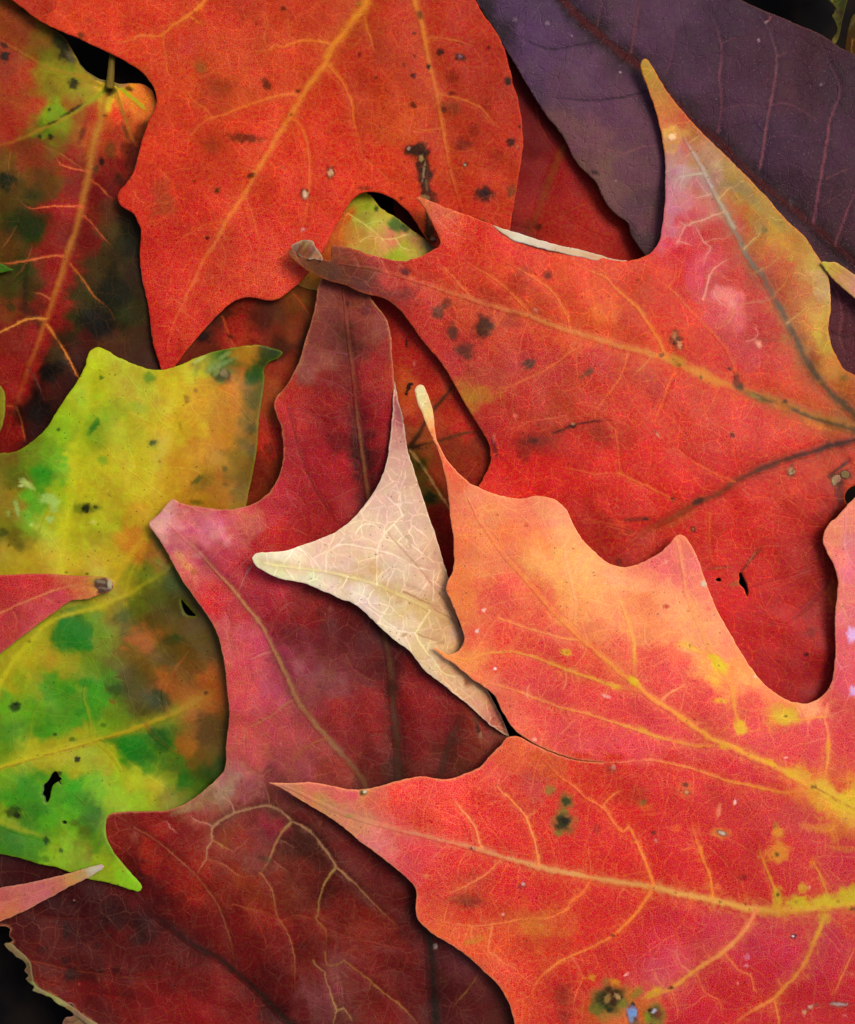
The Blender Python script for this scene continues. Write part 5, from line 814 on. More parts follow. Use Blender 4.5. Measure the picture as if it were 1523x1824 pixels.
# ================================================================ orange red leaf with brown curled tip, right centre
def leaf_right():
    t, o = thing('maple_leaf', 'orange red leaf at right with shrivelled brown left tip and pale upper lobe', 'leaf', 1560, 785, 15.5, GM)
    m = leaf_material('vermilion_leaf', 'e89a5c', net1=.42, net2=.22, grain=.10, rough=.46, spec=.4, bump=.75)
    out = ("589,463 590,456 589,449 590,442 591,436 597,437 606,438 614,440 622,441 631,444 640,446 648,450 658,453 669,456 680,459 690,461 704,464 717,465 725,465 732,462 742,459 753,455 764,450 774,444 781,440 785,434 783,425 777,412 770,398 760,378 750,362 741,352 745,350 760,355 775,361 790,368 815,377 840,386 860,394 880,402 892,408 905,414 930,424 955,433 980,441 1000,446 1030,451 1060,457 1090,463 1112,466 1125,464 1137,461 1150,456 1163,447 1172,434 1177,420 1179,405 1182,383 1184,360 1185,330 1186,300 1184,275 1180,250 1176,228 1170,205 1163,182 1155,160 1147,140 1142,125 1141,115 1143,108 1148,105 1153,107 1158,114 1168,130 1180,150 1195,172 1217,199 1240,225 1260,246 1280,265 1305,290 1330,315 1348,333 1365,350 1380,368 1395,385 1412,402 1430,418 1442,434 1452,450 1462,464 1470,478 1475,492 1478,510 1479,530 1479,556 1477,570 1476,584 1478,598 1481,611 1485,623 1491,635 1497,647 1505,659 1523,668 1580,690 1640,640 1700,600 1720,700 1680,800 1700,900 1640,940 1680,1020 1720,1150 1640,1250 1560,1330 1470,1360 1400,1330 1300,1260 1200,1180 1100,1100 1000,1020 930,960 870,900 856,875 852,866 858,857 862,849 869,836 874,822 874,808 872,795 866,781 858,767 850,754 841,740 831,724 821,706 813,691 804,675 796,660 787,648 780,638 774,631 766,622 759,614 751,603 743,593 736,582 728,572 720,561 711,551 700,541 690,534 675,528 665,526 656,524 645,521 635,518 625,512 614,507 598,503 590,501 581,498 572,494 564,490 556,486 547,482 540,477 532,471 524,464 517,457 514,450 515,444 521,445 525,448 537,454 549,459 560,460 570,460 580,462")
    s = Surface(out,
        "540,460,17 515,447,17.6 590,437,17.6 650,490,16.6 745,352,19 785,430,17.2 870,400,18.4 950,430,18.4 1110,466,16 1175,440,14.6 1150,110,14 1190,350,13.6 1185,250,13.2 1240,225,12.6 1300,300,12.2 1400,400,13 1475,520,13.4 1479,600,13.6 1400,560,14 1500,660,14.6 1560,785,15.4 860,800,15.2 870,850,15 750,600,15.4 800,700,15.2 1000,600,18.6 900,560,17.4 1200,650,17 1150,560,18.4 1250,800,18.6 1100,900,17.4 1050,1050,15 1300,1000,16.4 1450,1150,14.4 1440,1330,13.6 1300,1250,14 1600,1100,13.6 1700,650,14 1330,400,13.4 930,960,14.6",
        "1147,115,a09030 1155,140,a88c38 1165,165,b08438 1175,185,b07838 1190,200,b87440 1195,225,b86440 1210,215,b45c3c 1230,240,ac7c40 1188,240,c4a450 1200,250,bc9450 1200,280,a8889c 1215,270,b06458 1190,310,a4849c 1200,330,b488a4 1215,310,b0a0b0 1240,290,b08058 1195,360,bc84a4 1215,350,b87888 1195,400,bc7c9c 1185,420,c46c88 1230,330,a8707c 1250,300,ac9c88 1250,330,ac8494 1240,350,b06864 1260,370,b87878 1270,300,b4a48c 1290,290,a48c54 1320,320,a89048 1300,330,8c8c64 1330,340,a88838 1310,370,b46c34 1290,360,b88050 1340,380,a87c34 1380,400,b09830 1360,370,a09440 1400,390,a89040 1200,420,c83050 1220,400,c04058 1240,390,b85860 1260,420,bc3040 1280,400,b44040 1300,400,b43830 1290,430,b43434 1330,420,b06c34 1350,410,a88034 1370,450,b46c38 1400,430,b08830 1440,450,ac8c3c 1420,460,b08c38 1460,490,bcb070 1450,470,b4a048 1450,540,bc9450 1430,520,b87848 1470,520,c4b884 1400,520,b85440 1400,480,bc6440 1380,490,b45440 1350,500,a83c34 1470,560,c0ac58 1440,570,b88440 1465,620,ac9c38 1470,590,b8a848 1440,600,a87034 1430,560,b46840 1480,660,b07c30 1460,650,a87830 1500,690,ac6020 1510,720,a85420 1440,640,a04c24 1250,470,c43c58 1240,490,c84864 1220,460,c02c3c 1270,500,b43c48 1260,460,c0405c 1290,530,d88890 1300,540,d07080 1280,550,c44858 1310,500,b83838 1340,530,b4383c 1310,620,b83c4c 1330,600,b44448 1350,640,b84450 1350,580,b02c34 1380,600,b03430 1380,640,bc4440 1230,560,cc2c1c 1200,500,c42c24 1160,480,cc3c20 1100,480,d04424 1120,500,c43c20 1180,540,c43418 1150,520,b83818 1130,550,bc3c1c 1050,540,d45028 1070,560,d46428 1060,590,cc4c24 1000,550,cc4828 1020,600,c84c28 1180,600,cc3c20 1220,610,d04020 1250,620,c42c1c 1150,640,c84424 1100,640,bc3c28 1300,660,c42c24 1340,680,c42c18 1370,660,bc2c18 1400,690,c43c1c 1450,690,b84820 1450,730,b84820 1350,760,cc4444 1380,780,cc4840 1400,760,c44838 1300,780,d04c44 1330,740,cc4440 1250,720,c84434 1250,770,cc4840 1200,750,c83c2c 1200,700,c43c34 1150,680,bc4434 1130,720,c44030 1100,730,c43828 1100,780,b83424 1150,790,c83824 1150,740,c83c28 1050,650,b83c3c 1050,700,b83c34 1020,680,bc4838 980,640,c04444 940,620,bc403c 900,600,c04c3c 920,640,b84848 860,600,c05038 830,600,b44038 880,640,b84440 930,560,cc4c2c 960,590,c84c34 950,540,c44c2c 830,560,c05034 850,540,b8402c 880,570,b04c34 780,600,b8403c 760,580,b83c38 800,640,b03c40 740,560,b43430 720,545,a83430 840,500,cc4430 800,480,c83c2c 870,490,cc4424 900,480,d04c28 890,520,b8381f 920,500,a8301a 760,470,c03428 740,490,c04030 770,510,c44838 700,480,a8383c 720,510,b43c3c 690,500,a83838 680,520,783030 710,530,6c2c2c 650,490,6c3424 650,465,94343c 620,450,8c3828 630,480,5c3020 600,480,583830 590,490,4c3028 640,505,583030 600,450,784030 550,470,684028 530,455,7c5034 570,480,583820 800,420,d85048 790,400,d86050 820,410,d4503c 760,370,c87850 780,385,cc6858 790,375,c46850 850,420,cc301c 830,450,cc3820 790,450,cc3420 900,440,cc3420 930,460,cc3420 1000,490,d45028 960,480,d04420 1050,470,d44428 1080,490,cc4c24 880,680,b44c44 850,670,b04440 850,700,b07430 840,715,ac7c34 870,710,b06c34 900,720,bc3c3c 930,710,bc3c3c 880,740,b43438 860,770,a83038 850,750,a84038 960,720,bc4038 930,750,b83c34 960,680,bc4c44 980,770,9c301c 960,790,942c18 930,790,8c2818 1000,740,b44028 1030,720,bc4030 1000,800,b02c18 1000,840,c82c18 950,840,cc2c18 920,840,cc2c18 890,820,bc2820 890,790,b03030 900,870,cc3018 1040,800,b82c1c 1060,780,a03020 1080,820,c82818 1050,850,c42414 1110,830,c02818 1150,820,c43020 1230,850,c83424 1200,830,c03024 1260,830,b82c20 1300,830,bc3024 1340,820,bc3420 1380,860,b84028 1350,860,bc3420 1420,820,bc4824 1420,860,b84024 1480,840,b05420 1500,810,b04c20 1450,800,b84c24 1480,780,b44c24 1500,750,ac5024 1400,800,c84440 1450,880,b0381c 1500,850,a84c1c 1180,880,c83420 1150,900,c03420 1100,900,c03018 1050,920,a4280f 1020,900,b42c14 1080,950,a03010 1100,980,9c240e 1070,980,9c2810 1130,960,b0341c 1170,960,b03424 1200,930,bc3828 1250,900,c03824 1300,950,bc3428 1300,900,bc3424 1350,920,b8342c 1400,920,b0341c 1250,980,b83c34 1280,1010,c04034 1260,1040,b83430 1300,1040,bc3428 1400,950,ac2c1c 1350,980,b82c20 1350,1020,b82014 1400,1000,a42010 1450,960,98200f 1450,1000,901c0c 1480,920,8c2010 1470,880,a02c14 1300,1080,bc1410 1330,1060,bc1c14 1380,1100,ac1414 1340,1130,b01010 1400,1060,a81810 1450,1060,900f0c 1450,1120,980c10 1470,1040,8c100c 1370,1180,a41014 1420,1150,a00e14 1400,1200,980c14 1460,1200,900c14 1440,1240,8c0c18 1480,1060,a04010",  # deepest reds beside the coral leaf's right lobe include its cast shadow
        [V("1560,785 1540,770 1523,762 1502,756 1481,750 1463,745 1446,740 1424,731 1402,721 1381,714 1361,707 1340,699 1319,692 1302,686 1285,680 1266,673 1247,666 1233,659 1220,652 1206,646 1192,639 1173,633 1155,628 1134,622 1113,618 1091,611 1069,604 1045,597 1021,590 999,584 978,576 961,569 944,562 924,557 903,552 880,545 858,539 832,530 807,523 783,514 759,506 735,498 712,491 691,485 671,479 650,476 630,474 605,470", 13, 3, 'c88c24', .85, 'd08464', name='midrib'),
         V("1560,787 1523,766 1481,754 1446,743 1402,724 1361,710 1319,693 1305,688", 9, 4, '4c3c14', .85, '5a4018', name='midrib', part=False, halo=('7c5c18', 13, .5)),
         V("1560,785 1540,760 1523,738 1508,724 1494,712 1481,700 1469,687 1457,673 1446,656 1436,639 1427,622 1419,604 1408,583 1398,563 1386,540 1374,518 1365,502 1357,487 1343,473 1330,453 1320,432 1309,412 1298,390 1288,374 1278,353 1268,333 1259,315 1251,299 1240,280 1230,264 1216,240", 11, 4, '4a3814', .85, 'a8b0b0', name='midrib', halo=('6c4c20', 13, .45)),
         V("1268,333 1259,315 1251,299 1240,280 1230,264 1216,240", 5, 3, 'b0b4b4', .8, 'b0a0a0', part=False), V("1309,405 1298,388 1288,370 1278,352 1268,333", 6, 5, 'a8b09c', .8, 'a8b0a8', part=False),
         V("1560,785 1523,784 1502,789 1481,793 1460,800 1440,807 1417,813 1395,820 1372,829 1350,838 1329,848 1309,858 1295,869 1282,879 1263,887 1244,894 1225,906 1206,918 1186,928 1165,937 1151,945 1137,954 1123,966 1105,980", 9, 5, '3c1810', .9, 'b85c20', name='midrib', halo=('6c2410', 12, .5)),
         V("1188,636 1185,628 1180,616 1175,604 1168,594 1161,584 1149,566 1137,549 1122,535 1106,522 1092,507 1079,494 1056,484 1034,474 1010,466", 6, 2.4, 'd89030', .8, 'd87c40'), V("1316,690 1312,666 1306,645 1299,631 1292,618 1280,604 1268,590 1254,576 1240,563 1226,547 1213,532 1202,521 1192,511 1200,498 1203,487 1203,473 1199,460", 5, 2.6, 'cc5424', .75, 'd8744c'),
         V("1192,511 1180,505 1178,495", 2.4, 1.6, 'd87848', .5), V("1385,528 1361,536 1343,538 1326,541 1315,543 1306,548 1305,560 1299,573 1285,583 1268,589", 3.6, 2.4, 'a86850', .8, 'e09078'), V("1253,531 1257,516 1261,502 1264,491 1270,480 1282,471 1292,464 1305,460", 3.4, 2.4, 'e0a098', .85), V("1288,377 1270,384 1254,391 1237,396 1220,402 1210,395 1203,388", 3.4, 2.4, 'd0b0a0', .8), V("1220,402 1212,420 1205,440", 3, 2, 'e0a0a0', .7), V("1240,404 1247,420 1254,432 1266,440 1258,455 1250,480", 2.8, 2, 'd89494', .7), V("1254,432 1275,425 1295,428", 2.4, 1.8, 'd08c80', .6), V("1207,430 1222,432 1235,440", 2.4, 1.8, 'e0a0a0', .6),
         V("1281,354 1291,343 1302,333 1312,330 1322,322 1335,330 1345,345", 3, 2.2, 'c8b878', .75), V("1326,443 1338,430 1350,419 1358,410 1364,402", 2.8, 2, 'c8b880', .8), V("1251,309 1235,312 1222,313 1205,320 1198,340", 2.8, 2, 'b8c0b4', .75), V("1222,313 1210,328 1215,345", 2.2, 1.6, 'c8b8b8', .6), V("1268,345 1250,350 1235,355", 2.2, 1.6, 'c8b0a8', .6), V("1225,255 1240,245 1250,240", 2.4, 1.8, 'c0a870', .6), V("1210,240 1205,225 1190,215", 2.2, 1.8, 'c0a060', .5), V("1402,575 1420,562 1440,545 1455,532", 3, 2, 'c8a868', .6), V("1380,525 1400,500 1405,480", 2.8, 2, 'c09058', .5), V("1345,485 1375,470 1390,450", 2.8, 2, 'c0a060', .5), V("1350,605 1380,606 1398,604", 2.4, 1.8, '8c4830', .6), V("1328,608 1345,604 1350,590 1340,575", 2.4, 1.8, 'd89090', .6), V("1280,480 1290,495 1305,500 1322,498", 2.4, 1.8, 'd06c64', .6), V("1290,545 1275,530 1270,515", 2.2, 1.6, 'e0a0a8', .5),
         V("1120,625 1117,638 1113,652 1107,666 1100,680 1088,695 1076,711 1068,722 1058,735 1062,750", 3.6, 2.2, 'dc7c50', .75), V("1203,656 1197,671 1189,687 1184,702 1179,718 1171,735 1165,752 1167,765", 3.6, 2.2, 'dc7040', .7), V("1282,687 1270,714 1257,735 1247,748 1250,770", 3, 2, 'dc7c60', .5), V("1163,632 1150,648 1135,662 1122,675", 2.6, 2, 'c88c5c', .6),
         V("985,772 1000,766 1010,762 1021,757 1036,754 1051,752 1070,749 1092,748", 4, 2.4, '3c1410', .75), V("1096,766 1099,785 1101,803 1102,822 1103,841 1080,843 1058,845 1042,841 1027,838 1013,835 1000,833 980,828", 3.2, 2.2, 'd8643c', .75), V("1103,843 1124,853 1144,862 1165,872 1185,882 1203,892 1220,903", 3.6, 3, 'dc7840', .75), V("1309,858 1288,850 1268,841 1250,831 1233,821 1219,810 1206,800 1189,801 1172,803", 3.2, 2, 'd8642c', .7), V("1058,740 1075,745 1096,766 1110,760", 2.6, 1.8, 'd0603c', .5), V("1160,800 1158,830 1152,855", 2.6, 1.8, 'd0582c', .5), V("1000,730 1015,745 1022,757", 2.4, 1.8, 'c8583c', .4),
         V("944,559 936,548 927,539 915,527 903,515 890,504 876,494 858,484 841,474 824,462", 4, 2.4, 'e0844c', .7), V("838,528 825,515 814,501 804,490 794,480 780,470", 3.2, 2.2, 'e08c5c', .7), V("1017,588 1013,570 1005,552 996,536 985,521 970,508 954,498 937,487 920,477 900,468", 3.8, 2.2, 'e0884c', .7), V("1030,618 1010,632 993,645 978,655 955,668 930,679 912,687 893,692 880,692 869,688", 3.6, 2.4, 'd47850', .75), V("1020,733 1003,742 985,745 960,748 937,754 923,763 910,774 900,785", 3.2, 2.2, 'd46850', .6), V("812,525 801,538 790,552 782,563 773,573", 3, 2, 'dc6c50', .65), V("898,554 888,575 876,597 868,612", 3, 2, 'd86c48', .6), V("942,566 936,585 930,600 925,625 915,650", 3, 2, 'd86c48', .55), V("790,552 805,568 820,580 835,595", 2.4, 1.8, 'd86048', .45), V("759,508 745,525 735,540", 2.6, 1.8, 'd46c58', .5), V("712,493 705,510 712,530", 2.4, 1.8, 'c06860', .5), V("671,481 660,495 650,510", 2.4, 1.8, '8c5850', .5), V("690,485 680,465 665,450", 2.6, 1.8, 'd87c68', .6), V("735,498 720,478 700,465", 2.8, 1.8, 'dc8068', .6), V("640,476 632,460 622,450", 2.4, 1.8, 'b06858', .6), V("850,404 842,425 838,440", 2.4, 1.6, 'dc6c50', .5), V("776,388 800,412 820,420 812,405", 2.4, 1.6, 'e09078', .5),
         V("1264,915 1264,930 1264,954 1265,978 1268,1002", 3.6, 2.4, 'cc6030', .7), V("1165,940 1164,955 1165,985", 3, 2, 'c85c38', .5), V("1355,932 1350,950 1352,968", 2.4, 1.6, 'cc5c44', .5), V("1319,870 1340,885 1380,890 1400,910", 2.4, 1.8, 'cc5830', .5), V("1395,822 1390,850 1400,880 1420,895", 2.4, 1.8, 'cc5c30', .45), V("1123,930 1110,930 1090,928", 2.6, 2, 'd0601c', .4), V("1040,925 1080,932 1120,944", 3, 2, 'bc4c20', .55), V("1330,1048 1370,1035 1420,1020 1470,1000", 2.8, 2, '94180f', .4), V("1480,1035 1460,1060 1430,1090 1400,1110", 5, 4, '801410', .5), V("1350,1100 1380,1110 1410,1115", 2.4, 1.8, 'cc301c', .4), V("1476,850 1500,830 1520,815", 5, 4, '381810', .8)],
        [(862, 583, 17, 21, 10, '2c2018', .9), (863, 583, 8, 11, 10, '4c3428', .5), (807, 591, 9, 14, 0, '4c3830', .85), (828, 624, 18, 13, 20, '44302c', .8), (780, 556, 10, 11, 0, '50382c', .85), (797, 539, 8, 10, 20, '5c342c', .7), (790, 546, 6, 5, 0, '3c2c28', .7), (942, 648, 11, 9, -20, '44403c', .85), (722, 484, 10, 7, 30, '50242c', .85), (976, 491, 9, 8, 30, '842c1c', .7), (976, 492, 4, 5, 0, '5c2c20', .8), (954, 784, 28, 10, -5, '6c2418', .7, .6), (950, 785, 10, 4, 0, '3c1814', .7), (954, 555, 10, 6, 20, 'a04c40', .6), (955, 552, 4, 4, 0, 'd08878', .7), (915, 570, 14, 16, 10, '902c1c', .6, .6), (870, 530, 20, 14, 20, 'a0301c', .5, .6), (880, 795, 4, 18, -15, '54202c', .8), (880, 780, 3, 8, 0, 'c07878', .5), (918, 740, 4, 4, 0, 'e08c80', .6), (1048, 663, 10, 7, -30, '5c4434', .8), (1035, 672, 6, 3, -40, '5c4434', .6),
         (1312, 677, 6, 13, 10, '5c2818', .8), (1319, 689, 7, 7, 0, '34240c', .9), (1398, 717, 6, 5, 0, '2c240c', .9), (1206, 642, 14, 9, 20, 'b88c24', .8), (1245, 664, 22, 10, 20, 'cc8c24', .75), (1270, 678, 20, 8, 20, 'cc8420', .7), (1210, 650, 5, 3, 0, '6c5018', .8), (1180, 632, 5, 3, -20, '54300f', .8), (1248, 672, 3, 3, 0, '5c4010', .8), (1455, 756, 26, 6, 25, 'c4781c', .7), (1350, 707, 30, 5, 20, '605418', .6), (1345, 706, 10, 3, 20, '8c8440', .7), (1390, 722, 18, 6, 20, 'c87c1c', .6), (1304, 775, 4.5, 4.5, 0, '5c1830', .9), (1300, 656, 4, 3, 0, '4c200f', .9), (1206, 606, 11, 18, -15, '6c2c14', .8), (1204, 600, 5, 9, -15, 'b88c64', .85), (1208, 605, 3, 9, -20, '1c100c', .9), (1211, 614, 4, 7, -10, 'd8a884', .85), (1202, 611, 2, 5, 0, '24140c', .8), (1410, 840, 9, 10, 0, '38200f', .9), (1410, 839, 5.5, 6.5, 0, 'b09c78', .9), (1411, 838, 2.5, 2.5, 0, '3c2418', .9), (1490, 856, 12, 12, 0, '503418', .8), (1505, 845, 12, 10, 0, '3c2414', .85), (1244, 893, 10, 6, -25, '38180c', .9), (1199, 888, 4, 3, 0, '4c1c0c', .9), (1021, 759, 6, 4, 0, '24100c', .9), (1021, 755, 3, 2, 0, 'c8a080', .7), (1170, 773, 9, 2, 50, 'c8a490', .7), (1166, 768, 5, 2, 60, '7c3020', .7), (1019, 612, 3, 3, 0, 'b88060', .6), (1136, 499, 4, 2, 0, '6c2014', .8), (1063, 555, 8, 14, -30, 'e07c28', .6), (1070, 570, 10, 12, -20, 'e0742c', .5), (1166, 700, 14, 18, 0, 'ac3438', .5, .6), (1350, 610, 5, 5, 0, 'e0a098', .7), (1353, 615, 4, 4, 0, 'e4b8a8', .6), (1295, 520, 12, 10, 0, 'd88890', .5, .6), (1305, 540, 8, 8, 0, 'e4b0b0', .4, .6), (1240, 470, 14, 16, 0, 'd05878', .4, .6), (1197, 243, 6, 5, 0, 'e8dcb0', .9), (1185, 240, 5, 8, 0, 'd0b860', .7), (1362, 410, 5, 5, 0, '4c4428', .7), (1355, 405, 16, 10, 45, '8c8c54', .5, .6), (1330, 345, 34, 10, 50, '788464', .5, .6), (1385, 395, 26, 8, 45, '88905c', .4, .6), (1504, 673, 8, 5, 0, '6c6020', .7), (1462, 680, 5, 3, 0, '8c6020', .6), (1388, 861, 3, 3, 0, '7c2414', .8),
         (1335, 1000, 3, 26, 37, '6c2018', .85, .5), (1350, 985, 3, 16, 38, '80382c', .8), (1340, 993, 1.5, 18, 37, 'b06c58', .5), (1281, 1011, 22, 3, -5, '8c3824', .75), (1281, 1012, 16, 1.5, -5, 'b87058', .5), (1310, 1040, 12, 4, -15, '94603c', .75), (1310, 1024, 7, 7, 0, 'c04c30', .5), (1102, 1002, 5, 8, -20, '5c2014', .8), (1135, 925, 28, 4, -3, '6c2414', .75), (1150, 924, 6, 3, 0, '3c1810', .8), (1235, 943, 5, 5, 0, '54200f', .9), (1235, 943, 2, 2, 0, 'a07050', .8), (1436, 1166, 4.5, 4, 0, '2c0c0c', .9), (1445, 1126, 9, 9, 0, '700c0c', .6, .6), (1376, 1110, 10, 6, 0, '980c0c', .5, .6), (1123, 948, 8, 4, -20, '9c3410', .6), (1485, 1062, 9, 26, 0, 'b04c14', .8, .3), (1490, 920, 10, 26, 15, '501408', .6, .6), (1497, 880, 10, 20, 0, '3c1410', .7), (1480, 1000, 10, 40, 0, '6c0c08', .3, .6), (1206, 930, 40, 5, -30, 'c06c28', .3, .6)],
        holes=["1317,1022 1321,1019 1325,1026 1329,1035 1333,1046 1334,1055 1332,1063 1329,1057 1326,1049 1320,1043 1317,1038 1318,1030", "1275,1033 1280,1029 1285,1031 1286,1035 1280,1036", "1504,884 1509,873 1518,866 1532,866 1545,880 1540,900 1525,905 1512,900 1506,893"],
        rim='d87c50', rim_a=.4, rim_w=2.0, gain=np.array([1.04, .78, .62]), seed=71, fringe=.3, blotch=.14, warp=13, twig=(8, 36, 'e8905c', .65), und=.45, relief=.9, under='c09070')
    q = s.cp[:, 1] > 780; s.cp[q, 3] *= .52; s.cp[q, 4] *= .55; s.cp[q, 2] *= 1.08
    build_sheet(s, 'blade', m, t, o)
    # shrivelled brown scrap curling up behind the broken tip
    m3 = leaf_material('shrivelled_brown', 'b09070', net1=.3, net2=.2, grain=.16, rough=.7, spec=.2, bump=1.0)
    c = Surface("521,447 518,440 522,434 530,431 541,427 552,428 559,431 560,437 566,444 570,451 574,459 573,464 562,462 550,462 537,458 527,452",
        None, "530,436,a07454 545,432,a88868 540,444,8c4828 552,450,94502c 525,442,94704c 566,455,b89060 560,440,a88c68 545,455,6c3818", gain=.95, seed=73,
        zfun=lambda x, y: 17.6 + .9 * sstep(462, 430, y) + .5 * np.sin(x / 4 + y / 6), blotch=.25, warp=6, rim='c0a488', rim_a=.7, rim_w=1.8, und=.5, net=.4, spacing=2.4)
    build_sheet(c, 'curled_tip', m3, t, o, label='shrivelled brown curled tip')
    m4 = leaf_material('pale_roll', 'fff0d0', net1=.2, net2=.1, grain=.05, rough=.55)
    r = Surface("878,401 890,405 905,410 920,414 940,421 960,427 985,434 1010,440 1040,446 1070,454 1095,461 1118,465 1112,469 1085,466 1060,463 1035,458 1010,453 985,447 960,441 935,434 915,428 900,418 888,410",
        None, "880,403,d8b880 905,415,e8d4a8 930,424,f4e8d0 960,434,f0dcc0 1000,445,e8c8a0 1060,458,dcac80 1110,467,dc9470", gain=.8, seed=75,
        zfun=lambda x, y: s.tps(x, y) + .55, blotch=.06, warp=5, rim='f8ecd8', rim_a=.4, und=.2, net=.1, spacing=2.6)
    build_sheet(r, 'rolled_edge', m4, t, o, label='cream coloured rolled edge')
    # dry torn scabs on the blade
    for (pts, z, cs) in (("1482,852 1488,846 1496,848 1497,856 1490,862 1486,866 1481,860", 16.2, "1485,852,c8b070 1492,856,3c2410 1486,862,c0a878"),
                         ("1498,842 1504,838 1512,843 1508,852 1500,850", 16.2, "1500,842,a08c54 1506,846,4c3820 1510,848,7c6440")):
        q = Surface(pts, None, cs, gain=.95, seed=int(z * 7), zfun=lambda x, y, z=z: s.z(np.atleast_1d(np.asarray(x, float)), np.atleast_1d(np.asarray(y, float))) / ZK + .16, blotch=.4, warp=3, rim='a08868', rim_a=.3, rim_w=1.4, und=.12, net=0, spacing=1.8, step=2)
        build_sheet(q, 'torn_scab', m3, t, o)
leaf_right()

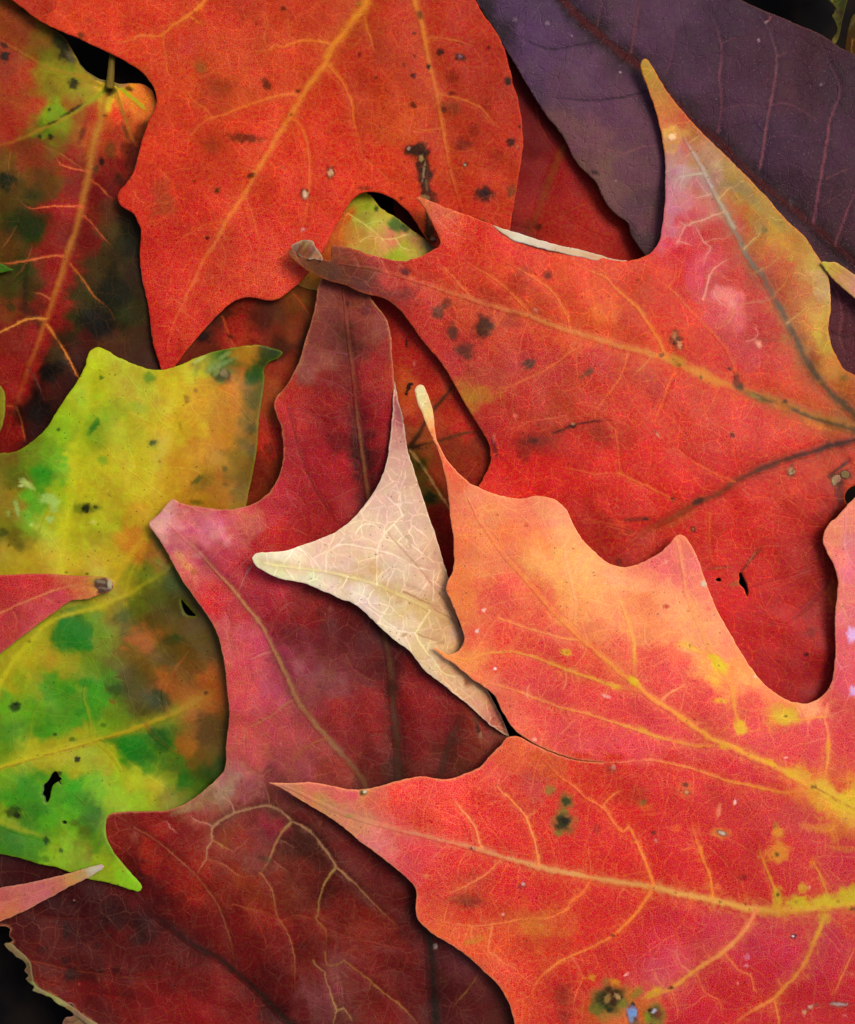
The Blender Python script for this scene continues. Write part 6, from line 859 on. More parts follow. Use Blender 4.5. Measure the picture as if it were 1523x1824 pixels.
# ================================================================ bright leaf in front, lower right
SLIT = [(905, 1309), (922, 1310), (950, 1324), (975, 1336.5), (1000, 1346.2), (1020, 1352.2), (1040, 1355.4), (1072, 1358)]
def leaf_front():
    t, o = thing('maple_leaf', 'bright coral and orange leaf lying on top of the pile at lower right', 'leaf', 1730, 1560, 21, GM)
    m = leaf_material('coral_leaf', 'f8a858', net1=.24, net2=.12, grain=.045, rough=.5, spec=.35, bump=.5, trans=.2)
    out = ("742,713 740,703 739,694 742,688 748,685 754,686 758,692 762,702 766,713 769,723 771,733 773,746 774,760 776,774 780,788 785,798 790,808 798,821 807,832 817,843 828,853 837,861 848,866 861,872 876,878 893,883 910,887 925,888 940,887 953,884 964,884 976,886 988,890 998,897 1009,907 1015,920 1021,934 1029,948 1038,961 1050,974 1062,985 1072,994 1082,1002 1097,1008 1113,1010 1129,1007 1144,1002 1160,994 1175,985 1187,975 1196,965 1201,958 1206,954 1211,952 1216,953 1222,957 1229,968 1237,982 1243,994 1247,1006 1252,1021 1258,1037 1266,1058 1275,1081 1287,1104 1299,1126 1311,1147 1323,1167 1336,1187 1350,1205 1363,1220 1378,1232 1391,1241 1405,1248 1420,1252 1436,1254 1447,1251 1457,1246 1468,1237 1477,1226 1483,1211 1486,1195 1488,1175 1489,1153 1488,1130 1488,1105 1489,1086 1491,1068 1493,1050 1493,1033 1490,1017 1484,1002 1477,989 1472,978 1468,967 1467,958 1469,948 1474,937 1482,928 1491,922 1505,905 1523,886 1560,860 1610,810 1680,690 1710,800 1740,880 1820,950 1930,960 1880,1080 1830,1200 1950,1280 2050,1300 1960,1400 1860,1470 1930,1560 2080,1640 1960,1720 1840,1760 1900,1900 1880,2000 1740,1940 1640,1960 1560,2100 1470,2200 1400,2080 1300,2000 1200,2100 1080,2160 1060,2050 980,1990 950,1920 930,1870 917,1824 912,1805 906,1787 898,1772 889,1757 877,1744 865,1733 851,1720 835,1705 821,1695 807,1685 795,1678 783,1671 771,1663 759,1654 750,1646 744,1637 741,1627 740,1617 741,1605 742,1593 740,1584 736,1576 728,1567 719,1559 709,1550 698,1542 685,1532 671,1521 657,1511 643,1501 631,1490 619,1480 606,1470 592,1460 577,1450 561,1441 546,1432 531,1424 519,1416 507,1408 497,1402 488,1398 480,1394 497,1395 514,1396 531,1395 548,1394 568,1396 589,1400 610,1404 630,1407 645,1406 660,1404 676,1400 691,1396 708,1391 725,1387 742,1384 759,1384 778,1387 797,1388 813,1385 828,1379 842,1373 855,1367 863,1358 869,1350 879,1340 889,1330 896,1322 903,1314 912,1311 920,1311 935,1317.5 950,1325 975,1337.3 1000,1346.8 1020,1352.8 1040,1356 1056,1357.4 1072,1358.6 1074,1358 1072,1357.4 1056,1356.2 1040,1354.8 1020,1351.6 1000,1345.6 978,1337.2 961,1329.4 944,1319 927,1309 917,1300 910,1292 902,1279 893,1265 887,1252 882,1241 873,1231 862,1224 852,1217 841,1210 831,1201 821,1193 808,1182 794,1174 783,1165 776,1159 771,1155 776,1155 783,1158 792,1163 800,1165 808,1164 814,1161 820,1156 824,1149 827,1142 827,1135 825,1125 821,1115 817,1103 812,1091 806,1077 800,1063 796,1056 794,1050 795,1043 797,1036 802,1027 806,1019 808,1009 809,999 808,977 807,954 804,937 802,917 800,894 797,870 794,852 790,836 785,817 780,801 773,786 766,771 759,756 753,740 747,726")
    s = Surface(out,
        "745,690,26 770,750,24.4 790,820,22.6 820,930,21.4 805,1050,19.8 778,1155,19.6 900,1290,18.6 950,950,22.4 1113,1010,20.8 1216,955,22.8 1300,1126,20.6 1436,1254,18.6 1488,1100,19.4 1470,950,20.4 1523,890,21 1000,1150,23 900,1050,22.2 1200,1250,22.6 1100,1120,23.4 1400,1370,21 1500,1400,21.4 1700,1500,21 480,1394,19.2 650,1400,18 592,1460,17.6 850,1380,18.6 740,1600,16.6 850,1720,15.6 917,1824,14.8 800,1500,19.4 1000,1500,20.8 1200,1650,21.2 1150,1820,18 1500,1700,20 1400,1950,18 1950,1500,19 1350,1500,21.6 1000,1700,18.6",
        "748,692,e0dc9c 755,710,e4d490 765,735,ecd484 770,755,ecb068 778,775,e88c50 790,815,e06c44 800,840,e46848 815,855,e07048 840,880,e88c60 830,910,e88058 820,930,e88050 820,960,e47848 870,910,ec9058 880,930,e49058 930,910,e87c58 910,900,ec8c5c 970,910,ec9464 900,950,e87c48 950,940,e47c50 850,1000,e08050 860,960,e48850 890,1000,e07c50 1000,950,f0a868 990,920,ec9c6c 960,960,ec9050 960,1000,eca058 1000,1000,f0a85c 1040,990,f0a864 1050,1010,eca460 1020,1050,eca058 1060,1050,eca05c 1100,1040,eca068 1080,1080,e89458 1140,1050,e89c64 1160,1030,e4805c 1180,1010,e46c64 1200,980,e8746c 1215,970,e88060 1230,1010,e4746c 1210,1020,e06c60 1250,1050,e88464 1190,1060,e89460 1210,1090,e89c60 1240,1080,e89860 1120,1090,e88c54 1150,1080,e07c4c 1060,1130,e48450 1020,1090,e49050 1170,1120,e88c54 1140,1140,e08450 1220,1140,ec9c60 1260,1130,ec9864 1290,1150,ec8c60 1300,1170,ec905c 1250,1180,ec9850 1280,1190,e0a838 1330,1210,f09c58 1310,1200,ec8c48 1380,1240,ec8454 1440,1262,ec9c64 850,1050,e47448 830,1040,e88448 830,1080,e88448 870,1080,e06448 900,1070,e05848 910,1050,e45c48 960,1100,e05c44 940,1070,e46c48 850,1130,e46848 840,1110,e47c4c 900,1150,e0503f 900,1110,dc5040 960,1150,dc503f 1000,1130,e0644c 840,1170,ec9450 800,1160,e8944c 820,1180,ec8c50 900,1190,e0543f 870,1200,e87450 1000,1180,d84c3c 1050,1160,dc5840 1100,1160,dc6448 1060,1200,d44c3c 950,1230,e05048 920,1220,e05448 880,1220,ec7860 870,1210,ec8050 900,1260,e46c50 920,1290,e87054 960,1310,e06048 960,1270,dc5048 1000,1300,dc504c 1050,1320,dc5450 1050,1240,d84840 1000,1250,dc4c44 1100,1280,d4443f 1060,1290,dc4c44 1150,1180,dc5444 1130,1160,dc5c48 1200,1200,dc5048 1180,1230,d44440 1200,1170,e06848 1240,1220,d85044 1200,1300,d04444 1150,1270,d04040 1100,1330,d8484c 1150,1330,d44448 1250,1250,d44440 1230,1290,d04440 1280,1280,d04c40 1350,1290,d44444 1340,1250,dc5848 1320,1270,d05040 1400,1270,d09028 1380,1260,dc7c44 1450,1300,d04448 1420,1310,cc4440 1480,1280,d04c48 1500,1200,d05058 1500,1150,d05c5c 1510,1100,d87070 1500,1060,dc7868 1500,980,e07868 1515,1020,dc7478 1480,960,e48c68 1500,930,e08468 1520,900,e48868 1520,960,dc8078 1500,1330,cc3c40 1440,1350,cc3c40 1400,1340,cc3c3c 1360,1320,cc4040 1300,1370,cc3438 1340,1380,c83438 1260,1340,cc403c 1480,1400,c8482c 1440,1390,d0602c 1480,1425,cc9428 1450,1400,cc9024 1520,1430,d0a024 1500,1450,cc9828 1500,1480,c06030",
        [], [], gain=1.0, seed=81)
    low = "495,1400,b07c50 515,1402,b88458 540,1405,c46c54 560,1402,cc7054 530,1415,b08840 560,1430,b88840 580,1440,b08c48 600,1420,cc6850 620,1415,d05c54 600,1445,b89050 650,1412,c89048 665,1420,cc6848 640,1470,c08c54 620,1450,c88058 670,1500,d08068 690,1480,d06850 700,1515,d4745c 700,1430,dc5038 730,1410,dc543c 720,1460,d85440 760,1410,d84c38 800,1400,dc503c 760,1460,d85034 790,1440,dc4c34 720,1520,d45048 735,1550,d45048 760,1560,d84c38 750,1520,d44840 850,1400,d85038 880,1370,d85840 820,1450,d44030 850,1430,d03c28 900,1450,d0402c 870,1470,d44030 950,1400,bc4c38 930,1430,c4442c 900,1410,cc4430 900,1350,d85c3c 920,1330,d8643c 960,1350,cc5830 990,1360,c04c28 1060,1380,c83820 1030,1370,cc4024 1100,1370,c83420 1120,1400,c02c1c 1150,1380,c43020 1200,1400,c42c20 1240,1400,c83828 1200,1440,c02820 1300,1410,c03028 1380,1420,c03030 860,1540,d03c2c 830,1520,d44030 900,1500,d03c2c 830,1600,bc4428 850,1590,b44028 950,1600,d0342c 900,1570,d03428 980,1570,cc3424 770,1630,d86038 750,1610,d85c3c 760,1590,d45038 780,1660,dc7038 800,1670,dc6838 850,1630,d04428 820,1630,d44c30 950,1650,cc6c2c 930,1640,cc5c2c 970,1640,cc6830 880,1680,d4582c 840,1660,d06030 900,1730,d85838 870,1710,d86438 950,1700,cc4828 920,1690,cc4c28 960,1740,cc4028 930,1790,d85830 910,1800,d85c34 960,1800,cc482c 1000,1660,cc4c28 1000,1690,cc4428 1040,1500,cc2c24 1020,1480,cc3424 1000,1440,c43424 960,1480,cc3c28 1100,1530,cc2820 1060,1540,cc3020 1100,1450,cc3020 1060,1430,cc3424 1130,1480,cc2c20 1160,1540,c82820 1200,1480,c42c24 1180,1430,c02c1c 1250,1450,bc2824 1220,1430,c42820 1280,1420,b42820 1330,1440,b83028 1300,1480,b82420 1340,1490,b42020 1300,1530,b41c18 1330,1560,b01c18 1260,1520,c02420 1400,1500,c43030 1430,1530,bc3030 1400,1540,b82828 1420,1460,c0403c 1200,1560,c42420 1150,1510,c82820 1240,1580,c02420 1450,1480,c03c3c 1480,1500,c0403c 1500,1520,bc343c 1500,1560,bc3838 1450,1570,bc3830 1340,1590,bc2424 1300,1590,bc2424 1370,1570,b82424 1100,1620,c42c24 1130,1600,c82820 1050,1660,c82c24 1070,1630,c83020 1150,1680,c02c24 1120,1680,c42c24 1200,1700,c44848 1180,1670,c43838 1190,1730,c44c4c 1250,1680,bc3c3c 1240,1650,c03030 1280,1660,bc3840 1170,1740,c45050 1140,1720,c03c38 1100,1730,c03428 1060,1720,c03424 1150,1770,c44444 1000,1760,bc3424 1030,1730,c03020 1250,1800,bc2830 1220,1780,bc3434 1200,1810,b82830 1300,1760,b82428 1280,1730,b82830 1300,1810,b42028 1400,1700,b83040 1420,1650,b83838 1370,1660,b8303c 1350,1700,b43040 1350,1720,b4242c 1350,1790,b42028 1500,1750,b0242c 1480,1700,b02c38 1450,1800,ac2024 1500,1810,ac2024 1400,1800,b01c24 1500,1680,b4303c 1480,1660,b43040 1510,1650,b83c30 1030,1800,c44028 1000,1810,c03828 1090,1760,c43c34 1060,1800,b85c24 1100,1815,cc6c34 1130,1780,b87028 1160,1770,bc6c24 1150,1800,c06428 1190,1790,c43c30"
    s.cp = np.vstack([s.cp, CP(low)])
    s.veins = [V("1730,1560 1640,1505 1580,1472 1523,1443 1505,1432 1488,1422 1469,1412 1450,1402 1431,1392 1412,1381 1395,1372 1378,1363 1360,1356 1343,1349 1326,1341 1309,1332 1288,1324 1268,1315 1250,1303 1233,1291 1216,1279 1199,1267 1182,1256 1165,1246 1149,1233 1134,1219 1118,1207 1103,1195 1086,1180 1069,1167 1051,1151 1034,1136 1017,1120 1002,1105 981,1084 967,1069 954,1053 940,1037 927,1022 911,1005 896,988 884,971 872,954 862,940 852,927 842,905 832,885", 11, 3, 'd8a834', .85, 'f0904c', name='midrib'),
        V("1730,1590 1640,1597 1580,1600 1523,1608 1502,1610 1481,1613 1458,1616 1436,1618 1415,1620 1395,1621 1372,1622 1350,1621 1333,1619 1316,1615 1292,1609 1268,1603 1237,1597 1206,1591 1184,1585 1161,1580 1132,1576 1103,1572 1077,1567 1051,1563 1031,1558 1012,1555 986,1550 961,1545 927,1535 893,1526 874,1520 855,1514 831,1508 807,1501 786,1496 766,1490 735,1484 705,1477 680,1470 654,1463 628,1455 602,1446 577,1434 551,1422 525,1409 500,1399", 13, 3, 'd0a828', .9, 'd88c6c', name='midrib'),
        V("1412,1381 1395,1378", 3, 2, 'd0a030', .5), V("889,1101 908,1108 927,1115 949,1122 971,1128 995,1135 1020,1142", 3.2, 2.4, 'f0a058', .7), V("800,1167 835,1176 852,1169 869,1164 886,1162 903,1161 923,1163 944,1168 963,1175 983,1183 1001,1190 1020,1197 1034,1202 1060,1210 1086,1219 1100,1223 1113,1226 1128,1230 1144,1234", 3, 5, 'f0a050', .75, 'd8a834'),
        V("869,1217 890,1222 910,1227 927,1233 944,1240 961,1247 978,1253 999,1260 1020,1265 1034,1268 1049,1272 1079,1282 1108,1291 1137,1301 1165,1310 1192,1318 1216,1324 1240,1329 1275,1329 1305,1332", 3, 5, 'f09858', .75, 'd8a030'),
        V("1206,961 1212,983 1216,1006 1220,1031 1223,1057 1230,1075 1237,1092 1245,1112 1254,1133 1261,1150 1268,1167 1278,1182 1288,1198 1296,1208 1302,1219 1306,1234 1307,1250 1309,1264 1312,1277 1316,1291 1319,1305 1314,1318 1311,1329", 4, 7, 'f09c68', .75, 'd8a42c', name='midrib'),
        V("1106,1071 1114,1091 1120,1112 1125,1127 1129,1143 1130,1165 1130,1188 1128,1200 1127,1212", 4, 5, 'f0a85c', .75, 'd8a430'), V("1007,975 1007,989 1012,1013 1017,1037 1022,1057 1026,1078 1024,1095 1022,1109", 3.6, 2.6, 'f0b070', .7), V("1000,1136 1019,1139 1038,1142", 3, 3, 'f0a454', .6), V("1179,1246 1189,1237 1199,1231 1212,1224 1223,1212", 3.4, 2.2, 'f0985c', .75), V("1474,1253 1472,1268 1470,1281 1474,1295 1476,1308 1477,1328 1476,1349 1474,1364 1470,1391 1465,1405", 4.5, 5, 'f08c60', .75, 'd89030'), V("1470,1277 1453,1279 1436,1282 1415,1282", 3.2, 2.6, 'e89840', .7), V("1494,1068 1501,1083 1508,1099 1518,1110", 2.8, 2, 'e89c70', .6), V("1505,900 1507,935 1505,971 1510,985 1515,999 1523,1012", 3.2, 2.2, 'e89890', .6), V("1507,971 1515,962 1523,955", 2.4, 1.6, 'e8a098', .5),
        V("818,954 843,954 869,954", 2.8, 2, 'f09850', .6), V("852,1029 875,1024 900,1021 917,1021", 2.8, 2, 'f0a060', .6), V("865,1084 888,1076 910,1070 932,1067 954,1067", 2.8, 2, 'ec8858', .5), V("1148,1353 1177,1357 1206,1363 1226,1368 1247,1374 1270,1382 1292,1390 1311,1395 1330,1398 1350,1403 1371,1407 1388,1411 1405,1412 1428,1411 1450,1409", 3.2, 5, 'e07848', .75, 'd89830'), V("1160,1353 1120,1356 1076,1359", 3, 2.4, 'e87c58', .6), V("1150,1100 1148,1120 1150,1145 1165,1160", 2.6, 2, 'f0a060', .5), V("1022,1109 1040,1100 1055,1095", 2.4, 1.8, 'f0a860', .4), V("1237,1092 1215,1105 1195,1118", 2.6, 1.8, 'f0a060', .4), V("1268,1167 1240,1160 1215,1150 1195,1150", 3.2, 2, 'e8a04c', .6), V("1302,1219 1290,1210 1265,1200 1240,1200", 3, 2, 'e89858', .5), V("1233,1291 1245,1288 1260,1290", 3, 2, 'ec8c50', .6), V("1195,1318 1205,1335 1215,1345", 2.6, 1.8, 'e87858', .5), V("1000,1307 1020,1285 1040,1272", 2.4, 1.8, 'ec8458', .5), V("940,1240 940,1225 945,1215", 2.6, 1.8, 'f0a070', .6), V("1005,1190 1008,1215 1000,1235", 2.4, 1.8, 'ec9858', .5), V("968,885 965,920 985,960", 2.6, 2, 'f0a868', .4), V("900,1161 915,1140 935,1128", 2.4, 1.8, 'ec9454', .4), V("1315,1305 1340,1303 1370,1298", 3, 2, 'e08440', .6), V("1268,1315 1290,1300 1312,1277", 2.6, 1.8, 'e08440', .4), V("1388,1370 1390,1350 1400,1335", 2.6, 1.8, 'e08040', .4), V("1113,1207 1090,1190 1075,1180", 3, 2, 'f09c50', .4), V("1470,1281 1490,1270 1523,1262", 2.4, 1.8, 'e08860', .4), V("1488,1170 1500,1190 1520,1180", 2.2, 1.6, 'e48c8c', .5),
        V("857,1511 852,1492 845,1473 836,1459 824,1446 814,1432 804,1419", 4, 2.4, 'f09858', .75), V("959,1542 958,1525 956,1511 952,1495 947,1480 942,1467 937,1456 927,1443 917,1432 902,1417 886,1402 890,1385 896,1371", 4.2, 2.4, 'ec9450', .75), V("937,1456 950,1448 958,1442", 2.4, 1.8, 'e88850', .5), V("1163,1577 1160,1563 1155,1549 1149,1532 1141,1515 1131,1494 1120,1474 1110,1482 1100,1474 1088,1457 1076,1440 1061,1431 1045,1422 1034,1412 1024,1402 1011,1393 998,1384 988,1374 978,1364 965,1352", 5.5, 3, 'e88840', .8, 'e88048'),
        V("1271,1601 1268,1578 1264,1556 1259,1546 1254,1536 1249,1521 1244,1508 1239,1489 1233,1470 1228,1455", 5.5, 3, 'e08c38', .75, 'e07840'), V("1388,1618 1385,1602 1381,1587 1374,1569 1367,1553 1360,1535 1354,1519 1350,1505", 4.5, 2.4, 'cc9030', .75), V("1477,1601 1470,1581 1464,1563 1457,1551 1450,1539 1448,1520", 4.5, 2.6, 'cc8838', .7), V("1072,1440 1080,1428 1089,1419 1101,1411 1113,1407", 3.2, 2, 'e88848', .65), V("1239,1512 1225,1510 1210,1518", 2.6, 1.8, 'dc6c40', .5), V("1328,1613 1325,1590 1322,1570 1316,1545", 3.2, 2, 'd06038', .5), V("1203,1586 1200,1570 1210,1550", 2.8, 1.8, 'dc5c38', .4), V("1097,1568 1097,1550 1100,1530", 2.8, 1.8, 'dc5c38', .4), V("1053,1562 1052,1540 1048,1510 1058,1490", 3.2, 2, 'e07848', .5),
        V("895,1528 884,1540 872,1553 860,1561 848,1569 836,1575 824,1581 807,1589 790,1596", 3.6, 2.2, 'e88850', .7), V("800,1502 780,1520 760,1540", 3, 2, 'e87858', .55), V("1053,1567 1046,1579 1038,1590 1026,1600 1014,1610 1012,1618 996,1627 981,1634 955,1637 927,1639 901,1644 876,1647 858,1649 841,1649 824,1648 807,1646 788,1642 770,1637 765,1628 766,1620", 5, 2.6, 'e88040', .8, 'e88450'),
        V("1160,1585 1155,1597 1148,1608 1138,1622 1127,1635 1110,1651 1093,1666 1074,1677 1055,1687 1038,1695 1021,1702 1010,1707 1000,1711 985,1723 971,1733 960,1745 951,1757 948,1771 949,1787 955,1792", 5.5, 3, 'e08038', .8, 'e88848'), V("1347,1623 1341,1636 1333,1649 1315,1671 1295,1690 1269,1709 1240,1728 1218,1745 1196,1761 1180,1767 1165,1773 1150,1782 1141,1790", 8, 6, 'dc8450', .8, 'cc9830'),
        V("1470,1632 1463,1652 1453,1673 1441,1701 1426,1728 1413,1744 1398,1759 1390,1770 1381,1779 1363,1790 1343,1800 1325,1812 1309,1824 1295,1840", 8, 5, 'c89030', .8, 'd87840'), V("1540,1670 1523,1690 1513,1710 1505,1728 1496,1747 1488,1766 1484,1790", 4, 2.6, 'd07440', .65), V("1233,1604 1228,1620 1220,1635 1211,1647 1203,1659 1208,1671 1213,1683 1208,1700", 3.6, 2, 'dc5c38', .55), V("1292,1699 1302,1712 1312,1725 1323,1732 1336,1735 1340,1748 1343,1762 1353,1774 1364,1786", 3.4, 2.4, 'd87040', .65), V("1021,1707 1031,1725 1038,1742 1030,1760 1024,1776 1022,1793 1024,1810 1030,1830", 3.2, 2.2, 'e07048', .65), V("1038,1742 1052,1742 1060,1740", 3, 2, 'dc8030', .6), V("1240,1735 1247,1751 1254,1766 1267,1776 1282,1783 1285,1800 1288,1817", 3.2, 2, 'd86c40', .6), V("1381,1783 1386,1803 1388,1824 1389,1840", 4.5, 3, 'd07838', .7), V("1227,1731 1216,1722 1209,1711 1205,1695 1208,1680", 2.8, 1.8, 'e0805c', .55), V("1165,1730 1172,1747 1182,1760", 2.8, 2, 'e07c54', .6), V("877,1651 872,1673 870,1695 884,1704 896,1716 905,1722", 3.6, 2.4, 'e88c50', .75), V("841,1649 838,1665 842,1682", 3, 2, 'e88c50', .6), V("855,1648 857,1625 850,1605", 2.6, 1.8, 'e07850', .5), V("896,1716 915,1725 935,1745 955,1757", 2.8, 2, 'e07848', .5), V("1197,1764 1202,1782 1206,1800 1207,1820", 3.4, 2.2, 'dc6c44', .6), V("1426,1728 1435,1738 1445,1748", 2.6, 1.8, 'd07040', .6), V("1396,1760 1388,1752 1383,1742", 2.6, 1.8, 'd07040', .6), V("1267,1710 1258,1698 1252,1685 1256,1670", 2.6, 1.8, 'dc6850', .5), V("1505,1728 1515,1735 1530,1738", 2.4, 1.8, 'c86850', .5), V("1093,1668 1098,1690 1110,1700", 2.4, 1.8, 'dc5838', .4), V("1148,1608 1165,1625 1170,1640", 2.4, 1.8, 'dc5838', .35), V("1484,1640 1510,1655", 2.6, 1.8, 'c86038', .4)]
    s.spots = [(1281, 1184, 22, 13, 40, 'd8c018', .92), (1270, 1172, 12, 7, 30, 'd8b41c', .8), (1227, 1152, 18, 6, 25, 'e0b040', .7), (1130, 1214, 13, 8, 45, 'd8b81c', .9), (1096, 1223, 14, 6, 15, 'dcac34', .8), (1400, 1276, 28, 17, 0, 'ccb01c', .85, .5), (1385, 1262, 16, 10, 0, 'd09c38', .6), (1400, 1276, 3, 2, 0, '4c3c10', .9), (1284, 1248, 16, 5, 5, 'd8a824', .85), (1284, 1249, 2.5, 2, 0, '8c3c18', .8), (1318, 1294, 12, 16, 0, 'd4ac20', .85), (1324, 1300, 8, 8, 0, 'd4ac20', .7), (1008, 1162, 9, 6, 20, 'd8b030', .8), (1010, 1162, 4, 3, 0, 'b06c20', .6), (1144, 1300, 12, 5, 10, 'd8a02c', .7), (1290, 1330, 12, 6, 0, 'd8a42c', .75), (1374, 1360, 14, 6, 25, 'd8ac24', .8), (1412, 1378, 16, 9, 30, 'd4a820', .85), (1476, 1332, 5, 14, 0, 'd8942c', .7), (1430, 1380, 24, 12, 35, 'cc9c24', .7, .5), (1470, 1405, 26, 18, 30, 'cca824', .8, .5), (1500, 1432, 40, 18, 30, 'ccac24', .85, .5), (1520, 1425, 24, 18, 0, 'ccb024', .7, .5), (1450, 1402, 5, 3, 0, '3c3410', .9), (1490, 1425, 50, 1.6, 30, 'a04c1c', .8), (1470, 1475, 26, 7, -8, 'c88430', .6, .5), (1440, 1473, 16, 6, 10, 'c87c34', .5), (1505, 1512, 30, 5, 5, 'c0782c', .5, .6), (1512, 1452, 22, 7, 0, 'cc9c28', .5), (1445, 1610, 8, 4, 0, 'c0982c', .6), (1420, 1608, 26, 15, 0, 'bcac20', .85, .5), (1470, 1608, 34, 15, -5, 'bcac24', .85, .5), (1515, 1596, 26, 20, -10, 'bcb024', .85, .5), (1385, 1600, 9, 20, 0, 'c09c24', .8), (1430, 1582, 12, 10, 0, 'bc9c24', .7, .5), (1395, 1625, 40, 8, 0, 'c08428', .6, .5), (1385, 1593, 2.5, 3, 0, '3c3410', .9), (1419, 1607, 2.5, 2, 0, '5c5018', .8), (1470, 1617, 6, 4, 0, 'c07c30', .8), (1520, 1620, 5, 3, 0, '4c3c18', .8), (1495, 1606, 3, 2, 0, '6c5818', .7), (1470, 1637, 14, 12, 10, 'b8942c', .6, .5),
        (1385, 1517, 21, 19, 0, 'c87c20', .9, .5), (1384, 1522, 4, 4, 0, '4c4014', .9), (1387, 1483, 11, 10, 0, 'c8841c', .85, .5), (1382, 1470, 5, 6, 0, 'a06420', .7), (1380, 1473, 2, 2, 0, '5c3814', .8), (1448, 1537, 6, 5, 0, 'cc7430', .7), (1363, 1520, 14, 5, -30, 'c8642c', .5),
        (1008, 1427, 14, 15, 0, '706428', .75, .5), (1008, 1427, 9, 9, 0, '24340f', .95), (980, 1407, 9, 9, 0, '7c7430', .75, .5), (1004, 1448, 7, 7, 0, '606c20', .8), (1004, 1466, 20, 22, 0, '7c642c', .75, .5), (1003, 1466, 14, 14, 10, '202c0f', .95, .35), (1005, 1462, 8, 6, 0, '141408', .8), (995, 1485, 8, 6, 0, '5c6c24', .7), (1144, 1429, 7, 6, 0, '4c5c24', .9), (1140, 1415, 16, 16, 0, 'a03c24', .5, .6), (1150, 1440, 18, 8, 30, 'cc6028', .4, .6), (1063, 1477, 7, 9, 0, 'a0201c', .7), (1089, 1370, 9, 9, 0, '844430', .6), (1093, 1366, 4, 4, 0, 'c08c7c', .6), (1163, 1483, 4, 4, 0, '4c2020', .8), (1168, 1496, 3, 3, 0, 'c8a090', .5), (1220, 1405, 14, 14, 0, 'd0642c', .55, .6), (1221, 1398, 6, 4, 0, '54200f', .85), (1223, 1412, 6, 5, 0, '6c4420', .8), (1223, 1411, 3, 3, 0, 'd08c60', .8), (1284, 1484, 16, 10, 5, 'd07828', .6), (1287, 1484, 10, 5, 15, '50442c', .8), (1287, 1484, 6, 3, 15, 'b8b098', .9), (1281, 1445, 4, 12, 10, 'dc8860', .6), (1310, 1430, 2.5, 4, 0, 'f0c8b8', .8), (1324, 1564, 8, 5, 0, '7c1414', .7), (1414, 1668, 5, 4.5, 0, '24141a', .95), (1413, 1668, 2, 2, 0, 'd8c8c8', .9), (1195, 1760, 5, 3, 0, '3c1c14', .9), (1092, 1667, 4, 3, 0, '5c200f', .8), (1203, 1590, 3, 2, 0, '7c2c14', .7), (1283, 1608, 3, 2, 0, '3c1c10', .8), (1328, 1611, 3, 2, 0, '3c1c10', .8), (1278, 1580, 8, 5, 0, 'dc6430', .6), (1238, 1476, 8, 10, 0, 'd86438', .3), (1247, 1514, 6, 7, 0, 'dc8038', .7), (1205, 1475, 8, 6, 0, 'd8602c', .5), (1000, 1660, 34, 8, 0, 'cc6c30', .4, .6), (952, 1648, 22, 16, 0, 'c8702c', .6, .5), (1022, 1640, 10, 16, 0, 'cc6438', .4, .6), (824, 1602, 28, 10, 0, '8c4028', .65, .6), (840, 1608, 16, 8, 0, '7c3024', .5, .6), (845, 1675, 20, 6, -15, 'b87c28', .6), (759, 1561, 5, 4, 0, 'd88850', .6), (841, 1512, 4, 3, 0, '4c200f', .9), (843, 1512, 2, 1.5, 0, 'd8b0a0', .8), (930, 1577, 7, 6, 0, '8c302c', .8), (932, 1574, 3, 3, 0, 'd8b0a0', .7), (896, 1629, 2.5, 2.5, 0, 'f0b0a0', .7), (647, 1411, 8, 6, 0, '7c6c28', .8), (645, 1412, 4, 4, 0, '24200f', .9), (650, 1410, 3, 2.5, 0, 'c8c8a8', .9), (622, 1453, 8, 5, 0, '94883c', .6), (893, 1765, 5, 10, 0, 'c8602c', .4), (960, 1695, 8, 8, 0, 'd0642c', .5),
        (1005, 1775, 16, 18, 0, '7c3020', .6, .6), (998, 1765, 10, 10, 0, '8c2c20', .5, .6), (1005, 1810, 12, 14, 0, '7c2c20', .6, .6), (1085, 1782, 34, 30, -10, '88702c', .8, .4), (1083, 1780, 26, 24, 10, '34380f', .9, .35), (1090, 1772, 16, 12, 30, '3c2010', .9, .35), (1074, 1785, 10, 14, 20, '24280f', .9), (1092, 1788, 7, 4, 10, '2c1410', .9), (1085, 1798, 6, 5, 0, '182408', .85), (1100, 1775, 6, 4, 50, 'b09058', .8), (1082, 1778, 5, 8, 20, 'a08040', .6), (1060, 1797, 14, 10, 0, '50641c', .75), (1096, 1750, 9, 7, 40, 'cc8428', .8), (1095, 1757, 6, 4, 0, 'a04c28', .6), (1110, 1788, 9, 8, 0, '6c7428', .8), (1135, 1768, 12, 8, -40, '7c701c', .8), (1138, 1760, 6, 3, 0, 'a06828', .7), (1127, 1788, 4, 4, 0, '1c140c', .95), (1126, 1805, 10, 14, -8, '3c4c5c', .7), (1126, 1804, 8.5, 11, -8, '6c98c4', .97, .3), (1129, 1820, 10, 7, 0, '4c3c28', .85), (1124, 1815, 4, 6, 0, '7c98b0', .7), (1135, 1822, 6, 5, 0, '8c5c3c', .7), (1165, 1808, 19, 20, 0, '7c6c28', .85, .4), (1165, 1805, 13, 13, 20, '443c1c', .85), (1165, 1800, 5, 4, -20, 'a8b0b8', .95), (1158, 1799, 4, 4, 0, '1c1008', .9), (1172, 1806, 6, 8, 0, '6c3420', .8), (1163, 1820, 12, 8, 0, '74702c', .8), (1152, 1812, 6, 8, 0, '6c901c', .7), (1160, 1770, 16, 7, -25, 'bc9424', .8), (1170, 1763, 10, 5, -20, 'c8a034', .6), (1055, 1740, 7, 6, 0, 'c88024', .8), (1115, 1735, 5, 2, -40, 'e8a898', .8),  # the blue spot is a painted sky reflection
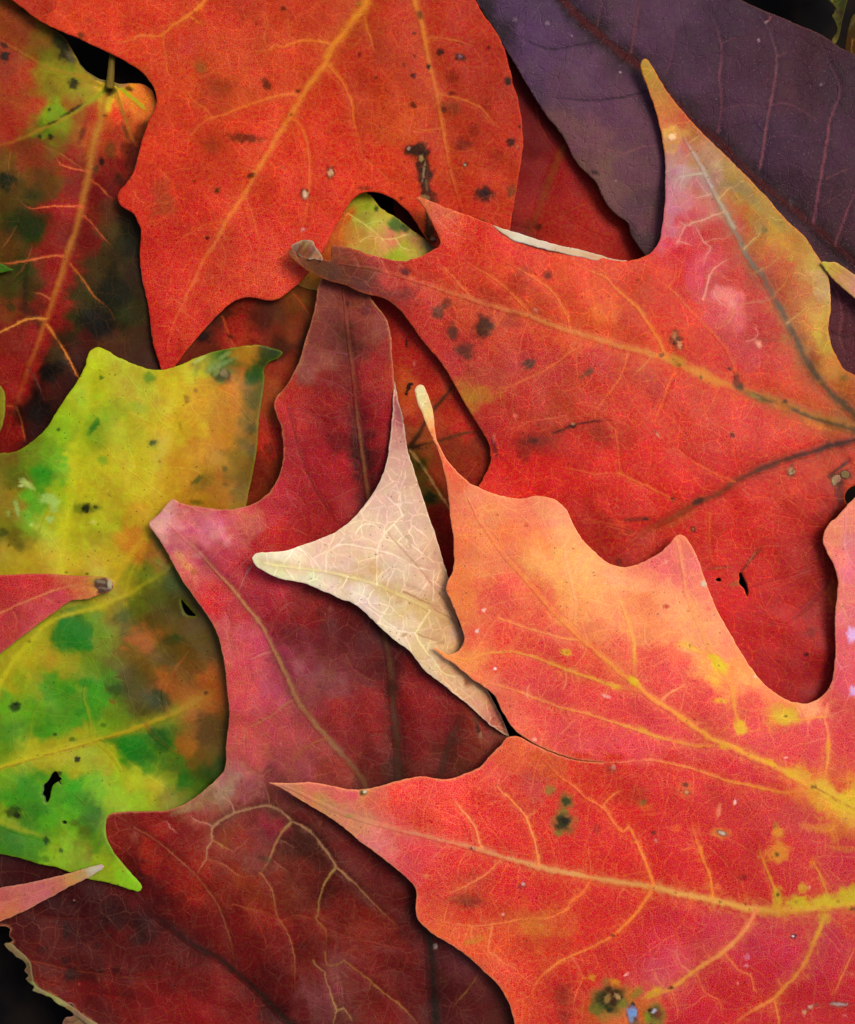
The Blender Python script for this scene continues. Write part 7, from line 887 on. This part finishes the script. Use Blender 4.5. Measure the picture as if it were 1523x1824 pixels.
        (1440, 1799, 12, 3, -35, '8c3c30', .8), (1452, 1791, 14, 2.5, -3, '7c4034', .8), (1496, 1789, 17, 5, 3, '5c4034', .85), (1496, 1789, 13, 2.5, 3, 'a88c80', .85), (1433, 1803, 4, 4, 0, 'b88c60', .8), (1444, 1794, 4, 3, 0, 'c89c80', .7), (1331, 1705, 5, 5, 0, 'd88c98', .4), (1330, 1720, 4, 3, 0, 'd890a0', .4), (1314, 1752, 3, 3, 0, 'e08878', .6), (1442, 1579, 2.5, 2.5, 0, 'e09c90', .6), (1504, 1809, 3, 2, 0, 'c87c84', .5),
        (1519, 1130, 10, 13, 0, 'd8b4dc', .9), (1520, 1232, 8, 9, 20, 'c8a8d8', .9), (1254, 1040, 5, 5, 0, 'c8c8a0', .9), (1186, 1080, 5, 4, 0, 'b83820', .8), (1261, 1085, 5, 4, 0, 'd05040', .6), (1226, 1088, 3, 3, 0, 'c85838', .6), (1079, 1240, 8, 3, 20, 'f0b8a8', .6), (862, 1087, 4, 3, -30, 'f4ccb4', .8), (850, 1124, 4, 3.5, 0, 'f4d8c8', .8), (882, 1191, 2.5, 2.5, 0, 'f8ece0', .9), (937, 935, 4, 4, 0, 'c84c28', .7), (952, 1317, 4, 3, 0, 'ecb08c', .8), (1401, 1350, 4, 2, 0, 'f0b0a0', .7), (1347, 1205, 3, 2, 0, 'f0d8b0', .8), (1187, 1001, 3, 4, 20, 'f0a890', .6), (898, 1312, 8, 4, 0, '7c5c28', .6), (790, 800, 6, 5, 0, 'ec9c58', .4), (774, 770, 6, 4, 0, 'c86c30', .4), (753, 718, 4, 6, 0, 'f4eca8', .6), (1104, 1020, 14, 5, 0, 'eca060', .4), (1090, 1320, 20, 8, 0, 'dc5c4c', .4, .6)]
    s.spots = [(a[0], a[1], a[2] * .82, a[3] * .8, *a[4:]) if a[5][0] in 'cdb' and a[5][2] in 'abc9' and a[2] > 11 else a for a in s.spots]
    q = (s.cp[:, 1] > 1360) & (s.cp[:, 0] < 1250); s.cp[q, 3] *= .84; s.cp[q, 4] *= 1.1
    s.rim = lin('f0a068'); s.rim_a = .55; s.rim_w = 2.6; s.blotch = .085; s.warp = 13; s.gain = np.array([1.02, .96, 1.06]); s.twig = (8, 36, 'f8a868', .6); s.und = .5; s.relief = .55
    s.under = lin('e8b080'); s.fringe = .35; s.slit = (SLIT, 34, .3); s.net = 1.0; s.spacing = 3.4
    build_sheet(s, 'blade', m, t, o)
    # margin of the lower lobe that runs on under the upper one
    u = Surface("930,1312 945,1310 975,1322 1010,1332 1050,1340 1085,1345 1095,1358 1085,1372 1050,1372 1010,1368 970,1355 940,1340 925,1325", None,
        "940,1325,c84c34 1000,1345,c43c30 1060,1356,c03830", gain=.9, seed=83, zfun=lambda x, y: s.tps(x, y) - 1.3, rim_a=0, und=.2, spacing=5, net=.6)
    build_sheet(u, 'tucked_margin', m, t, o)
leaf_front()

# ================================================================ small tips reaching in from the edges
def small_leaf(label, px, py, z, mat, args, kw, nm='maple_leaf', part='blade'):
    t, o = thing(nm, label, 'leaf', px, py, z, GM if nm == 'maple_leaf' else None)
    m = leaf_material(*mat[0], **mat[1])
    build_sheet(Surface(*args, **kw), part, m, t, o)
small_leaf('red leaf tip with a dark brown end, lying on the yellow green leaf', -140, 1110, 13, (('red_tip', 'd87050'), dict(net1=.35, net2=.2)),
    ("-260,990 -160,1000 -60,1015 0,1024 34,1023 68,1022 100,1023 130,1025 150,1026 167,1027 178,1027 188,1029 196,1032 201,1038 202,1045 198,1052 190,1056 181,1057 170,1062 157,1067 142,1068 126,1070 113,1078 102,1087 86,1098 68,1111 51,1125 34,1138 17,1151 0,1164 -60,1220 -160,1250 -280,1230 -330,1110",
     "0,1024,12.6 200,1040,12.4 130,1025,12.8 0,1164,12.6 60,1080,13.4 -200,1100,14 100,1087,12.4",
     "20,1050,b43030 80,1045,b43430 60,1035,bc3838 20,1120,b43c38 110,1050,bc4038 100,1070,b84048 140,1045,c07c40 150,1060,c88048 130,1040,c06040 170,1030,b89434 178,1045,5c4030 190,1045,503830 195,1040,8c7c68 60,1090,b44448 30,1090,a83434 10,1140,b04440 40,1115,b4484c",
     [V("-30,1100 0,1091 34,1076 68,1062 92,1053 116,1046 140,1042 160,1040", 4.5, 2.5, 'c87048', .8, 'd08c58', name='midrib'), V("34,1076 50,1050 60,1035", 2.6, 1.8, 'd06048', .5), V("20,1084 30,1105 25,1125", 2.6, 1.8, 'd06850', .5), V("68,1062 90,1070 105,1080", 2.6, 1.8, 'd07058', .5), V("95,1052 100,1035 105,1028", 2.4, 1.6, 'd06c50', .5)],
     [(184, 1042, 17, 13, 10, '44342c', .9, .35), (180, 1036, 9, 3, 10, '94806c', .7), (186, 1048, 8, 2, 10, '8c7868', .6), (196, 1040, 4, 8, 0, 'c0b890', .8), (182, 1056, 10, 2, 0, '241814', .7)]),
    dict(rim='c87050', rim_a=.5, gain=.95, seed=91, blotch=.14, twig=(7, 26, 'd87058', .45), und=.3, under='b08060'))
small_leaf('dusty pink narrow leaf tip at the lower left edge, crossing the green leaf tip', -160, 1680, 13, (('dusty_pink_tip', 'd8a088'), dict(net1=.2, net2=.15)),
    ("-260,1610 -120,1598 -60,1592 0,1582 34,1576 68,1569 98,1562 126,1555 140,1551 154,1547 168,1543 181,1540 184,1543 183,1547 172,1555 160,1562 140,1572 119,1582 94,1596 68,1610 51,1619 34,1627 17,1635 0,1642 -40,1668 -80,1700 -200,1760 -320,1720",
     "0,1582,12.8 182,1543,12.4 119,1582,12 0,1642,12.6 -200,1680,13 60,1590,13",
     "20,1610,bc6850 0,1590,b45854 80,1590,b05c5c 50,1600,b06058 120,1570,b8784c 100,1575,a85c50 145,1560,a88458 165,1550,b0a080 178,1545,b8b0a0 20,1630,bc6c48 60,1600,b4625c 130,1562,b88044",
     [V("-60,1640 0,1612 50,1596 100,1576 150,1556", 4, 2, 'c07060', .4, name='midrib')], [(140, 1560, 14, 6, -20, 'a8904c', .5, .6), (95, 1585, 3, 3, 0, '8c4c34', .5)]),
    dict(rim='c89070', rim_a=.4, gain=.95, seed=93, blotch=.12, und=.2, twig=(4, 20, 'c88070', .3)))
small_leaf('peach coloured leaf tip with a yellow point, at the right edge over the purple leaf', 1640, 570, 15, (('peach_tip', 'e8c090'), dict(net1=.2, net2=.12)),
    ("1463,468 1466,465 1474,466 1488,467 1497,471 1505,477 1514,483 1523,490 1560,515 1620,540 1700,560 1760,640 1690,660 1600,600 1560,566 1523,531 1508,519 1495,508 1484,497 1476,487 1469,477",
     "1463,468,14.6 1523,490,14.4 1523,531,14 1600,560,15 1700,620,16 1495,508,14.4",
     "1468,470,b8a840 1480,478,b8a038 1490,480,c09440 1490,495,c08850 1510,500,c88860 1523,510,c88c70 1500,505,b89058",
     [V("1640,590 1580,545 1523,508 1500,490 1475,474", 4, 2, 'd0a060', .35, name='midrib')], []), dict(rim='d8b060', rim_a=.5, gain=.95, seed=95, blotch=.1, und=.15))
small_leaf('olive yellow leaf margin just showing at the left edge, above the green leaf', -90, 740, 11, (('olive_margin', 'b0a040'), dict(net1=.2, net2=.12)),
    ("-160,640 -60,660 -20,678 -4,684 3,690 7,697 9,708 9,720 9,734 7,747 4,758 0,768 -12,790 -60,840 -160,860 -230,750", "0,690,11 0,768,10.6 -160,750,11 9,720,11",
     "0,720,847c1c 4,740,7a7418 -20,720,8c8020", [], []), dict(rim='8c8c28', rim_a=.4, gain=.9, seed=97, blotch=.12, und=.1, spacing=4))
small_leaf('tiny dark green leaf point at the left edge, on the blotched red leaf', -60, 480, 10, (('green_point', '90a040'), dict(net1=.2, net2=.12)),
    ("-120,440 -40,462 0,469 8,472 16,477 24,480 12,483 0,486 -40,496 -120,520 -160,480", "0,470,9.4 24,480,9 -120,480,9 0,486,9.2", "0,478,44701c 15,480,385c14 -20,480,50801c", [], []), dict(rim='5c8020', rim_a=.3, gain=.9, seed=98, blotch=.12, und=.1, spacing=4))
small_leaf('dried dark olive leaf hanging down in the top right corner, yellow ragged edge', 1490, -60, 4, (('dried_olive', '8c8c40'), dict(net1=.4, net2=.3, grain=.2, rough=.7, bump=1.0)),
    ("1400,-140 1440,-60 1462,-10 1476,0 1486,8 1490,18 1484,26 1487,34 1491,50 1488,62 1482,70 1481,78 1487,79 1493,68 1500,40 1508,10 1516,-20 1560,-80 1540,-170 1460,-180",
     "1480,0,6 1484,78,3.5 1510,0,3 1460,-100,5 1540,-150,4 1400,-140,5", "1470,-5,44441c 1484,5,505c24 1486,30,5c5424 1485,55,38280c 1484,74,7c7430 1500,10,141808 1497,40,0c0a06 1495,-20,2c3418", [V("1478,-20 1484,10 1484,30 1489,50 1484,70 1484,78", 2.4, 2.2, '8c8838', .8)], []), dict(rim='5c5c24', rim_a=.5, gain=.75, seed=101, blotch=.35, und=.8, spacing=2.8), nm='dried_leaf')
small_leaf('small ochre scrap of dried leaf in the top right corner beside the purple leaf', 1560, 60, 4, (('dried_ochre', '8c7030'), dict(net1=.4, net2=.3, grain=.2, rough=.7, bump=1.0)),
    ("1523,22 1516,34 1512,50 1508,72 1507,90 1514,98 1519,106 1522,108 1530,106 1560,120 1620,90 1600,20 1560,0", "1510,60,6 1520,105,6 1600,60,6 1523,22,6", "1518,35,5c5824 1514,60,44280c 1520,90,684010 1512,90,3c2008 1560,60,3c2c10", [V("1519,70 1518,90 1520,104", 2.6, 2, 'a0742c', .7)], []), dict(rim='6c5020', rim_a=.4, gain=.7, seed=103, blotch=.35, und=.5, spacing=2.8), nm='dried_leaf')
small_leaf('tan shrivelled leaf scrap at the bottom left under the torn maroon leaf', 150, 1860, 4, (('tan_scrap', 'c0a080'), dict(net1=.3, net2=.3, grain=.15, rough=.7, bump=1.0)),
    ("111,1826 113,1818 118,1812 128,1810 134,1806 142,1803 150,1808 160,1816 172,1826 190,1850 180,1890 140,1900 110,1870 108,1845", "113,1820,6 150,1808,6.2 180,1880,3 120,1880,3", "116,1815,a07450 135,1808,a88c74 125,1822,8c5c44 150,1818,986858 160,1850,7c5040", [V("113,1820 130,1818 145,1812", 2.6, 2, '5c3c28', .6)], []), dict(rim='a88c68', rim_a=.5, gain=.7, seed=105, blotch=.3, und=.8, spacing=2.8), nm='dried_leaf')
